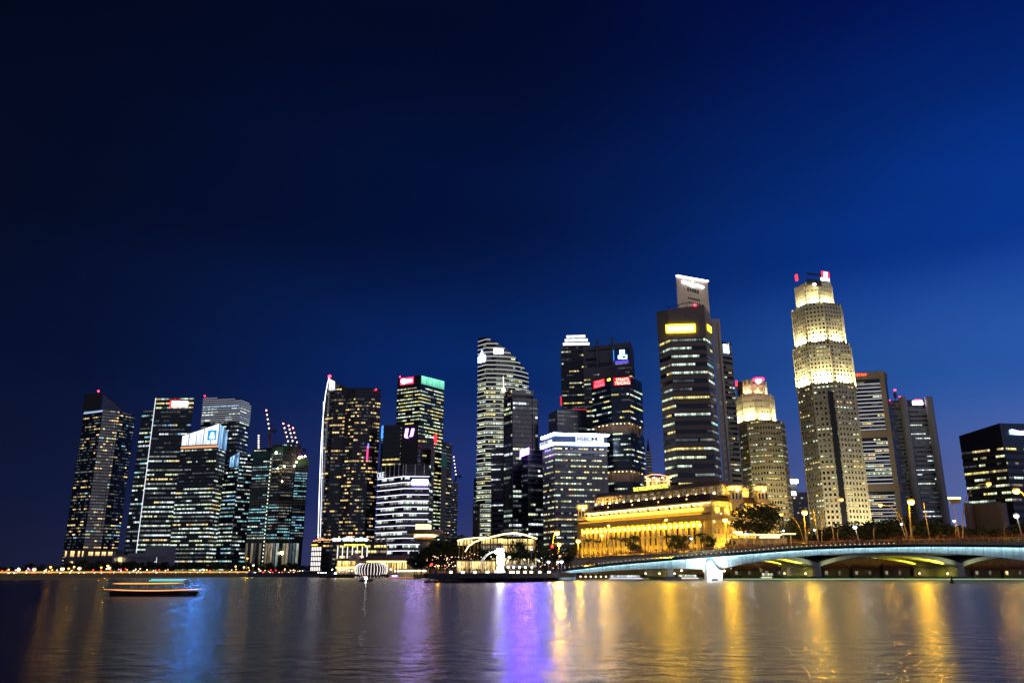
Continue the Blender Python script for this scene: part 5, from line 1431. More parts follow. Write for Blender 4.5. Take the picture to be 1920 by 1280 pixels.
pw_ = Sec(t, [(583, 644), (603, 640)], 1045, GZ, zat(595, 1016, 640), M['black'], 14, 'corner_block')
for r_ in range(5):
    for q in range(6):
        a, b, u, n, L = pw_.edge(0); c_ = a.lerp(b, (q+.6)/6.4) + n*.25
        z0_ = zat(594, 1070 - r_*9.4, 640); z1_ = zat(594, 1062.4 - r_*9.4, 640)
        mb = MB(); mb.obox(c_, u, n, .27, .2, z0_+.25, z1_); mb.build('light_slot', FIN, t)
pw_.text(0, (584.5, 1019.8, 595, 1022.4), 'FULLERTON', glow('corner_letters', (1.0, .72, .04), 2.4), .5, .02, t)
finish_windows(t)
gU = 'white glowing parasols on the hotel roof bar'
WP = glow('glowing_parasol', (.70, .90, 1.0), 1.6)
par = None
for j, (px, py, r, lab) in enumerate(((627, 1014, 1.9, 'leftmost glowing white parasol on the waterfront hotel roof'), (635, 1013, 2.0, 'second glowing white parasol from the left on the roof bar'), (646.5, 1012.5, 2.1, 'glowing parasol left of the tallest one on the roof bar'), (653, 1010.5, 2.5, 'tallest glowing parasol in the middle of the roof bar'), (659, 1012.5, 2.0, 'glowing parasol right of the tallest one on the roof bar'), (669, 1013, 1.9, 'third glowing parasol from the right on the roof bar'), (677, 1012, 2.2, 'second glowing parasol from the right on the roof bar'), (686, 1013.5, 1.9, 'rightmost glowing parasol on the roof bar'))):
    p = at(px, py, 648)
    if par is None:
        par = thing('parasol', lab, 'parasol', (0, 0, 0), gU)
        mb = MB(); mb.lathe((0, 0, 0), [(1.0, -.25), (.98, -.1), (.6, .28), (.05, .5)], 10); mb.lathe((0, 0, 0), [(.6, -.9), (.7, -.3)], 8); mb.build('canopy', WP, par)
        mb = MB(); mb.tube([(0, 0, -1.4), (0, 0, .4)], .06, 6); mb.build('pole', M['white_paint'], par)
        o = par
    else: o = copy_tree(par)
    o.location = (p.x, 648, Sx.z1 + .7 + 1.25*r); o.scale = (r*1.25, r, r); o['label'] = lab
# pier hall
t = thing('pier_hall', 'long low pier hall with a red-brown hipped roof over a golden lit eave', 'pier hall', (X_(715, 605), 605, GZ))
Y = 600; x0, x1 = X_(662, Y), X_(772, Y)
ze, zr_ = zat(715, 1052, Y), zat(715, 1041.5, Y+14)
mb = MB(); mb.box((x0+4, Y+4, GZ), (x1-2, Y+24, ze)); mb.build('wall', M['cream'], t)
mb = MB(); mb.prism([(x0, Y), (x1, Y), (x1, Y+28), (x0, Y+28)], ze+.5, zr_, None, [(x0+9, Y+13), (x1-3, Y+13), (x1-3, Y+15), (x0+9, Y+15)]); mb.build('roof', M['roof_red'], t)
mb = MB(); mb.box((x0-.2, Y-.3, ze-.5), (x1+.2, Y+28, ze+.5)); mb.build('eave', M['cream'], t)
GOLD = glow('gold_strip', (1.0, .66, .14), 7)
mb = MB(); mb.box((x0+10, Y-.7, ze-.4), (x1, Y-.3, ze+.35)); mb.build('eave_light', GOLD, t)
for q in range(14):
    xa = x0+12 + q*(x1-x0-16)/14; mb = MB(); mb.face([(xa+.3, Y+3.8, GZ+1), (xa+(x1-x0-16)/14-.3, Y+3.8, GZ+1), (xa+(x1-x0-16)/14-.3, Y+3.8, ze-.8), (xa+.3, Y+3.8, ze-.8)], None, [(q, .1), (q+1, .1), (q+1, .9), (q, .9)]); mb.build('window', W['gold'], t)
for q in range(10):
    xa = x0 + 4 + q*(x1-x0-6)/9.2; mb = MB(); mb.tube([(xa, Y+1, GZ), (xa, Y+1, ze-.3)], .35, 8); mb.build('column', M['cream'], t)
# front gable wing left of the pier hall
w0, w1 = X_(631, 596), X_(668, 596); zg = zat(650, 1051, 596)
mb = MB(); mb.box((w0, 596, GZ), (w1, 612, zg)); mb.build('wing', M['cream'], t)
mb = MB(); mb.prism([(w0-.6, 595.4), (w1+.6, 595.4), (w1+.6, 613), (w0-.6, 613)], zg, [zg+.6]*4); mb.poly([(w0+8, 595.2, zg+.6), (w1+1, 595.2, zg+.6), ((w0+w1)/2+5, 595.2, zg+5.5), (w0+8, 612, zg+.6), (w1+1, 612, zg+.6), ((w0+w1)/2+5, 612, zg+5.5)], [(0, 1, 2), (3, 5, 4), (0, 2, 5, 3), (1, 4, 5, 2)]); mb.build('gable', surface('mauve_gable', (.34, .24, .24), .7), t)
for r_ in range(2):
    for q in range(5):
        xa = w0 + .6 + q*(w1-w0-1.2)/5; z0_ = GZ + .9 + r_*(zg-GZ)*.5
        mb = MB(); mb.face([(xa+.15, 595.7, z0_), (xa+(w1-w0-1.2)/5-.15, 595.7, z0_), (xa+(w1-w0-1.2)/5-.15, 595.7, z0_+(zg-GZ)*.42), (xa+.15, 595.7, z0_+(zg-GZ)*.42)], None, [(q*2, .1), (q*2+2, .1), (q*2+2, .9), (q*2, .9)]); mb.build('window', W['gold'] if r_ else W['amber'], t)
mb = MB(); mb.box((w0-.3, 594.9, GZ+(zg-GZ)*.47), (w1+.3, 595.6, GZ+(zg-GZ)*.52)); mb.build('cornice_light', GOLD, t)
# ribbed pavilion on the pier
t = thing('ribbed_pavilion', 'dark oval pavilion wrapped in curved white light ribs, standing on the pier edge', 'pavilion', (X_(696, 588), 588, GZ-1))
c_ = Vector((X_(696, 588), 590, GZ-.6)); rw = X_(727, 588)-c_.x
hh = zat(696, 1054.5, 580)-c_.z
prof = [(.90, 0), (.97, .25), (1.0, .45), (.96, .68), (.86, .86), (.70, .97), (.45, 1.0)]
mb = MB(); mb.lathe(c_, [(p*rw*.975, z*hh) for p, z in prof], 40, None, 1, .75); mb.build('shell', surface('dark_red_shell', (.05, .015, .015), .4), t)
RIB = glow('rib_light', (1.0, .93, .9), 2.2, False)
for q in range(16):
    ang = PI + PI*(q+.5)/16
    mb = MB(); pts = [(c_.x + p*rw*math.cos(ang), c_.y + p*rw*.75*math.sin(ang), c_.z + z*hh) for p, z in prof[:6]]
    mb.tube(pts, .13, 5); mb.build('light_rib', RIB, t)
mb = MB(); mb.lathe(c_, [(rw*.92, -1.2), (rw*.95, .0)], 30, None, 1, .78); mb.build('base', M['black'], t)
mb = MB()
for q in range(14):
    a_ = PI + PI*(q+.5)/14; mb.ball((c_.x + rw*.96*math.cos(a_), c_.y + rw*.79*math.sin(a_), c_.z - 1.3), .25, 6, 4)
mb.build('base_lights', glow('base_lights', (1.0, .8, .6), 1.5, False), t)
# jetty under hotel front
t = thing('jetty', 'dark low jetty with small lamps, in front of the waterfront hotel and pier hall', 'jetty', (X_(690, 585), 585, 0))
mb = MB(); mb.box((X_(584, 600), 584, .9), (X_(800, 585), 612, GZ+.05)); mb.build('deck', M['concrete_dark'], t)
mb = MB(); 
for q in range(22): x = X_(588, 590) + q*4.0; mb.tube([(x, 586, -1), (x, 586, 1)], .35, 6)
mb.build('pile', M['black'], t)
for (px, py, r) in ((629, 1074, 1.0), (597, 1073, .4), (601.5, 1073, .4), (606, 1073, .4), (610.5, 1073, .4), (623, 1067, .5), (640, 1068, .5), (645, 1067, .5), (733, 1067, .6), (741, 1070, .5), (654, 1069, .4), (660, 1069.5, .4)):
    p = at(px, py, 584.5); mb = MB(); mb.ball(p, r*.75, 7, 5); mb.tube([p - Vector((0, 0, max(.2, p.z-GZ))), p], .08, 4, M['dark_metal']); mb.build('jetty_lamp', glow('jetty_lamp', (1.0, .9, .8), 18, False), t)
# round revolving restaurant
t = thing('round_restaurant_tower', 'round saucer-shaped restaurant on a short beige shaft, warm lamps under its rim', 'restaurant tower', (X_(797, 650), 650, GZ))
Y = 655; cx = X_(797, Y, 1000); zz = lambda py: zat(797, py, Y)
R1 = X_(829, Y, 1000) - cx; R0_ = X_(817, Y, 1000) - cx
mb = MB(); mb.lathe((cx, Y, 0), [(R0_*.55, zz(1015)), (R0_, zz(1012)), (R0_*1.02, zz(1008.5)), (R0_*.8, zz(1008)), (R0_*.8, zz(1003)), (R1, zz(1001)), (R1*1.04, zz(996)), (R1, zz(993.5)), (R0_*.4, zz(993))], 40); mb.build('saucer', M['beige'], t)
mb = MB(); mb.lathe((cx, Y, 0), [(R1*1.055, zz(1000)), (R1*1.07, zz(997)), (R1*1.055, zz(995))], 40); mb.build('rim_windows', M['stone_mauve'], t)
mb = MB(); mb.lathe((cx, Y, 0), [(R0_*.5, GZ), (R0_*.46, zz(1013))], 20); mb.build('shaft', M['beige'], t)
mb = MB(); mb.box((X_(779, Y-9, 985), Y-9, zz(993)), (X_(805.5, Y-9, 985), Y+6, zz(983))); mb.build('lit_roof_box', glow('lit_roof_box', (1.0, .80, .46), 1.5), t)
for q in range(16):
    a_ = PI + PI*(q+.5)/16; mb = MB(); mb.ball((cx + R0_*.93*math.cos(a_), Y + R0_*.93*math.sin(a_), zz(1004.3)), .75, 7, 5); mb.build('rim_lamp', glow('rim_lamp', (1.0, .55, .16), 14), t)
mb = MB(); mb.lathe((cx, Y, 0), [(R0_*.81, zz(1007.6)), (R0_*.81, zz(1005))], 30); mb.build('red_band', surface('red_band', (.3, .04, .03), .5), t)
# street-level strip right of the pier hall
t = thing('landing_stage', 'low covered landing stage with one long bright light strip, right of the pier hall', 'landing stage', (X_(770, 560), 560, GZ))
Y = 552
mb = MB(); mb.box((X_(745, Y), Y, -.5), (X_(800, Y), Y+10, GZ)); mb.build('deck', M['concrete_dark'], t)
mb = MB(); mb.box((X_(744, Y), Y-1, zat(770, 1066.5, Y)), (X_(800, Y), Y+9, zat(770, 1065.5, Y))); mb.build('roof', M['wood'], t)
mb = MB(); mb.box((X_(746, Y), Y-1.4, zat(770, 1070.8, Y)), (X_(800, Y), Y-1.05, zat(770, 1068.3, Y))); mb.build('light_strip', glow('stage_strip', (1.0, .82, .45), 5.5), t)
mb = MB(); mb.box((X_(748, Y), Y+4, GZ), (X_(798, Y), Y+5, zat(770, 1066.5, Y))); mb.build('back_wall', M['cream'], t)

# ---------------------------------------------------------------- restaurant pavilion with the curved lit roof
t = thing('curved_roof_pavilion', 'glass restaurant pavilion whose curved roof edge is one glowing warm line', 'pavilion', (X_(930, 455), 455, GZ))
Y = 452
ROOF = glow('roof_edge_light', (1.0, .68, .28), 4.5)
pts = [(872, 1034), (879, 1023), (888, 1016.5), (900, 1011.5), (920, 1006.5), (944, 1001), (966, 998.6), (985, 1002.5), (1007, 1009.5)]
P = [at(x, y, Y - (4 if x > 966 else 0)*0) for x, y in pts]
mb = MB(); mb.tube([p + Vector((0, -.3, 0)) for p in P], [.22, .32, .36, .36, .38, .4, .42, .42, .38], 7); mb.build('roof_edge_light', ROOF, t)
mb = MB()
for i in range(len(P)-1):
    a, b = P[i], P[i+1]; h = Vector((0, 0, .55)); d = Vector((0, 16, .8))
    mb.poly([a - h*.2, b - h*.2, b + d - h*.2, a + d - h*.2, a + h, b + h, b + d + h, a + d + h], [(0, 3, 2, 1), (4, 5, 6, 7), (0, 1, 5, 4), (2, 3, 7, 6), (1, 2, 6, 5), (3, 0, 4, 7)])
mb.build('roof', M['mid_metal'], t)
P2 = [at(x, y, 470) for x, y in ((857.5, 1013), (866, 1010.8), (880, 1009), (897, 1007.4), (913, 1006.6))]
mb = MB(); mb.tube(P2, .3, 6); mb.build('roof_edge_light', ROOF, t)
mb = MB()
for i in range(len(P2)-1):
    a, b = P2[i], P2[i+1]; d = Vector((0, 12, .4)); h = Vector((0, 0, .5)); mb.poly([a, b, b + d, a + d, a + h, b + h, b + d + h, a + d + h], [(0, 3, 2, 1), (4, 5, 6, 7), (0, 1, 5, 4), (2, 3, 7, 6)])
mb.build('rear_roof', M['mid_metal'], t)
for (xa, xb, ya, yb, nb, mt) in ((903, 944, 1019, 1009, 7, 'gold'), (944, 1004, 1020, 1010, 9, 'gold'), (903, 944, 1034, 1022, 7, 'dimwarm'), (944, 1004, 1035, 1022, 9, 'amber'), (903, 1006, 1063, 1046, 16, 'warm')):
    for q in range(nb):
        x0_ = xa + (xb-xa)*q/nb; x1_ = xa + (xb-xa)*(q+.9)/nb
        A = at(x0_, ya, Y+4); B = at(x1_, yb, Y+4)
        mb = MB(); mb.face([(A.x, A.y, A.z), (B.x, A.y, A.z), (B.x, A.y, B.z), (A.x, A.y, B.z)], None, [(q*2, .1), (q*2+2, .1), (q*2+2, .9), (q*2, .9)]); mb.build('window', W[mt], t)
mb = MB(); mb.box((X_(902, Y+5), Y+4.3, GZ), (X_(1006, Y+5), Y+14, zat(950, 1010, Y+4))); mb.build('body', M['glass_black'], t)
mb = MB(); mb.box((X_(900, Y+2), Y-1, zat(950, 1022, Y)), (X_(1008, Y+2), Y+4.2, zat(950, 1020, Y))); mb.box((X_(898, Y+2), Y-3, zat(950, 1037, Y)), (X_(1008, Y+2), Y+4.2, zat(950, 1035, Y))); mb.build('terrace_floor', M['cream'], t)
for q in range(8):
    x0_ = 905 + q*14; p = at(x0_, 1020, Y-1); mb = MB(); mb.tube([(p.x, Y-.5, GZ), (p.x, Y-.5, zat(x0_, 1003 + abs(x0_-966)*.14, Y))], .28, 6); mb.build('roof_post', M['mid_metal'], t)
for q in range(6):
    x0_ = 861 + q*7; p = at(x0_, 1022, 471); mb = MB(); mb.tube([(p.x, 471, GZ), (p.x, 471, zat(x0_, 1010.5, 471))], .3, 6); mb.build('roof_post', M['cream'], t)
mb = MB(); A = at(858, 1022, 473); B = at(886, 1012, 473); mb.face([(A.x, A.y, A.z), (B.x, A.y, A.z), (B.x, A.y, B.z), (A.x, A.y, B.z)], None, [(0, .1), (6, .1), (6, .9), (0, .9)]); mb.build('window', W['gold'], t)

# ---------------------------------------------------------------- promontory with the fountain statue and the crowd
PY = 345
deckz = zat(930, 1074.6, PY)
t = thing('viewing_deck', 'dark viewing deck on piles jutting over the water, crowded and edged with small lamps', 'deck', (X_(920, PY), PY, 0))
mb = MB(); dk = [(X_(797, PY+14), PY+10), (X_(803, PY), PY+2), (X_(880, PY), PY-2), (X_(960, PY), PY), (X_(1040, PY+40), PY+38), (X_(1078, PY+82), PY+80), (X_(1078, 430), 433), (X_(862, 405), 408), (X_(797, 400), 400)]
mb.prism(dk, deckz-1.9, deckz); mb.build('deck_slab', M['concrete_dark'], t)
mb = MB()
for (px) in (826, 833, 866, 871, 905, 911, 945, 951, 985, 1020):
    y_ = PY + 4 + max(0, (px-960)*.4); mb.tube([(X_(px, y_), y_, -2), (X_(px, y_), y_, deckz-1.8)], .6, 8)
mb.build('pile', M['black'], t)
DL = glow('deck_lamp', (1.0, .76, .40), 7)
for j, px in enumerate((868, 891, 914, 958, 971, 984.5, 996, 1029, 846, 1012)):
    y_ = PY + 8 + max(0, (px-960)*.5); p = (X_(px, y_), y_, deckz)
    mb = MB(); mb.box((p[0]-.6, p[1]-.4, p[2]+.1), (p[0]+.6, p[1]+.4, p[2]+1.0)); mb.build('deck_lamp_box', DL, t)
# statue
t = thing('fountain_statue', 'floodlit white fountain statue on a wave base, spouting an arc of water to the left', 'statue', (X_(938, PY+6), PY+6, deckz))
sx_ = X_(937.5, PY+6); zt_ = zat(936, 1025, PY+6); hh = zt_ - deckz
mb = MB()
prof = [(.0, 1.55), (.06, 1.75), (.12, 1.45), (.2, 1.35), (.3, 1.5), (.42, 1.65), (.55, 1.7), (.66, 1.55), (.74, 1.45), (.82, 1.65), (.9, 1.7), (.96, 1.35), (1.0, .5)]
seg = 20; vs = []; n = len(prof)
for (f, r) in prof:
    cxo = .35*math.sin(f*3.0) - .6*max(0, f-.7)
    for k in range(seg):
        a_ = 2*PI*k/seg; rr = r*(1 + .07*math.sin(a_*7 + f*20))
        vs.append((sx_ + cxo + rr*math.cos(a_), PY+6 + rr*.9*math.sin(a_), deckz + .9 + f*(hh-.9)))
fs = [(i*seg+k, i*seg+(k+1) % seg, (i+1)*seg+(k+1) % seg, (i+1)*seg+k) for i in range(n-1) for k in range(seg)] + [tuple((n-1)*seg+k for k in range(seg))]
mb.poly(vs, fs)
mb.ball((sx_-1.5, PY+5.6, zt_-1.9), .95, 10, 7); mb.ball((sx_+.3, PY+6, zt_-1.2), 1.5, 10, 7)
WS = glow('floodlit_white', (1.0, .97, .9), .55); WS.node_tree.nodes['Principled BSDF'].inputs['Base Color'].default_value = (.85, .85, .82, 1); WS.node_tree.nodes['Principled BSDF'].inputs['Emission Strength'].default_value = 0.0
mb.build('body', WS, t, True)
mb = MB()
for k in range(9):
    a_ = 2*PI*k/9; mb.ball((sx_ + 1.7*math.cos(a_), PY+6+1.5*math.sin(a_), deckz+.5), .75, 8, 5)
mb.build('wave_base', WS, t, True)
mb = MB(); J = [at(x, y, PY+5.5) for x, y in ((930, 1033.5), (922, 1034.5), (914, 1039), (906, 1047), (900, 1057), (896, 1069), (895, 1086))]; J[-1].z = 0.05
mb.tube(J, [.18, .28, .4, .55, .75, .95, 1.1], 9)
jm, nt, bs = newmat('water_jet'); bs.inputs['Base Color'].default_value = (.75, .78, .82, 1); bs.inputs['Alpha'].default_value = .13; bs.inputs['Roughness'].default_value = .6
mb.build('water_jet', jm, t, True)
for (dx, dy, e) in ((-5, -9, 7000), (6, -7, 6000)):
    o = wash('statue_floodlight', (sx_+dx, PY+6+dy, deckz+.8), (sx_, PY+6, deckz+hh*.55), 1.2, 1.2, e, (1.0, .96, .88), PI*.35)
    mb = MB(); mb.box((sx_+dx-.5, PY+6+dy+.2, deckz), (sx_+dx+.5, PY+6+dy+.8, deckz+.7)); mb.build('floodlight', M['dark_metal'], t)
# umbrellas and kiosk
gq = 'white cafe parasols behind the crowd'
cp = None
for j, (px, py, Y_, lab) in enumerate(((953, 1055, 372, 'white cafe parasol right of the statue, leftmost of the row'), (963, 1055.5, 374, 'white cafe parasol second in the row right of the statue'), (974, 1055, 376, 'white cafe parasol in the middle of the row'), (985, 1055.5, 380, 'white cafe parasol fourth in the row'), (997, 1056, 386, 'rightmost white cafe parasol, below the dark tree'))):
    p = at(px, py, Y_)
    if cp is None:
        cp = thing('cafe_parasol', lab, 'parasol', (0, 0, 0), gq)
        mb = MB(); mb.lathe((0, 0, 0), [(1.75, 2.35), (1.7, 2.45), (.05, 3.3)], 8); mb.build('canopy', M['canvas'], cp)
        mb = MB(); mb.tube([(0, 0, 0), (0, 0, 3.2)], .05, 6); mb.build('pole', M['white_paint'], cp)
        mb = MB(); mb.ball((0, 0, 2.0), .35, 8, 5); mb.build('lamp', glow('parasol_lamp', (1.0, .8, .5), 12), cp)
        o = cp
    else: o = copy_tree(cp)
    o.location = (p.x, Y_, deckz); o['label'] = lab; o.scale = (1.3, 1.3, 1.3)
t = thing('cafe_pavilion', 'low bright cafe with warm lit glass front behind the statue and crowd', 'cafe', (X_(890, 400), 400, deckz))
mb = MB(); mb.box((X_(855, 402), 402.5, deckz), (X_(930, 402), 406, zat(890, 1050, 402))); mb.build('wall', M['beige'], t)
mb = MB(); mb.box((X_(853, 400), 399, zat(890, 1050, 402)), (X_(932, 400), 406.5, zat(890, 1049, 402))); mb.build('roof', M['dark_metal'], t)
for q in range(9):
    xa = X_(857 + q*8, 402); mb = MB(); mb.face([(xa, 402.3, deckz+.4), (xa+1.9, 402.3, deckz+.4), (xa+1.9, 402.3, zat(890, 1052, 402)), (xa, 402.3, zat(890, 1052, 402))], None, [(q*3, .1), (q*3+2, .1), (q*3+2, .9), (q*3, .9)]); mb.build('window', W['amber'] if q % 3 else W['warm'], t)
gl2 = 'lamp standards around the viewing deck'
for j, (px, py, mt, r, lab) in enumerate(((955, 1044, LAMPW, .55, 'round white lamp just right of the statue head'), (1028.5, 1053, LAMPC, .62, 'cold white lamp near the bridge abutment, leftmost of three'), (1046, 1053, LAMPC, .5, 'cold white lamp near the bridge abutment, middle of three'), (1053, 1052.5, LAMPC, .66, 'brightest cold white lamp at the bridge abutment, rightmost of three'), (822, 1060, LAMPO, .35, 'small yellow lamp at the left end of the viewing deck'), (809, 1057, SM[1], .5, 'small red lamp at the left end of the viewing deck'), (983, 1048, LAMPW, .3, 'small warm lamp between the dark trees, right of the statue'), (1010, 1050, LAMPC, .35, 'small bluish lamp in front of the right dark tree'), (996, 1029, LAMPC, .42, 'bluish spotlight high between the two dark trees'))):
    Y_ = 385 if px > 940 else 352; h = at(px, py, Y_)
    lamp_post(h, (h.x, Y_, deckz), mt, r, lab, gl2, M['dark_metal'], arm=False)
# crowd
def person_proto(k, top, legs, label):
    r = thing('person', label, 'person', (0, 0, 0), 'people crowding the viewing deck')
    me = bpy.data.meshes.new('body')
    sp_ = .09 + .05*(k % 2)
    vs = [(0, 0, .95), (0, 0, 1.15), (0, 0, 1.38), (0, 0, 1.5), (0, -.01, 1.62), (0, -.01, 1.74),
          (sp_, 0, .88), (sp_*1.2, -.03, .5), (sp_*1.3, .02, .08), (sp_*1.3, -.12, .04),
          (-sp_, 0, .88), (-sp_*1.2, .03, .5), (-sp_*1.3, .04, .08), (-sp_*1.3, -.1, .04),
          (.19, 0, 1.4), (.25, .02, 1.14), (.24 if k != 1 else .1, -.08 if k != 1 else -.25, .92 if k != 1 else 1.35), (-.19, 0, 1.4), (-.25, .02, 1.14), (-.24 if k != 2 else -.08, -.08 if k != 2 else -.25, .92 if k != 2 else 1.4)]
    es = [(0, 1), (1, 2), (2, 3), (3, 4), (4, 5), (0, 6), (6, 7), (7, 8), (8, 9), (0, 10), (10, 11), (11, 12), (12, 13), (2, 14), (14, 15), (15, 16), (2, 17), (17, 18), (18, 19)]
    rad = [.15, .14, .16, .06, .1, .085, .09, .06, .045, .04, .09, .06, .045, .04, .06, .045, .035, .06, .045, .035]
    me.from_pydata(vs, es, [])
    tmp = bpy.data.objects.new('tmp_body', me); COL.objects.link(tmp)
    md = tmp.modifiers.new('s', 'SKIN'); md.use_smooth_shade = True
    for i, v in enumerate(me.skin_vertices[0].data): v.radius = (rad[i]*1.05, rad[i]*.9); v.use_root = (i == 0)
    md2 = tmp.modifiers.new('u', 'SUBSURF'); md2.levels = 1; md2.render_levels = 1
    dg = bpy.context.evaluated_depsgraph_get(); m2 = bpy.data.meshes.new_from_object(tmp.evaluated_get(dg)); m2.name = 'body'
    bpy.data.objects.remove(tmp)
    m2.materials.clear()
    for m in (M['skin'], top, legs): m2.materials.append(m)
    for p in m2.polygons:
        z = p.center.z; p.material_index = 0 if z > 1.48 else (1 if z > .92 else 2)
    o = bpy.data.objects.new('body', m2); COL.objects.link(o); o.parent = r; ORG[o.name] = Vector((0, 0, 0))
    mb = MB(); mb.lathe((0, .01, 1.66), [(.088, 0), (.098, .05), (.08, .11), (.01, .135)], 10); mb.build('hair', M['black'], r)
    return r
ppl = [person_proto(0, M['cloth_light'], M['cloth_dark'], 'x'), person_proto(1, M['cloth_dark'], M['cloth_dark'], 'x'), person_proto(2, M['cloth_red'], M['cloth_dark'], 'x'), person_proto(3, M['cloth_dark'], M['cloth_light'], 'x')]
PL = ['person in a pale shirt standing in the crowd on the viewing deck', 'person in dark clothes with one arm raised in the crowd on the deck', 'person in a red top in the crowd on the viewing deck', 'person in a dark top and pale trousers in the deck crowd']
RP = random.Random(9)
for k in range(110):
    px = RP.uniform(806, 1062); y_ = PY + 5 + max(0, (px-955)*.62) + RP.uniform(0, 26)
    if 926 < px < 950 and y_ < PY+14: continue
    j = RP.choice((0, 1, 1, 2, 3, 3))
    plant(ppl[j], X_(px, y_, 1066), y_, deckz, RP.uniform(1.12, 1.32), RP.uniform(0, 6.28), PL[j], 'people crowding the viewing deck')
gs = 'small festoon lights in the trees behind the crowd'
fl = None
for k in range(120):
    px = RP.uniform(800, 880) if k < 70 else RP.uniform(880, 1060); py = RP.uniform(1040, 1066) if px < 880 else RP.uniform(1030, 1066); Y_ = RP.uniform(404, 455)
    p = at(px, py, Y_)
    if fl is None or k < 3:
        q = thing('festoon_light', 'small warm festoon light on a thin post among the dark trees behind the crowd', 'festoon light', (0, 0, 0), gs)
        mb = MB(); mb.ball((0, 0, 0), .15, 7, 5); mb.build('bulb', [glow('festoon_warm', (1.0, .50, .16), 6, False), glow('festoon_white', (1.0, .8, .5), 5, False), glow('festoon_pink', (1.0, .4, .25), 5, False)][k % 3], q)
        mb = MB(); mb.tube([(0, 0, -.25), (0, 0, -4)], .05, 5); mb.build('post', M['dark_metal'], q)
        fl = (fl or []) + [q]; o = q
    else: o = copy_tree(fl[k % 3])
    o.location = p; s_ = RP.uniform(.6, 1.5); o.scale = (s_, s_, max(1, (p.z-GZ)/4))
    o.children[0].scale = (1, 1, s_/max(1, (p.z-GZ)/4))
# ================================================================ grand hotel
AMB = (1.0, 0.66, 0.20)
t = thing('grand_hotel', 'long neoclassical hotel floodlit gold, with a giant order of columns and a dark brown roof', 'hotel', (X_(1210, 610), 610, 12))
hA = at(1083, 1000, 670); hB = at(1336, 1000, 545); hC = at(1456, 1000, 592)
V2 = lambda p: (p.x, p.y)
back = Vector((0.25, 1.0)).normalized()*42
hp = [V2(hA), V2(hB), V2(hC), tuple(Vector(V2(hC)) + back*0.8), tuple(Vector(V2(hA)) + back*0.35)]
def lev(pa, pb): return (zat(1083, pa, 670) + zat(1336, pb, 545))/2
zcol, zc1, zg0, zg1, zeav, zrf = lev(990, 978), lev(982, 966), lev(977.5, 961), lev(970.5, 953), lev(962, 938), lev(949, 921)
HB = 12.0
h = Sec(t, None, 0, HB, zeav, M['cream'], pts=hp, name='wall'); h.nv = 2
mb = MB()
h.ring(HB, HB+2.2, 0.8, None, None, mb)
h.ring(zcol, zcol+1.4, 2.4, None, None, mb); h.ring(zcol+1.4, zc1-0.8, 2.1, None, None, mb); h.ring(zc1-0.8, zc1, 3.2, None, None, mb)
h.ring(zg1+0.3, zg1+0.9, 0.5, None, None, mb)
h.ring(zeav-1.0, zeav, 2.6, None, None, mb)
mb.build('cornice', M['cream'], t)
a, b, u, n, L = h.edge(0)
NC = 24
U = Vector((u.x, u.y, 0)); Nn = Vector((n.x, n.y, 0))
FLW = glow('wall_floodlight', (1.0, 0.54, 0.03), 85)
CAP = glow('capital_lamp', (1.0, 0.56, 0.04), 110)
CBL = glow('gallery_lamp', (1.0, 0.72, 0.28), 22)
GSTR = glow('gallery_strip', (1.0, 0.58, 0.03), 10.0)
for q in range(NC+1):
    f = 0.05 + 0.90*q/NC
    p = a.lerp(b, f) + n*1.5
    mb = MB(); hc = zcol - HB
    mb.lathe((p.x, p.y, HB), [(1.15, 2.2), (1.15, 2.9), (.92, 3.2), (.88, hc*.5), (.76, hc-1.2), (1.1, hc-.7), (1.2, hc)], 12); mb.build('column', M['cream'], t)
    if q < NC:
        pm = a.lerp(b, f + .45/NC)
        mb = MB(); c_ = pm + n*2.3; mb.obox(c_, u, n, 1.15, .35, HB+1.6, HB+2.7); mb.build('floodlight', FLW, t)
        mb = MB(); c_ = pm + n*1.1; mb.ball((c_.x, c_.y, zcol-2.4), .62, 8, 5); mb.build('capital_lamp', CAP, t)
        for (z0_, z1_, mt) in ((HB+4.2, HB+7.8, 'dimwarm'), (HB+10, HB+hc*.62, 'amber' if q % 5 == 2 else 'dimwarm'), (HB+hc*.66, HB+hc*.84, 'dimwarm')):
            A_ = pm - u*1.35 + n*.12; B_ = pm + u*1.35 + n*.12
            mb = MB(); mb.face([(A_.x, A_.y, z0_), (B_.x, B_.y, z0_), (B_.x, B_.y, z1_), (A_.x, A_.y, z1_)], None, [(q*2, .1), (q*2+2, .1), (q*2+2, .9), (q*2, .9)]); mb.build('window', M['glass_black'] if (q*7 + int(z0_)) % 5 < 3 else W[mt], t)
        # gallery storey
        A_ = a.lerp(b, f + .06/NC) + n*.8; B_ = a.lerp(b, f + .94/NC) + n*.8
        mb = MB(); c_ = (A_+B_)/2; mb.obox(c_, u, n, (B_-A_).length/2, .3, zg0*.42+zg1*.58, zg1); mb.build('gallery_light', GSTR, t)
        if q % 2 == 0:
            c_ = a.lerp(b, f + .25/NC) + n*.1; mb = MB(); mb.obox(c_, u, n, .9, .12, zg1+1.0, zg1+(zeav-zg1)*.66); mb.build('dark_window', M['glass_black'], t)
        c_ = a.lerp(b, f + .6/NC) + n*1.2; mb = MB(); mb.ball((c_.x, c_.y, zeav-2.0), .48, 7, 5); mb.build('gallery_lamp', CBL, t)
mb = MB(); h.ring(zeav-1.5, zeav-1.02, 2.3, None, [0], mb); mb.build('eave_light', glow('eave_line', (1.0, .70, .24), 3.0), t)
# balustrade
mb = MB()
for q in range(120):
    c_ = a.lerp(b, (q+.5)/120) + n*2.7; mb.obox(c_, u, n, .18, .2, zc1, zc1+1.1)
h.ring(zc1+1.1, zc1+1.4, 3.0, None, [0], mb); mb.build('balustrade', M['brown_stone'], t)
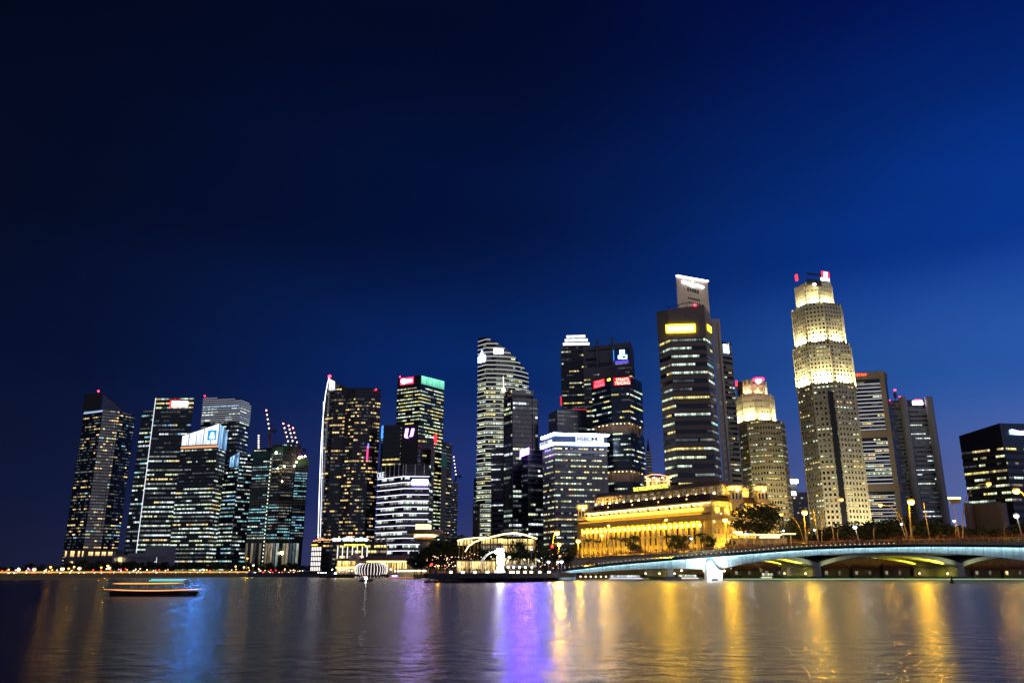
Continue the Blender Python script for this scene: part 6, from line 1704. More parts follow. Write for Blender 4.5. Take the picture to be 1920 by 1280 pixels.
# right wing
h.grid(z0=HB+3, z1=zeav-1.2, floors=6, bay=4.2, band=.42, proud=.5, bmat=M['cream'], pier=1, pw=1.5, pproud=.5, pmat=M['cream'], edges=[1], lit=(.8, .5), runs=(1, 1), pal=('gold', 'amber', 'dimwarm'), seed=401)
h.done('wing_frame')
a1, b1, u1, n1, L1 = h.edge(1)
for q in range(7):
    c_ = a1.lerp(b1, (q+.5)/7) + n1*1.4; mb = MB(); mb.obox(c_, u1, n1, 1.3, .4, zg0+.2, zg1); mb.build('gallery_light', GSTR, t)
    mb = MB(); mb.obox(c_ + n1*.6, u1, n1, 1.0, .3, HB+1.5, HB+2.6); mb.build('floodlight', FLW, t)
# main roof
bo = [(p.x, p.y) for p in h.offs(2.2)]; to = [(p.x, p.y) for p in h.offs(-7)]
mb = MB(); mb.prism(bo, zeav+.05, zrf, None, to); mb.build('roof', M['roof_tile'], t)
DWL = glow('dormer_lamp', (1.0, .6, .25), 3, False)
for q in range(14):
    f = .05 + .9*(q+.5)/14; c_ = a.lerp(b, f) - n*1.6; zz_ = zeav + (zrf-zeav)*.42
    mb = MB(); mb.obox(c_ + n*.4, u, n, 1.0, 1.6, zz_-1.0, zz_+1.0); d_ = mb.build('dormer', M['roof_tile'], t)
    if q % 3 == 0:
        mb = MB(); mb.obox(c_ + n*2.03, u, n, .6, .05, zz_-.5, zz_+.5); mb.build('dormer_window', DWL, d_)
# set-back upper storey
uA, uB, uC = at(1115, 945, 664), at(1352, 920, 556), at(1404, 920, 584)
zu0 = zrf - 1.5; zu1 = (zat(1117, 937, 664) + zat(1345, 905, 556))/2
up = Sec(t, None, 0, zu0, zu1, M['cream'], pts=[V2(uA), V2(uB), V2(uC), tuple(Vector(V2(uC))+back*.5), tuple(Vector(V2(uA))+back*.25)], name='upper_storey'); up.nv = 2
a2, b2, u2, n2, L2 = up.edge(0)
UPL = glow('pilaster_light', (1.0, .72, .30), 24)
for q in range(16):
    f = (q+.4)/16
    c_ = a2.lerp(b2, f) + n2*.5; mb = MB(); mb.obox(c_, u2, n2, .75, .5, zu0, zu1-.8); mb.build('pilaster', M['cream'], t)
    c_ = a2.lerp(b2, f) + n2*1.6; mb = MB(); mb.obox(c_, u2, n2, .5, .3, zu0+1.6, zu0+2.2); mb.build('pilaster_light', UPL, t)
    for dz in ((.25, .5), (.62, .86)):
        A_ = a2.lerp(b2, f+.02) + n2*.1; B_ = a2.lerp(b2, f+.048) + n2*.1
        z0_ = zu0 + (zu1-zu0)*dz[0]; z1_ = zu0 + (zu1-zu0)*dz[1]
        mb = MB(); mb.face([(A_.x, A_.y, z0_), (B_.x, B_.y, z0_), (B_.x, B_.y, z1_), (A_.x, A_.y, z1_)], None, [(q*2, .1), (q*2+2, .1), (q*2+2, .9), (q*2, .9)]); mb.build('window', W['dimwarm'], t)
mb = MB(); mb.prism([(p.x, p.y) for p in up.offs(2.0)], zu1, zu1+1.0); mb.prism([(p.x, p.y) for p in up.offs(-1.5)], zu1+1.0, zu1+3.6); mb.build('flat_roof', M['stone_mauve'], t)
# rooftop letters
up.text(0, (1187, 910.0, 1253, 917.2), 'THE FULLERTON HOTEL', glow('hotel_letters', (1.0, .95, .10), 3.2), 1.2, -.012, t)
mb = MB(); A_ = up.on(0, 1186, 918, .9); B_ = up.on(0, 1254, 909, .9)
for q in range(9):
    c_ = Vector((A_.x, A_.y)).lerp(Vector((B_.x, B_.y)), q/8); mb.obox(c_, u2, n2, .12, .12, zu1, zu1+4)
mb.build('letter_frame', M['dark_metal'], t)
# corner pavilions with glowing lanterns
LAN = glow('pavilion_glow', (1.0, .74, .16), 3.0)
for (px, py0, py1, Y_, w) in ((1092, 954, 943.5, 662, 4.6), (1377, 919, 907, 556, 4.4), (1426, 919.5, 908, 580, 4.4)):
    p = at(px, (py0+py1)/2, Y_); zb_, zt_ = zat(px, py0, Y_), zat(px, py1, Y_)
    mb = MB(); mb.box((p.x-w*.9, p.y-w*.9, HB if px > 1400 else zeav-6), (p.x+w*.9, p.y+w*.9, zb_)); tb = mb.build('pavilion_tower', M['cream'], t)
    mb = MB(); mb.box((p.x-w*.75, p.y-w*.75, zb_), (p.x+w*.75, p.y+w*.75, zb_+(zt_-zb_)*.62)); mb.build('lantern', LAN, tb)
    mb = MB()
    for sx in (-.95, -.32, .32, .95):
        for sy in (-.95, .95): mb.box((p.x+sx*w-.25, p.y+sy*w-.25, zb_), (p.x+sx*w+.25, p.y+sy*w+.25, zb_+(zt_-zb_)*.62))
    mb.build('lantern_column', M['cream'], tb)
    mb = MB()
    for zz_ in (zb_-1.2, zb_-7.5, zb_-9.0): mb.box((p.x-w*1.05, p.y-w*1.05, zz_), (p.x+w*1.05, p.y+w*1.05, zz_+.7))
    for sx in (-.8, -.3, .3, .8): mb.box((p.x+sx*w-.4, p.y-w*1.0, zb_-6.8), (p.x+sx*w+.4, p.y-w*.9-.02, zb_-1.2))
    mb.build('tower_cornice', M['cream'], tb)
    mb = MB()
    for sx in (-.55, 0, .55): mb.box((p.x+sx*w-.55, p.y-w*.93, zb_-6.2), (p.x+sx*w+.55, p.y-w*.9-.01, zb_-2.2))
    mb.build('tower_window', M['glass_black'], tb)
    z_ = zb_+(zt_-zb_)*.62
    mb = MB(); mb.box((p.x-w*1.15, p.y-w*1.15, z_), (p.x+w*1.15, p.y+w*1.15, z_+.7)); mb.poly([(p.x-w*1.15, p.y-w*1.15, z_+.7), (p.x+w*1.15, p.y-w*1.15, z_+.7), (p.x+w*1.15, p.y+w*1.15, z_+.7), (p.x-w*1.15, p.y+w*1.15, z_+.7), (p.x, p.y, zt_+.9)], [(0, 1, 4), (1, 2, 4), (2, 3, 4), (3, 0, 4)]); mb.build('lantern_roof', M['cream'], tb)
    mb = MB(); mb.ball((p.x, p.y-w*1.6, zb_-.6), .7, 7, 5); mb.build('lantern_lamp', CBL, tb)
# roof garden pavilion behind the letters
p = at(1231, 903, 628); mb = MB(); zt_ = zat(1231, 890, 628)
mb.box((p.x-9, p.y-4, zu1), (p.x+10, p.y+6, zt_-2)); mb.build('roof_garden_room', M['glass_black'], t)
mb = MB()
for q in range(6):
    x0_ = p.x - 9 + q*3.15; mb.face([(x0_+.2, p.y-4.1, zu1+2), (x0_+2.9, p.y-4.1, zu1+2), (x0_+2.9, p.y-4.1, zt_-2.4), (x0_+.2, p.y-4.1, zt_-2.4)], None, [(q*2, .1), (q*2+2, .1), (q*2+2, .9), (q*2, .9)])
mb.build('garden_room_glazing', W['amber'], t)
mb = MB(); mb.tube([(p.x-10, p.y-4.3, zt_-2), (p.x-4, p.y-4.3, zt_), (p.x+2, p.y-4.3, zt_-.2), (p.x+11, p.y-4.3, zt_-2.4)], .35, 6); mb.tube([(p.x-10, p.y-4.6, zt_-5), (p.x+11, p.y-4.6, zt_-5.4)], .25, 6); mb.build('garden_room_lights', glow('garden_orange', (1.0, .42, .12), 2.2), t)
for q in range(7):
    mb = MB(); mb.ball((p.x - 9 + q*3.2, p.y-5, zt_-2.6 - (q % 2)*2), .4, 6, 4); mb.build('garden_lamp', CBL, t)
# long warm washes from the plinth up the columns and from the gallery ledge
def longwash(s, i, off, z, up_, power, col, f0=.04, f1=.96):
    a, b, u, nn, L = s.edge(i)
    c_ = a.lerp(b, (f0+f1)/2) + nn*off; tg = a.lerp(b, (f0+f1)/2)
    o = wash('facade_floodlight', (c_.x, c_.y, z), (tg.x, tg.y, z+up_), L*(f1-f0), .8, power, col)
    d = (Vector((tg.x, tg.y, z+up_)) - Vector((c_.x, c_.y, z))).normalized(); X = Vector((u.x, u.y, 0)); Zv = -d; Yv = Zv.cross(X).normalized(); Xv = Yv.cross(Zv).normalized()
    o.rotation_euler = Matrix((Xv, Yv, Zv)).transposed().to_euler()
longwash(h, 0, 7.0, HB+2.9, 18, 14000, (1.0, .56, .03))
longwash(h, 0, 3.1, zc1+.5, 8, 8000, (1.0, .58, .05))
longwash(h, 1, 6.0, HB+2.9, 16, 30000, (1.0, .57, .05))
longwash(h, 1, 3.4, zg1+.8, 8, 7000, (1.0, .58, .06))
longwash(up, 0, 3.2, zu0+1.2, 6, 15000, (1.0, .60, .12))
longwash(up, 1, 3.2, zu0+1.2, 6, 5000, (1.0, .60, .12))
finish_windows(t)
# lit drop-off canopies right of the hotel
t = thing('drop_off_canopy', 'low lit canopy with bright white strips beside the spreading tree, right of the golden hotel', 'canopy', (X_(1440, 512), 512, 12))
CAN = glow('canopy_strip', (1.0, .76, .36), 3)
for (xa, xb, ya, yb, Y_) in ((1375, 1392, 996, 999.5, 511), (1380, 1414, 1000.3, 1002.4, 508), (1413, 1466, 1001, 1003.2, 511), (1425, 1462, 1005, 1007.8, 508), (1466, 1492, 999.6, 1001.4, 510)):
    A_, B_ = at(xa, yb, Y_), at(xb, ya, Y_); mb = MB(); mb.box((A_.x, Y_, A_.z), (B_.x, Y_+.4, B_.z)); mb.build('light_strip', CAN, t)
    mb = MB(); mb.box((A_.x-.4, Y_-.3, B_.z), (B_.x+.4, Y_+7, B_.z+.45)); mb.build('roof', M['beige'], t)
for q in range(9):
    x_ = X_(1376 + q*14, 513); mb = MB(); mb.box((x_-.35, 513, 11.9), (x_+.35, 513.7, zat(1440, 1003, 513))); mb.build('post', M['beige'], t)
mb = MB(); mb.box((X_(1376, 519), 519, 11.9), (X_(1480, 519), 521, zat(1440, 1008, 519))); mb.build('wall', M['beige'], t)
for q in range(8):
    x0_ = X_(1380 + q*12, 518.7); mb = MB(); mb.face([(x0_, 518.8, 13), (x0_+3, 518.8, 13), (x0_+3, 518.8, 16.5), (x0_, 518.8, 16.5)], None, [(q*2, .1), (q*2+2, .1), (q*2+2, .9), (q*2, .9)]); mb.build('window', W['warm'], t)

# ================================================================ road bridge with haunched arches
t = thing('road_bridge', 'long road bridge on haunched arches, its vaults lit yellow-green from the piers', 'bridge', (X_(1534, 455), 455, 0))
BY, BD, SK = 455.0, 40.0, -0.16
top_px = [(1060, 1049), (1160, 1043.5), (1300, 1036.5), (1400, 1029.5), (1500, 1024.5), (1640, 1021.5), (1780, 1018.5), (1920, 1016), (2080, 1014)]
tp = [at(x, y, BY) for x, y in top_px]
def ztop_at(x):
    for i in range(len(tp)-1):
        if x <= tp[i+1].x or i == len(tp)-2:
            f = (x - tp[i].x)/(tp[i+1].x - tp[i].x); return tp[i].z*(1-f) + tp[i+1].z*f
def extr(mb, prof, y0=BY, d=BD, sk=SK, mat=None):
    """profile in x,z pushed back along the bridge's width"""
    n = len(prof)
    mb.poly([(x, y0, z) for x, z in prof] + [(x + sk*d, y0+d, z) for x, z in prof], [tuple(range(n)), tuple(range(2*n-1, n-1, -1))] + [(i, n+i, n+(i+1) % n, (i+1) % n) for i in range(n)], mat)
zdb = zat(1640, 1040, BY)
mb = MB(); prof = [(p.x, p.z) for p in tp] + [(tp[k].x, max(min(tp[k].z-1.2, zdb + .01*k), 8)) for k in range(len(tp)-1, -1, -1)]
prof = [(p.x, p.z) for p in tp] + [(p.x, min(p.z - 1.5, zdb)) for p in reversed(tp)]
extr(mb, prof); mb.build('deck', M['concrete'], t)
piers = [X_(1257, BY), X_(1534, BY), X_(1803, BY), X_(2078, BY)]
zs = zat(1534, 1064, BY)
GS = surface('pale_concrete_soffit', (.42, .42, .38), .7, 0, .1)
for i in range(len(piers)-1):
    x0_, x1_ = piers[i], piers[i+1]; lo, hi = [], []
    for k in range(25):
        f = k/24; x = x0_ + (x1_-x0_)*f; e = 1 - (2*f-1)**2
        zb_ = zs + (zdb - zs - .2)*e**.8; lo.append((x, zb_)); hi.append((x, min(zdb + .05, zb_ + 1.5 + 1.0*(1-e))))
    mb = MB()
    n_ = len(lo)
    vs = []
    for yy, ss in ((BY+.6, 0), (BY+BD-.6, SK*(BD-1.2))):
        vs += [(x+ss, yy, z) for x, z in lo] + [(x+ss, yy, z) for x, z in hi]
    fs = []
    for k in range(n_-1):
        fs += [(k, k+1, n_+k+1, n_+k), (k, 2*n_+k, 2*n_+k+1, k+1), (n_+k, n_+k+1, 3*n_+k+1, 3*n_+k), (2*n_+k, 3*n_+k, 3*n_+k+1, 2*n_+k+1)]
    mb.poly(vs, fs); mb.build('arch', GS, t)
PL_ = glow('pier_lamp', (1.0, .70, .36), 10)
for x0_ in piers:
    mb = MB(); extr(mb, [(x0_-1.6, zs+1.3), (x0_+1.6, zs+1.3), (x0_+2.2, -1.5), (x0_-2.2, -1.5)], BY+1.0, BD-2); mb.build('pier', GS, t)
    mb = MB(); extr(mb, [(x0_-5, 1.6), (x0_+5, 1.6), (x0_+5.4, -1.5), (x0_-5.4, -1.5)], BY-3, BD+6); mb.build('pier_base', M['concrete_dark'], t)
    for sg in (-1, 1):
        for yy, e in ((6, 1.0), (30, .8)):
            c_ = Vector((x0_ + sg*4.2 + SK*yy, BY+yy, 3.2))
            mb = MB(); mb.ball(c_, .42, 8, 5); mb.tube([c_, (c_.x, c_.y, 1.5)], .15, 5, M['dark_metal']); mb.build('pier_lamp', PL_, t)
            if yy == 6: wash('pier_front_light', (c_.x - sg*1.5, BY-5, 2.0), (c_.x + sg*8, BY+2, 11), 1.5, .8, 420, (.85, .95, .45), PI*.5)
            wash('pier_floodlight', c_ + Vector((0, 0, .9)), c_ + Vector((sg*9, 1.5, 8)), 1.0, 1.0, (3200 if yy == 6 else 1500), (1.0, .86, .04), PI*.40)
# old low houses on the quay behind the arches
RQ = random.Random(31)
gQ = 'old houses on the quay under the road bridge'
for j in range(10):
    xa_ = X_(1372 + j*56, 511); xb_ = X_(1372 + j*56 + 50, 511); hh_ = 5.2 + RQ.uniform(0, 1.6); wd = xb_ - xa_
    th = thing('quay_house', 'old brown house with a pitched roof in the row behind the bridge arches', 'house', (xa_, 511, 2.0), gQ)
    mb = MB(); mb.box((xa_, 509, -1), (xb_, 516, hh_)); mb.build('wall', M['brown_stone'], th)
    mb = MB(); mb.prism([(xa_-.4, 508.4), (xb_+.4, 508.4), (xb_+.4, 516.4), (xa_-.4, 516.4)], hh_, hh_+2.6, None, [(xa_+2, 512), (xb_-2, 512), (xb_-2, 513), (xa_+2, 513)]); mb.build('roof', M['roof_tile'], th)
    for q in (0, 2):
        x_ = xa_ + wd*(q+.28)/4; mb = MB(); mb.face([(x_, 508.9, 2.3), (x_+wd*.1, 508.9, 2.3), (x_+wd*.1, 508.9, 4.4), (x_, 508.9, 4.4)], None, [(q*3, .1), (q*3+2, .1), (q*3+2, .9), (q*3, .9)]); mb.build('window', W['dimwarm'] if RQ.random() < .85 else W['amber'], th)
# parapet rail and road kerb
mb = MB()
for i in range(len(tp)-1):
    A_, B_ = tp[i], tp[i+1]; L_ = (B_-A_).length; m_ = max(2, int(L_/2.6))
    mb.tube([A_ + Vector((0, -.2, 2.6)), B_ + Vector((0, -.2, 2.6))], .13, 5); mb.tube([A_ + Vector((0, -.2, 1.7)), B_ + Vector((0, -.2, 1.7))], .08, 5); mb.tube([A_ + Vector((0, -.2, .5)), B_ + Vector((0, -.2, .5))], .12, 5)
    for k in range(m_):
        p = A_.lerp(B_, k/m_) + Vector((0, -.2, 0)); mb.box(p - Vector((.12, .12, 0)), p + Vector((.12, .12, 2.7)))
mb.build('railing', surface('ochre_steel', (.45, .32, .16), .5, .2), t)
# hedge of bougainvillea along the parapet
RH = random.Random(21)
hd = thing('flowering_hedge', 'long hedge of reddish flowering shrubs along the road bridge parapet', 'hedge', (X_(1500, BY+1.5), BY+1.5, ztop_at(X_(1500, BY))))
mb = MB()
x = tp[0].x + 3
while x < tp[-1].x - 1:
    zt_ = ztop_at(x); hgt = 2.7 + 1.9*max(0, min(1, (x-150)/90)) + .9*math.sin(x*.21) + .6*math.sin(x*.53+1)
    for q in range(46):
        p = Vector((x + RH.uniform(-.9, .9), BY + 1.3 + RH.uniform(-.5, 1.1), zt_ + .3 + abs(RH.gauss(0, .5))*hgt*.62 + RH.uniform(0, hgt*.5)))
        nn = Vector((RH.gauss(0, 1), RH.gauss(0, 1), RH.gauss(0, 1))).normalized(); a_ = nn.cross(Vector((.2, .3, .9))).normalized(); b_ = nn.cross(a_); s_ = RH.uniform(.18, .42)
        mb.face([p - a_*s_, p - b_*s_*.6, p + a_*s_, p + b_*s_*.6], M['flower'] if RH.random() < .72 else M['leaf'])
    x += 1.0
mb.build('leaves', M['flower'], hd)
mb = MB()
for i in range(len(tp)-1):
    A_, B_ = tp[i], tp[i+1]; mb.poly([A_ + Vector((0, .5, .02)), B_ + Vector((0, .5, .02)), B_ + Vector((0, 2.4, .02)), A_ + Vector((0, 2.4, .02)), A_ + Vector((0, .5, .8)), B_ + Vector((0, .5, .8)), B_ + Vector((0, 2.4, .8)), A_ + Vector((0, 2.4, .8))], [(4, 5, 6, 7), (0, 1, 5, 4), (2, 3, 7, 6), (0, 4, 7, 3), (1, 2, 6, 5)])
mb.build('planter', M['concrete'], hd)
# approach ramp wall
t = thing('approach_ramp', 'pale beige ramp wall at the left end of the road bridge, below the hotel corner', 'ramp', (X_(1110, 458), 458, 0))
mb = MB(); r0, r1, r2 = at(1072, 1050, 452), at(1120, 1046, 452), at(1250, 1050, 452)
mb.prism([(r0.x, 452), (r2.x, 452), (r2.x, 454.5), (r0.x, 454.5)], [zat(1072, 1068, 452), 6.0, 6.0, zat(1072, 1068, 452)], [zat(1072, 1050, 452), zat(1250, 1045, 452), zat(1250, 1045, 452), zat(1072, 1050, 452)]); mb.build('wall', M['beige'], t)
mb = MB(); k0, k1 = at(1093, 1059, 449), at(1120, 1050, 449); mb.prism([(k0.x, 446), (k1.x, 446), (k1.x, 451.5), (k0.x, 451.5)], k0.z, k0.z+.4, None); mb.poly([(k0.x-1, 445.5, k0.z+.4), (k1.x+1, 445.5, k0.z+.4), (k1.x+1, 452, k0.z+.4), (k0.x-1, 452, k0.z+.4), ((k0.x+k1.x)/2, 449, k1.z)], [(0, 1, 4), (1, 2, 4), (2, 3, 4), (3, 0, 4)]); mb.build('kiosk_roof', M['roof_tile'], t)
mb = MB(); mb.box((k0.x, 446.5, 3), (k1.x, 451, k0.z)); mb.build('kiosk_wall', M['cream'], t)
mb = MB(); p = (k0 + k1)/2; mb.box((k0.x+.5, 446, k0.z-1.0), (k1.x-.5, 446.4, k0.z-.4)); mb.build('kiosk_light', GOLD, t)

# ================================================================ curved footbridge with the lit blue-white edge
t = thing('footbridge', 'slender curved footbridge with a glowing pale blue edge girder on a white pier', 'footbridge', (X_(1338, 425), 425, 0))
jb = [(1055, 1070.5, 1073.5), (1080, 1067, 1073.4), (1110, 1063.3, 1072), (1144, 1059.5, 1069.6), (1185, 1055.6, 1067.2), (1227, 1052, 1065.6), (1275, 1048, 1065.2), (1319, 1044.6, 1066.4), (1338, 1043.1, 1067), (1356, 1041.6, 1065.2), (1394, 1038.6, 1057), (1436, 1035.3, 1050), (1480, 1031.7, 1044.3), (1526, 1029, 1040.4), (1598, 1026.5, 1036.2), (1680, 1024.6, 1034.3), (1737, 1024, 1035.4), (1816, 1024.3, 1038.9), (1870, 1024.8, 1043.5), (1920, 1025.6, 1049.6), (1990, 1027, 1060), (2040, 1028.5, 1069)]
def jointed(m):
    # dark butt joints between the girder's steel plates and run-off streaks below them
    nt = m.node_tree; N = nt.nodes.new; L = nt.links.new; bs = nt.nodes['Principled BSDF']
    tc = N('ShaderNodeTexCoord'); sx = N('ShaderNodeSeparateXYZ'); L(tc.outputs['Object'], sx.inputs[0])
    d = N('ShaderNodeMath'); d.operation = 'DIVIDE'; d.inputs[1].default_value = 7.0; L(sx.outputs['X'], d.inputs[0])
    f = N('ShaderNodeMath'); f.operation = 'FRACT'; L(d.outputs[0], f.inputs[0])
    g = N('ShaderNodeMath'); g.operation = 'LESS_THAN'; g.inputs[1].default_value = .05; L(f.outputs[0], g.inputs[0])
    mp = N('ShaderNodeMapping'); mp.inputs['Scale'].default_value = (.9, .9, .06); L(tc.outputs['Object'], mp.inputs['Vector'])
    no = N('ShaderNodeTexNoise'); no.inputs['Scale'].default_value = 1.0; no.inputs['Detail'].default_value = 4; L(mp.outputs['Vector'], no.inputs['Vector'])
    st = N('ShaderNodeMapRange'); st.inputs['From Min'].default_value = .35; st.inputs['From Max'].default_value = .7; st.inputs['To Min'].default_value = 1.08; st.inputs['To Max'].default_value = .72; L(no.outputs['Fac'], st.inputs['Value'])
    k = N('ShaderNodeMath'); k.operation = 'MULTIPLY_ADD'; k.inputs[1].default_value = -.30; L(g.outputs[0], k.inputs[0]); L(st.outputs['Result'], k.inputs[2])
    old = bs.inputs['Base Color'].links[0].from_socket
    v = N('ShaderNodeVectorMath'); v.operation = 'SCALE'; L(old, v.inputs[0]); L(k.outputs[0], v.inputs['Scale']); L(v.outputs['Vector'], bs.inputs['Base Color'])
def jy(px): return 440 - (px-1055)/(1338-1055)*15 if px < 1338 else 425 - (px-1338)/(1920-1338)*42
BLUEP = surface('pale_blue_paint', (.58, .68, .70), .45, 0, .05)
T_, B_ = [at(x, yt, jy(x)) for x, yt, yb in jb], [at(x, yb, jy(x)) for x, yt, yb in jb]
jointed(BLUEP)
def loft(mb, A, B, mat=None):
    b0 = len(mb.v); n = len(A); mb.v += [tuple(p) for p in A] + [tuple(p) for p in B]
    for i in range(n-1): mb.f.append((b0+i, b0+i+1, b0+n+i+1, b0+n+i)); mb.m.append(mat); mb.uv.append(None)
dv = lambda L, y, z: [p + Vector((0, y, z)) for p in L]
mb = MB(); B2 = dv(B_, 1.0, 0); B3 = dv(B_, 4.2, .6); B4 = dv(T_, 5.2, 0)
loft(mb, B2, T_); loft(mb, B3, B2); loft(mb, B4, B3); loft(mb, T_, B4); mb.build('girder', BLUEP, t)
mb = MB(); lo_, hi_ = dv(T_, -1.9, -.22), dv(T_, -1.9, .95); lo2, hi2 = dv(T_, 5.6, .02), dv(T_, 5.6, .95)
lo1 = dv(T_, -1.75, -.22); lo0 = dv(T_, -1.75, .1); loft(mb, lo1, lo_); loft(mb, lo0, lo1); loft(mb, lo_, hi_); loft(mb, hi_, hi2); loft(mb, lo2, dv(T_, -1.75, .1)); loft(mb, hi2, lo2); mb.build('deck_edge', M['black'], t)
JLED = glow('girder_led', (.60, .90, 1.0), 30)
mb = MB(); mb.tube(dv(T_, -1.5, -.05), .12, 5); mb.build('edge_led', JLED, t)
mb = MB()
for i in range(len(T_)-1):
    A_, C_ = T_[i] + Vector((0, -.5, .95)), T_[i+1] + Vector((0, -.5, .95)); m_ = max(2, int((C_-A_).length/3.0))
    mb.tube([A_ + Vector((0, 0, 2.3)), C_ + Vector((0, 0, 2.3))], .09, 5); mb.tube([A_ + Vector((0, 0, 1.5)), C_ + Vector((0, 0, 1.5))], .06, 5)
    for k in range(m_):
        p = A_.lerp(C_, k/m_); mb.box(p - Vector((.05, .05, 0)), p + Vector((.1, .1, 2.35)))
mb.build('railing', surface('gold_steel_rail', (.5, .38, .2), .45, .1), t)
RL_ = glow('rail_light', (1.0, .82, .55), 2.2, False)
k = 0
for i in range(len(T_)-1):
    if jb[i][0] > 1660: break
    A_, C_ = T_[i] + Vector((0, -.75, 1.7)), T_[i+1] + Vector((0, -.75, 1.7)); m_ = max(1, int((C_-A_).length/2.0))
    for q in range(m_):
        p = A_.lerp(C_, (q+.5)/m_); mb = MB(); mb.box(p - Vector((.2, .08, .13)), p + Vector((.2, .08, .13))); mb.build('rail_light', RL_, t)
pier_px = [(1326.5, 1087), (1325.5, 1060), (1327, 1053), (1331, 1050), (1335.5, 1052), (1340, 1058.5), (1345, 1065), (1350, 1068), (1355, 1068), (1355, 1087)]
mb = MB(); pp = [at(x, y, 421) for x, y in pier_px]; n = len(pp)
mb.poly([tuple(p) for p in pp] + [(p.x, p.y+6.5, p.z) for p in pp], [tuple(range(n-1, -1, -1)), tuple(range(n, 2*n))] + [(i, (i+1) % n, n+(i+1) % n, n+i) for i in range(n)])
mb.build('pier', M['white_paint'], t)
px_ = X_(1340, 412, 1085)
wash('pier_floodlight', (px_-2, 408, 1.2), (px_, 421, 5), 5, 1.0, 3500, (.85, .97, 1.0), PI*.5)
mb = MB(); mb.box((px_-2.6, 407.6, -1), (px_+.6, 408.4, .9)); mb.build('pier_floodlight_box', M['dark_metal'], t)
mb = MB(); ab = [at(x, y, 436) for x, y in ((1038, 1070), (1056, 1070.2), (1068, 1073), (1077, 1075.5), (1080, 1075.5), (1080, 1086), (1044, 1086))]; n = len(ab)
mb.poly([tuple(p) for p in ab] + [(p.x, p.y+9, p.z) for p in ab], [tuple(range(n)), tuple(range(2*n-1, n-1, -1))] + [(i, n+i, n+(i+1) % n, (i+1) % n) for i in range(n)])
mb.build('abutment', surface('blue_grey_concrete', (.34, .42, .48), .6, 0, .1), t)
wash('abutment_floodlight', (X_(1066, 424), 424, 1.0), (X_(1064, 436), 436, 2.5), 6, .6, 700, (.55, .75, 1.0), PI*.6)

# ================================================================ lamps on the bridges
OC = surface('gold_lit_steel', (.24, .17, .08), .45, .1)
LY = 468.0
gA = 'street lamps on the road bridge'
lamps = [((1464.7, 964), (1508, 1018), 'arched lamp leaning left from the lamp-lit green tree', .75, LAMPO), ((1508.7, 961), (1511.8, 1018), 'straight lamp with a large orange head beside the lamp-lit green tree', 1.35, LAMPY), ((1577.6, 936.6), (1540.7, 1017), 'arched lamp leaning right across the tallest tower', .9, LAMPO), ((1650.7, 946.5), (1703.5, 1012), 'arched lamp leaning left in front of the lined bank tower', .9, LAMPO), ((1708, 941), (1710, 1012), 'brightest orange lamp, upright in front of the grey columned tower', 1.55, LAMPY), ((1853.8, 907), (1806, 1009), 'tall arched lamp curving right in front of the black corner block', 1.05, LAMPO), ((1905.6, 920.5), (1948, 1008), 'large amber lamp hanging in at the right edge, over the black corner block', 1.5, LAMPY)]
for hd_, bs_, lab, r, mt in lamps:
    h_ = at(hd_[0], hd_[1], LY); b_ = at(bs_[0], bs_[1], LY); lamp_post(h_, b_, mt, r, lab, gA, OC)
gC = 'cold white lamps on the road bridge'
for hd_, bs_, lab, r in (((1603, 988), (1611, 1016), 'brilliant cold white lamp at the foot of the tallest tower', .95), ((1527, 993), (1535, 1017), 'small cold lamp among the leaning poles, right of the lamp-lit tree', .5), ((1690, 982), (1698, 1012), 'small cold lamp left of the brightest orange lamp', .55), ((1789, 976), (1800, 1010), 'cold lamp below the lit sign board', .65), ((1905.6, 967), (1917, 1006), 'brilliant cold white lamp near the right edge', 1.15), ((1296, 1009), (1303, 1033), 'cold lamp in front of the golden hotel right half', .62), ((1399, 1001), (1404, 1030), 'cold lamp below the spreading tree', .7), ((1469, 994.5), (1474, 1024), 'small lamp right of the spreading tree', .5)):
    h_ = at(hd_[0], hd_[1], LY-4); b_ = at(bs_[0], bs_[1], LY-4); lamp_post(h_, b_, LAMPC, r, lab, gC, OC, arm=False)
gE = 'amber lamps in front of the golden hotel'
for hd_, bs_, lab, r in (((1359.7, 975), (1363.6, 1028), 'bright amber lamp on a pole at the right corner of the golden hotel', 1.2), ((1141, 985), (1141, 1040), 'amber lamp before the left third of the hotel, higher of two', .6), ((1128.5, 1003), (1128.5, 1042), 'amber lamp before the left third of the hotel, lower of two', .8), ((1249, 974), (1243, 1036), 'amber lamp on a tall pole before the middle of the hotel', .6), ((1244.5, 986), (1242, 1036), 'second amber lamp lower on the hotel middle', .7), ((1084, 1014), (1084, 1046), 'amber lamp at the left corner of the hotel', 1.0), ((1044.5, 999), (1033, 1062), 'tall amber lamp left of the hotel, above the traffic light', 1.25), ((1048.4, 1021), (1046, 1064), 'lower amber lamp below the tall one, left of the hotel', .9)):
    Y_ = 470; h_ = at(hd_[0], hd_[1], Y_); b_ = at(bs_[0], bs_[1], Y_)
    if bs_[0] < 1060: b_.z = 2.4
    lamp_post(h_, b_, LAMPY, r, lab, gE, OC, arm=abs(h_.x-b_.x) > 2)
gM = 'leaning banner masts on the road bridge'
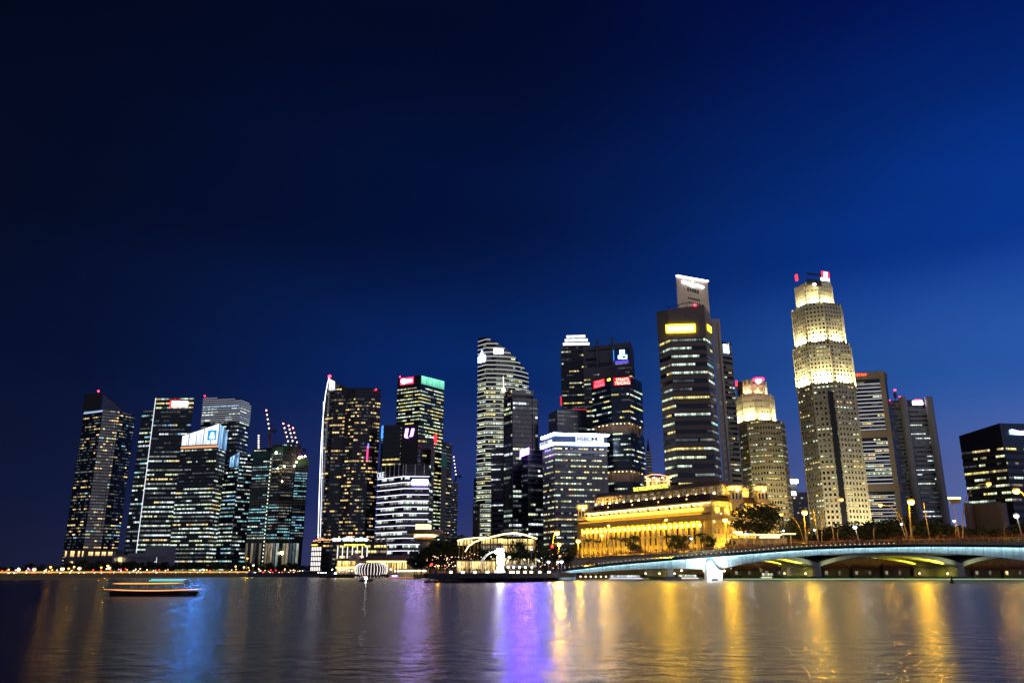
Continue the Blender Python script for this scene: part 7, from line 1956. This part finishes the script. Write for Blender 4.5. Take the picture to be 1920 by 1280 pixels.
for (tx, ty), (bx, by), lab in (((1525, 952), (1535, 1017), 'leaning banner mast right of the lamp-lit green tree'), ((1558, 959), (1564, 1016), 'leaning banner mast in front of the tallest tower'), ((1732, 942), (1743.5, 1011), 'leaning banner mast in front of the grey columned tower'), ((1677, 954), (1701, 1012), 'short leaning mast left of the brightest orange lamp')):
    a_, b_ = at(tx, ty, LY-2), at(bx, by, LY-2)
    r_ = thing('banner_mast', lab, 'mast', b_, gM); mb = MB(); mb.tube([b_, b_.lerp(a_, .5), a_], [.34, .26, .1], 7); mb.build('pole', OC, r_)
    q_ = b_.lerp(a_, .72); mb = MB(); mb.box(q_ - Vector((1.2, .12, .12)), q_ + Vector((1.2, .12, .12))); mb.build('crossbar', OC, r_)
t = thing('lit_sign_board', 'wide glowing yellow sign board on a leaning mast, left of the black corner block', 'sign', at(1800, 1011, LY))
A_, C_ = at(1778, 935, LY), at(1800.5, 931.5, LY); mb = MB(); mb.box((A_.x, LY-.4, A_.z), (C_.x, LY+.4, C_.z)); mb.build('sign_face', glow('sign_board_glow', (1.0, .68, .18), 5), t)
mb = MB(); mb.box((A_.x+.6, LY-.3, A_.z-2.6), (C_.x-.6, LY+.3, A_.z-.15)); mb.build('lower_panel', OC, t)
mb = MB(); mb.tube([at(1800, 1011, LY), at(1786, 935.5, LY+.5)], [.34, .2], 7); mb.build('mast', OC, t)
gO = 'small curved ornamental posts along the bridge railing'
op = None
for bx, by, lab in ((1515, 1018, 'small curved post beside the straight orange lamp'), (1572.5, 1016, 'small curved post left of the brilliant lamp under the tallest tower'), (1640, 1014, 'small curved post in front of the lined bank tower'), (1712, 1012, 'small curved post right beside the brightest orange lamp'), (1794, 1010, 'small curved post below the lit sign board'), (1885, 1007, 'small curved post in front of the black corner block'), (1140, 1040, 'small curved post at the left end of the hotel front'), (1288, 1034, 'small curved post at the right half of the hotel front')):
    b_ = at(bx, by, LY-6)
    if op is None:
        op = thing('ornamental_post', lab, 'post', (0, 0, 0), gO); mb = MB()
        mb.tube([(0, 0, 0), (-.2, 0, 3), (0, 0, 5.6), (.8, 0, 7.2), (2.2, 0, 7.9)], [.28, .26, .22, .18, .08], 7); mb.build('stem', OC, op)
        mb = MB()
        for k in range(4): mb.tube([(0.05 + .16*k, 0, 4.6+k*.75), (1.0+.3*k, 0, 4.9+k*.75)], .12, 5)
        mb.build('leaf_arm', M['mid_metal'], op); o = op
    else: o = copy_tree(op)
    o.location = b_; o['label'] = lab
# traffic light near the abutment
b_ = at(1036, 1060, 440); t = thing('traffic_light', 'traffic light showing red, left of the golden hotel below the tall amber lamp', 'traffic light', (b_.x, 440, GZ))
h_ = at(1035.5, 1024, 440); mb = MB(); mb.tube([(h_.x, 440, GZ), (h_.x, 440, h_.z-1)], .15, 6); mb.build('pole', M['dark_metal'], t)
mb = MB(); mb.box(h_ - Vector((.6, .4, 1.6)), h_ + Vector((.6, .4, 1.0))); bx_ = mb.build('signal_head', M['black'], t)
mb = MB(); mb.ball(h_ + Vector((0, -.5, 0)), .75, 8, 6); mb.build('red_lens', glow('red_signal', (1.0, .02, .01), 8), bx_)

# ================================================================ boats, boom and buoys
def hull(mb, x0, x1, y, w, z0, z1, bow=2.0, mat=None):
    prof = [(x0, 0), (x0+.1, w), (x1-bow, w), (x1, 0), (x1-bow, -w), (x0+.1, -w)]
    mb.prism([(x, y + d) for x, d in reversed(prof)], z0, z1, mat, [(x0 - (.4 if k == 5 else 0) + (0.9 if x > x1-.2 else 0) if False else x + (.9 if x > x1-.2 else 0), y + d*1.12) for k, (x, d) in enumerate(reversed(prof))])
BYo = 158
xa, xb = X_(205, BYo, 1100), X_(380, BYo, 1100)
t = thing('river_boat', 'long low river boat with orange light lines and a short teal-lit roof', 'boat', ((xa+xb)/2, BYo, 0))
mb = MB(); hull(mb, xa+1.0, xb-1.4, BYo, 1.7, -.3, zat(290, 1107.5, BYo)); mb.build('hull', M['black'], t)
OR = glow('orange_gunwale', (1.0, .33, .10), 1.9)
zg = zat(290, 1106.4, BYo)
def sheer(f): return .26*(2*f-1)**2 + .06*f
mb = MB(); mb.tube([(xa + .2 + (xb-xa-.2)*f, BYo-1.75 + 1.7*max(0, (f-.85)/.15)**2, zg + sheer(f)) for f in [k/14 for k in range(15)]], [.02, .05] + [.09]*9 + [.08, .07, .05, .02], 6); mb.build('gunwale_light', OR, t)
x2, x3 = X_(224, BYo), X_(356, BYo); zr_ = zat(290, 1093, BYo)
mb = MB(); mb.box((x2+1.2, BYo-1.6, zr_-.02), (x3-.2, BYo+1.6, zr_+.16)); mb.build('roof', M['wood'], t)
mb = MB(); mb.tube([(x2 + (x3-x2)*f, BYo-1.68, zr_ - .05 + .12*f + .05*(2*f-1)**2) for f in [k/10 for k in range(11)]], [.03] + [.1]*8 + [.07, .02], 6); mb.build('roof_edge_light', glow('orange_roof_light', (1.0, .40, .06), 1.7), t)
x4, x5 = X_(288, BYo), X_(356, BYo)
mb = MB(); mb.box((x4, BYo-1.2, zr_+.18), (x5-.3, BYo+1.2, zat(320, 1088, BYo)-.05)); mb.build('upper_roof', M['mid_metal'], t)
mb = MB(); mb.box((x4, BYo-1.3, zat(320, 1088.6, BYo)), (x5-.4, BYo-1.22, zat(320, 1086.8, BYo))); mb.build('teal_light', glow('teal_light', (.06, .75, .75), 1.3), t)
mb = MB(); mb.box((x4+.4, BYo-1.25, zat(320, 1086, BYo)), (x5, BYo-1.18, zat(320, 1084.9, BYo))); mb.build('pale_blue_light', glow('pale_blue_light', (.45, .75, 1.0), 1.2), t)
for q in range(8):
    x_ = x2 + 1.6 + q*(x3-x2-2.4)/7; mb = MB(); mb.tube([(x_, BYo-1.45, zg), (x_, BYo-1.45, zr_)], .05, 6); mb.build('roof_post', M['wood'], t)
mb = MB(); mb.box((x2+2.4, BYo-1.0, .4), (x3-1.2, BYo+1.0, zg+.25)); mb.build('bench_row', M['wood'], t)
# small boat by the ribbed pavilion
Y_ = 375; xa, xb = X_(674, Y_, 1085), X_(697, Y_, 1085)
t = thing('small_launch', 'small dark launch with one white bow lamp, in front of the ribbed pavilion', 'boat', ((xa+xb)/2, Y_, 0))
mb = MB(); hull(mb, xa, xb, Y_, 1.2, -.3, .8, 1.4); mb.build('hull', M['black'], t)
mb = MB(); mb.box((xa+1, Y_-.9, .8), (xb-2, Y_+.9, 1.5)); mb.build('cabin', M['dark_metal'], t)
mb = MB(); mb.box((xa+.8, Y_-1.1, 2.3), (xb-1.6, Y_+1.1, 2.45)); 
for q in (xa+1, xb-1.8): mb.tube([(q, Y_-.9, .8), (q, Y_-.9, 2.3)], .06, 5)
mb.build('awning', M['red_steel'], t)
mb = MB(); p = at(686.5, 1083.5, Y_-1.4); mb.ball(p, .5, 8, 6); mb.build('bow_lamp', glow('bow_lamp', (.9, .95, 1.0), 60), t)
mb = MB(); mb.box((xa+1.4, Y_-1.15, 2.05), (xb-2.0, Y_-1.08, 2.25)); mb.build('awning_light', glow('pink_awning_light', (1.0, .45, .5), 2.0), t)
def ferry(px0, px1, Y_, lab, hullm, wind, band, zscale=1.0, group='tour boats near the bridges'):
    xa, xb = X_(px0, Y_, 1078), X_(px1, Y_, 1078); t = thing('tour_boat', lab, 'boat', ((xa+xb)/2, Y_, 0), group)
    w = min(2.6, (xb-xa)*.16)
    mb = MB(); hull(mb, xa, xb, Y_, w, -.3, 1.0*zscale, (xb-xa)*.16); mb.build('hull', hullm, t)
    mb = MB(); mb.box((xa+1, Y_-w*.8, 1.0*zscale), (xb-(xb-xa)*.22, Y_+w*.8, 2.9*zscale)); cb = mb.build('cabin', M['white_paint'], t)
    nb = max(3, int((xb-xa)/2.4))
    x0_ = xa+1.3; x1_ = xb-(xb-xa)*.22-.3
    for q in range(nb):
        u0 = x0_ + (x1_-x0_)*q/nb; u1 = x0_ + (x1_-x0_)*(q+.86)/nb
        mb = MB(); mb.face([(u0, Y_-w*.8-.05, 1.5*zscale), (u1, Y_-w*.8-.05, 1.5*zscale), (u1, Y_-w*.8-.05, 2.6*zscale), (u0, Y_-w*.8-.05, 2.6*zscale)], None, [(q*2, .2), (q*2+1, .2), (q*2+1, .9), (q*2, .9)]); mb.build('window', wind, cb)
    mb = MB(); mb.box((xa+.5, Y_-w*.95, 2.9*zscale), (xb-(xb-xa)*.16, Y_+w*.95, 3.1*zscale)); mb.build('roof', M['wood'], t)
    if band: 
        mb = MB(); mb.box((xa+.4, Y_-w*1.16, .55*zscale), (xb-(xb-xa)*.17, Y_-w*1.1, .85*zscale)); mb.build('light_band', band, t)
    return t
ferry(728, 787, 520, 'dark ferry with an orange light line and violet stern lamp at the landing stage', M['black'], W['dimwarm'], glow('ferry_orange', (1.0, .4, .15), 1.5), .8)
t = bpy.data.objects['tour_boat']
mb = MB(); p = at(740, 1079, 516); mb.box(p - Vector((1.6, .2, .35)), p + Vector((1.6, .2, .35))); mb.build('violet_lamp', glow('violet_lamp', (.35, .2, 1.0), 8), t)
ferry(1730, 1812, 508, 'tour boat with pink and violet light bands under the right arch of the road bridge', surface('violet_hull', (.12, .05, .25), .4), W['white'], glow('pink_band', (1.0, .2, .35), .7), 1.5)
ferry(1424, 1456, 506, 'white lit boat moored under the arch left of the middle pier', M['white_paint'], W['green'], glow('cream_band', (1.0, .9, .6), 1.6), 1.2)
ferry(1140, 1216, 474, 'white-lit boat moored under the left span of the footbridge, left of two', M['white_paint'], W['white'], glow('lilac_band', (.8, .75, 1.0), 1.8), .8)
ferry(1268, 1316, 480, 'white-lit boat moored just left of the footbridge pier', M['white_paint'], W['cool'], glow('pale_pink_band', (1.0, .8, .85), 1.6), .9)
t = thing('quay_lamps', 'row of low lamps on the dark quay under the left span of the footbridge', 'quay lights', (X_(1100, 500), 500, 0))
mb = MB(); mb.box((X_(1082, 505), 505, -1), (X_(1330, 505), 515, 1.6)); mb.build('quay_edge', M['concrete_dark'], t)
for q in range(7):
    x_ = X_(1088 + q*9.5, 504); mb = MB(); mb.ball((x_, 504, 1.3), .5, 7, 5); mb.build('lamp', glow('quay_lamp', (1.0, .72, .40), 4, False), t)
for px, py in ((1222.5, 1069.5), (1278, 1069), (1320, 1069), (1358, 1069.5), (1372, 1066.5), (1421, 1068)):
    p = at(px, py, 514); mb = MB(); mb.ball(p, .6, 7, 5); mb.tube([p, (p.x, p.y, 1.5)], .1, 5, M['dark_metal']); mb.build('lamp', PL_, t)
mb = MB(); x0_, x1_ = X_(1357, 442), X_(1960, 436)
mb.tube([(x0_, 443, .25), ((x0_+x1_)/2, 444, .25), (x1_, 436, .25)], .32, 7)
t = thing('green_trail_line', 'thin floating boom standing in for a pale green boat light trail along the waterline below the bridges', 'trail_line', (x0_, 443, 0)); mb.build('float', M['mid_metal'], t)
mb = MB(); mb.tube([(x0_, 442.6, .42), ((x0_+x1_)/2, 443.6, .42), (x1_, 435.6, .42)], .22, 6); mb.build('light_line', glow('green_line', (.45, .85, .50), .65), t)  # glowing float line added in place of a passing boat's light trail
gy = 'dark marker buoys'
by_ = None
for px, py, lab in ((1388, 1083, 'dark marker buoy just right of the footbridge pier'), (1785, 1090, 'dark marker buoy with a red top, below the right arch of the road bridge')):
    Y_ = 4.5*1493/(py-1070+.5); p = at(px, py, Y_)
    if by_ is None:
        by_ = thing('marker_buoy', lab, 'buoy', (0, 0, 0), gy); mb = MB(); mb.lathe((0, 0, 0), [(.9, -.4), (.95, .3), (.5, .7), (.28, 1.8), (.15, 2.0)], 12); mb.build('float', M['black'], by_)
        mb = MB(); mb.lathe((0, 0, 0), [(.3, 2.0), (.3, 2.5), (.05, 2.8)], 10); mb.build('top_mark', M['cloth_red'], by_); o = by_
    else: o = copy_tree(by_)
    o.location = (p.x, Y_, 0); o['label'] = lab
# walkers on the footbridge
gw = 'people walking on the bridges'
for j, (px, lab) in enumerate(((1332, 'person in a dark top on the footbridge above the white pier'), (1595, 'person in a red top on the footbridge, below the tallest tower'), (1535, 'person in pale clothes on the footbridge, right of the lamp-lit tree'))):
    yt = [q for q in jb if q[0] >= px][0]; b_ = at(px, yt[1], jy(px)); pr = ppl[(3, 2, 0)[j]]
    o = copy_tree(pr); o.location = (b_.x, b_.y + 2, b_.z + .95); o.scale = (1.2, 1.2, 1.2); o['label'] = lab; o['group'] = gw

RW = random.Random(41)
for j in range(22):
    px = RW.uniform(1120, 1900); yt = [q for q in jb if q[0] >= px][0]; i_ = jb.index(yt); pv = jb[i_-1]; f_ = (px-pv[0])/(yt[0]-pv[0])
    b_ = at(px, pv[1]*(1-f_) + yt[1]*f_, jy(px)); o = copy_tree(ppl[RW.choice((0, 2, 3))])
    o.location = (b_.x, b_.y + RW.uniform(1, 4), b_.z + .92); o.scale = (1.15,)*3; o.rotation_euler = (0, 0, RW.choice((1.57, -1.57)) + RW.uniform(-.4, .4)); o['label'] = 'small figure of a person strolling behind the footbridge railing'; o['group'] = gw
# ================================================================ sky, sun and camera
w = bpy.data.worlds.new('World'); scene.world = w; w.use_nodes = True
nt = w.node_tree; N = nt.nodes.new; L = nt.links.new
for n_ in list(nt.nodes): nt.nodes.remove(n_)
out = N('ShaderNodeOutputWorld'); bg = N('ShaderNodeBackground'); L(bg.outputs[0], out.inputs[0])
tc = N('ShaderNodeTexCoord'); sp_ = N('ShaderNodeSeparateXYZ'); L(tc.outputs['Generated'], sp_.inputs[0])
def ramp(stops):
    r = N('ShaderNodeValToRGB'); r.color_ramp.interpolation = 'B_SPLINE' if False else 'EASE'
    el = r.color_ramp.elements
    while len(el) > 1: el.remove(el[0])
    el[0].position = stops[0][0]; el[0].color = (*stops[0][1], 1)
    for p, c in stops[1:]:
        e = el.new(p); e.color = (*c, 1)
    L(sp_.outputs['Z'], r.inputs['Fac']); return r
def s2l(r, g, b):
    f = lambda c: ((c/255+.055)/1.055)**2.4 if c > 10 else c/255/12.92
    return (f(r), f(g), f(b))
rl = ramp([(0.0, s2l(23, 26, 52)), (.10, s2l(13, 21, 50)), (.24, s2l(6, 15, 44)), (.42, s2l(4, 11, 34)), (.62, s2l(2, 7, 26))])
rc = ramp([(0.0, s2l(58, 62, 108)), (.10, s2l(34, 50, 110)), (.24, s2l(7, 38, 100)), (.42, s2l(3, 19, 62)), (.62, s2l(2, 10, 40))])
rr = ramp([(0.0, s2l(102, 94, 134)), (.08, s2l(84, 100, 158)), (.22, s2l(40, 86, 164)), (.36, s2l(7, 52, 138)), (.62, s2l(1, 19, 88))])
def mr(a, b, v):
    m = N('ShaderNodeMapRange'); m.interpolation_type = 'SMOOTHSTEP'; m.inputs['From Min'].default_value = a; m.inputs['From Max'].default_value = b; L(v, m.inputs['Value']); return m.outputs['Result']
def mix(f, a, b):
    m = N('ShaderNodeMix'); m.data_type = 'RGBA'; L(f, m.inputs['Factor']); L(a, m.inputs['A']); L(b, m.inputs['B']); return m.outputs['Result']
c1 = mix(mr(-.58, .02, sp_.outputs['X']), rl.outputs[0], rc.outputs[0])
c2 = mix(mr(-.05, .60, sp_.outputs['X']), c1, rr.outputs[0])
sky = N('ShaderNodeTexSky'); sky.sky_type = 'NISHITA'; sky.sun_disc = False; sky.sun_elevation = math.radians(-2.0); sky.sun_rotation = math.radians(100)
sc = N('ShaderNodeMix'); sc.data_type = 'RGBA'; sc.blend_type = 'ADD'; sc.inputs['Factor'].default_value = 0.002
L(c2, sc.inputs['A']); L(sky.outputs[0], sc.inputs['B'])
cn = N('ShaderNodeTexNoise'); cn.inputs['Scale'].default_value = 3.2; cn.inputs['Detail'].default_value = 6
cmap = N('ShaderNodeMapping'); cmap.inputs['Scale'].default_value = (1, 1, 3.5); L(tc.outputs['Generated'], cmap.inputs['Vector']); L(cmap.outputs['Vector'], cn.inputs['Vector'])
cm = N('ShaderNodeMapRange'); cm.inputs['From Min'].default_value = .3; cm.inputs['From Max'].default_value = .7; cm.inputs['To Min'].default_value = .90; cm.inputs['To Max'].default_value = 1.10; L(cn.outputs['Fac'], cm.inputs['Value'])
cs_ = N('ShaderNodeVectorMath'); cs_.operation = 'SCALE'; L(sc.outputs['Result'], cs_.inputs[0]); L(cm.outputs['Result'], cs_.inputs['Scale'])
# glow of the city on the near side of the bay, behind the camera
ng = N('ShaderNodeMapRange'); ng.interpolation_type = 'SMOOTHSTEP'; ng.inputs['From Min'].default_value = -.15; ng.inputs['From Max'].default_value = -.75; ng.inputs['To Min'].default_value = 0; ng.inputs['To Max'].default_value = 1; L(sp_.outputs['Y'], ng.inputs['Value'])
ez = N('ShaderNodeMapRange'); ez.inputs['From Min'].default_value = .55; ez.inputs['From Max'].default_value = 0.0; L(sp_.outputs['Z'], ez.inputs['Value'])
pm_ = N('ShaderNodeMath'); pm_.operation = 'MULTIPLY'; L(ng.outputs['Result'], pm_.inputs[0]); L(ez.outputs['Result'], pm_.inputs[1])
gv = N('ShaderNodeVectorMath'); gv.operation = 'SCALE'; gv.inputs[0].default_value = (.15, .16, .18); L(pm_.outputs[0], gv.inputs['Scale'])
ga = N('ShaderNodeVectorMath'); ga.operation = 'ADD'; L(cs_.outputs['Vector'], ga.inputs[0]); L(gv.outputs['Vector'], ga.inputs[1])
L(ga.outputs['Vector'], bg.inputs['Color']); bg.inputs['Strength'].default_value = 1.0
su = bpy.data.lights.new('afterglow', 'SUN'); su.energy = 0.14; su.angle = math.radians(25); su.color = (1.0, .88, .76)
so = bpy.data.objects.new('afterglow', su); COL.objects.link(so)
so.rotation_euler = Vector((-.55, .8, -.22)).to_track_quat('-Z', 'Y').to_euler()
cam = bpy.data.cameras.new('camera'); co = bpy.data.objects.new('camera', cam); COL.objects.link(co)
cam.sensor_width = 36; cam.lens = 36*F/1920; cam.clip_start = .5; cam.clip_end = 20000
co.location = (0, 0, CH); co.rotation_euler = (PI/2 + TH, 0, 0)
scene.camera = co
scene.view_settings.view_transform = 'Standard'; scene.view_settings.look = 'None'; scene.view_settings.exposure = 0; scene.view_settings.gamma = 1
scene.cycles.use_denoising = True
scene.cycles.max_bounces = 5; scene.cycles.diffuse_bounces = 2; scene.cycles.glossy_bounces = 3
scene.cycles.sample_clamp_indirect = 60.0
scene.render.filter_size = 1.1
scene.cycles.use_light_tree = True
scene.cycles.caustics_reflective = False
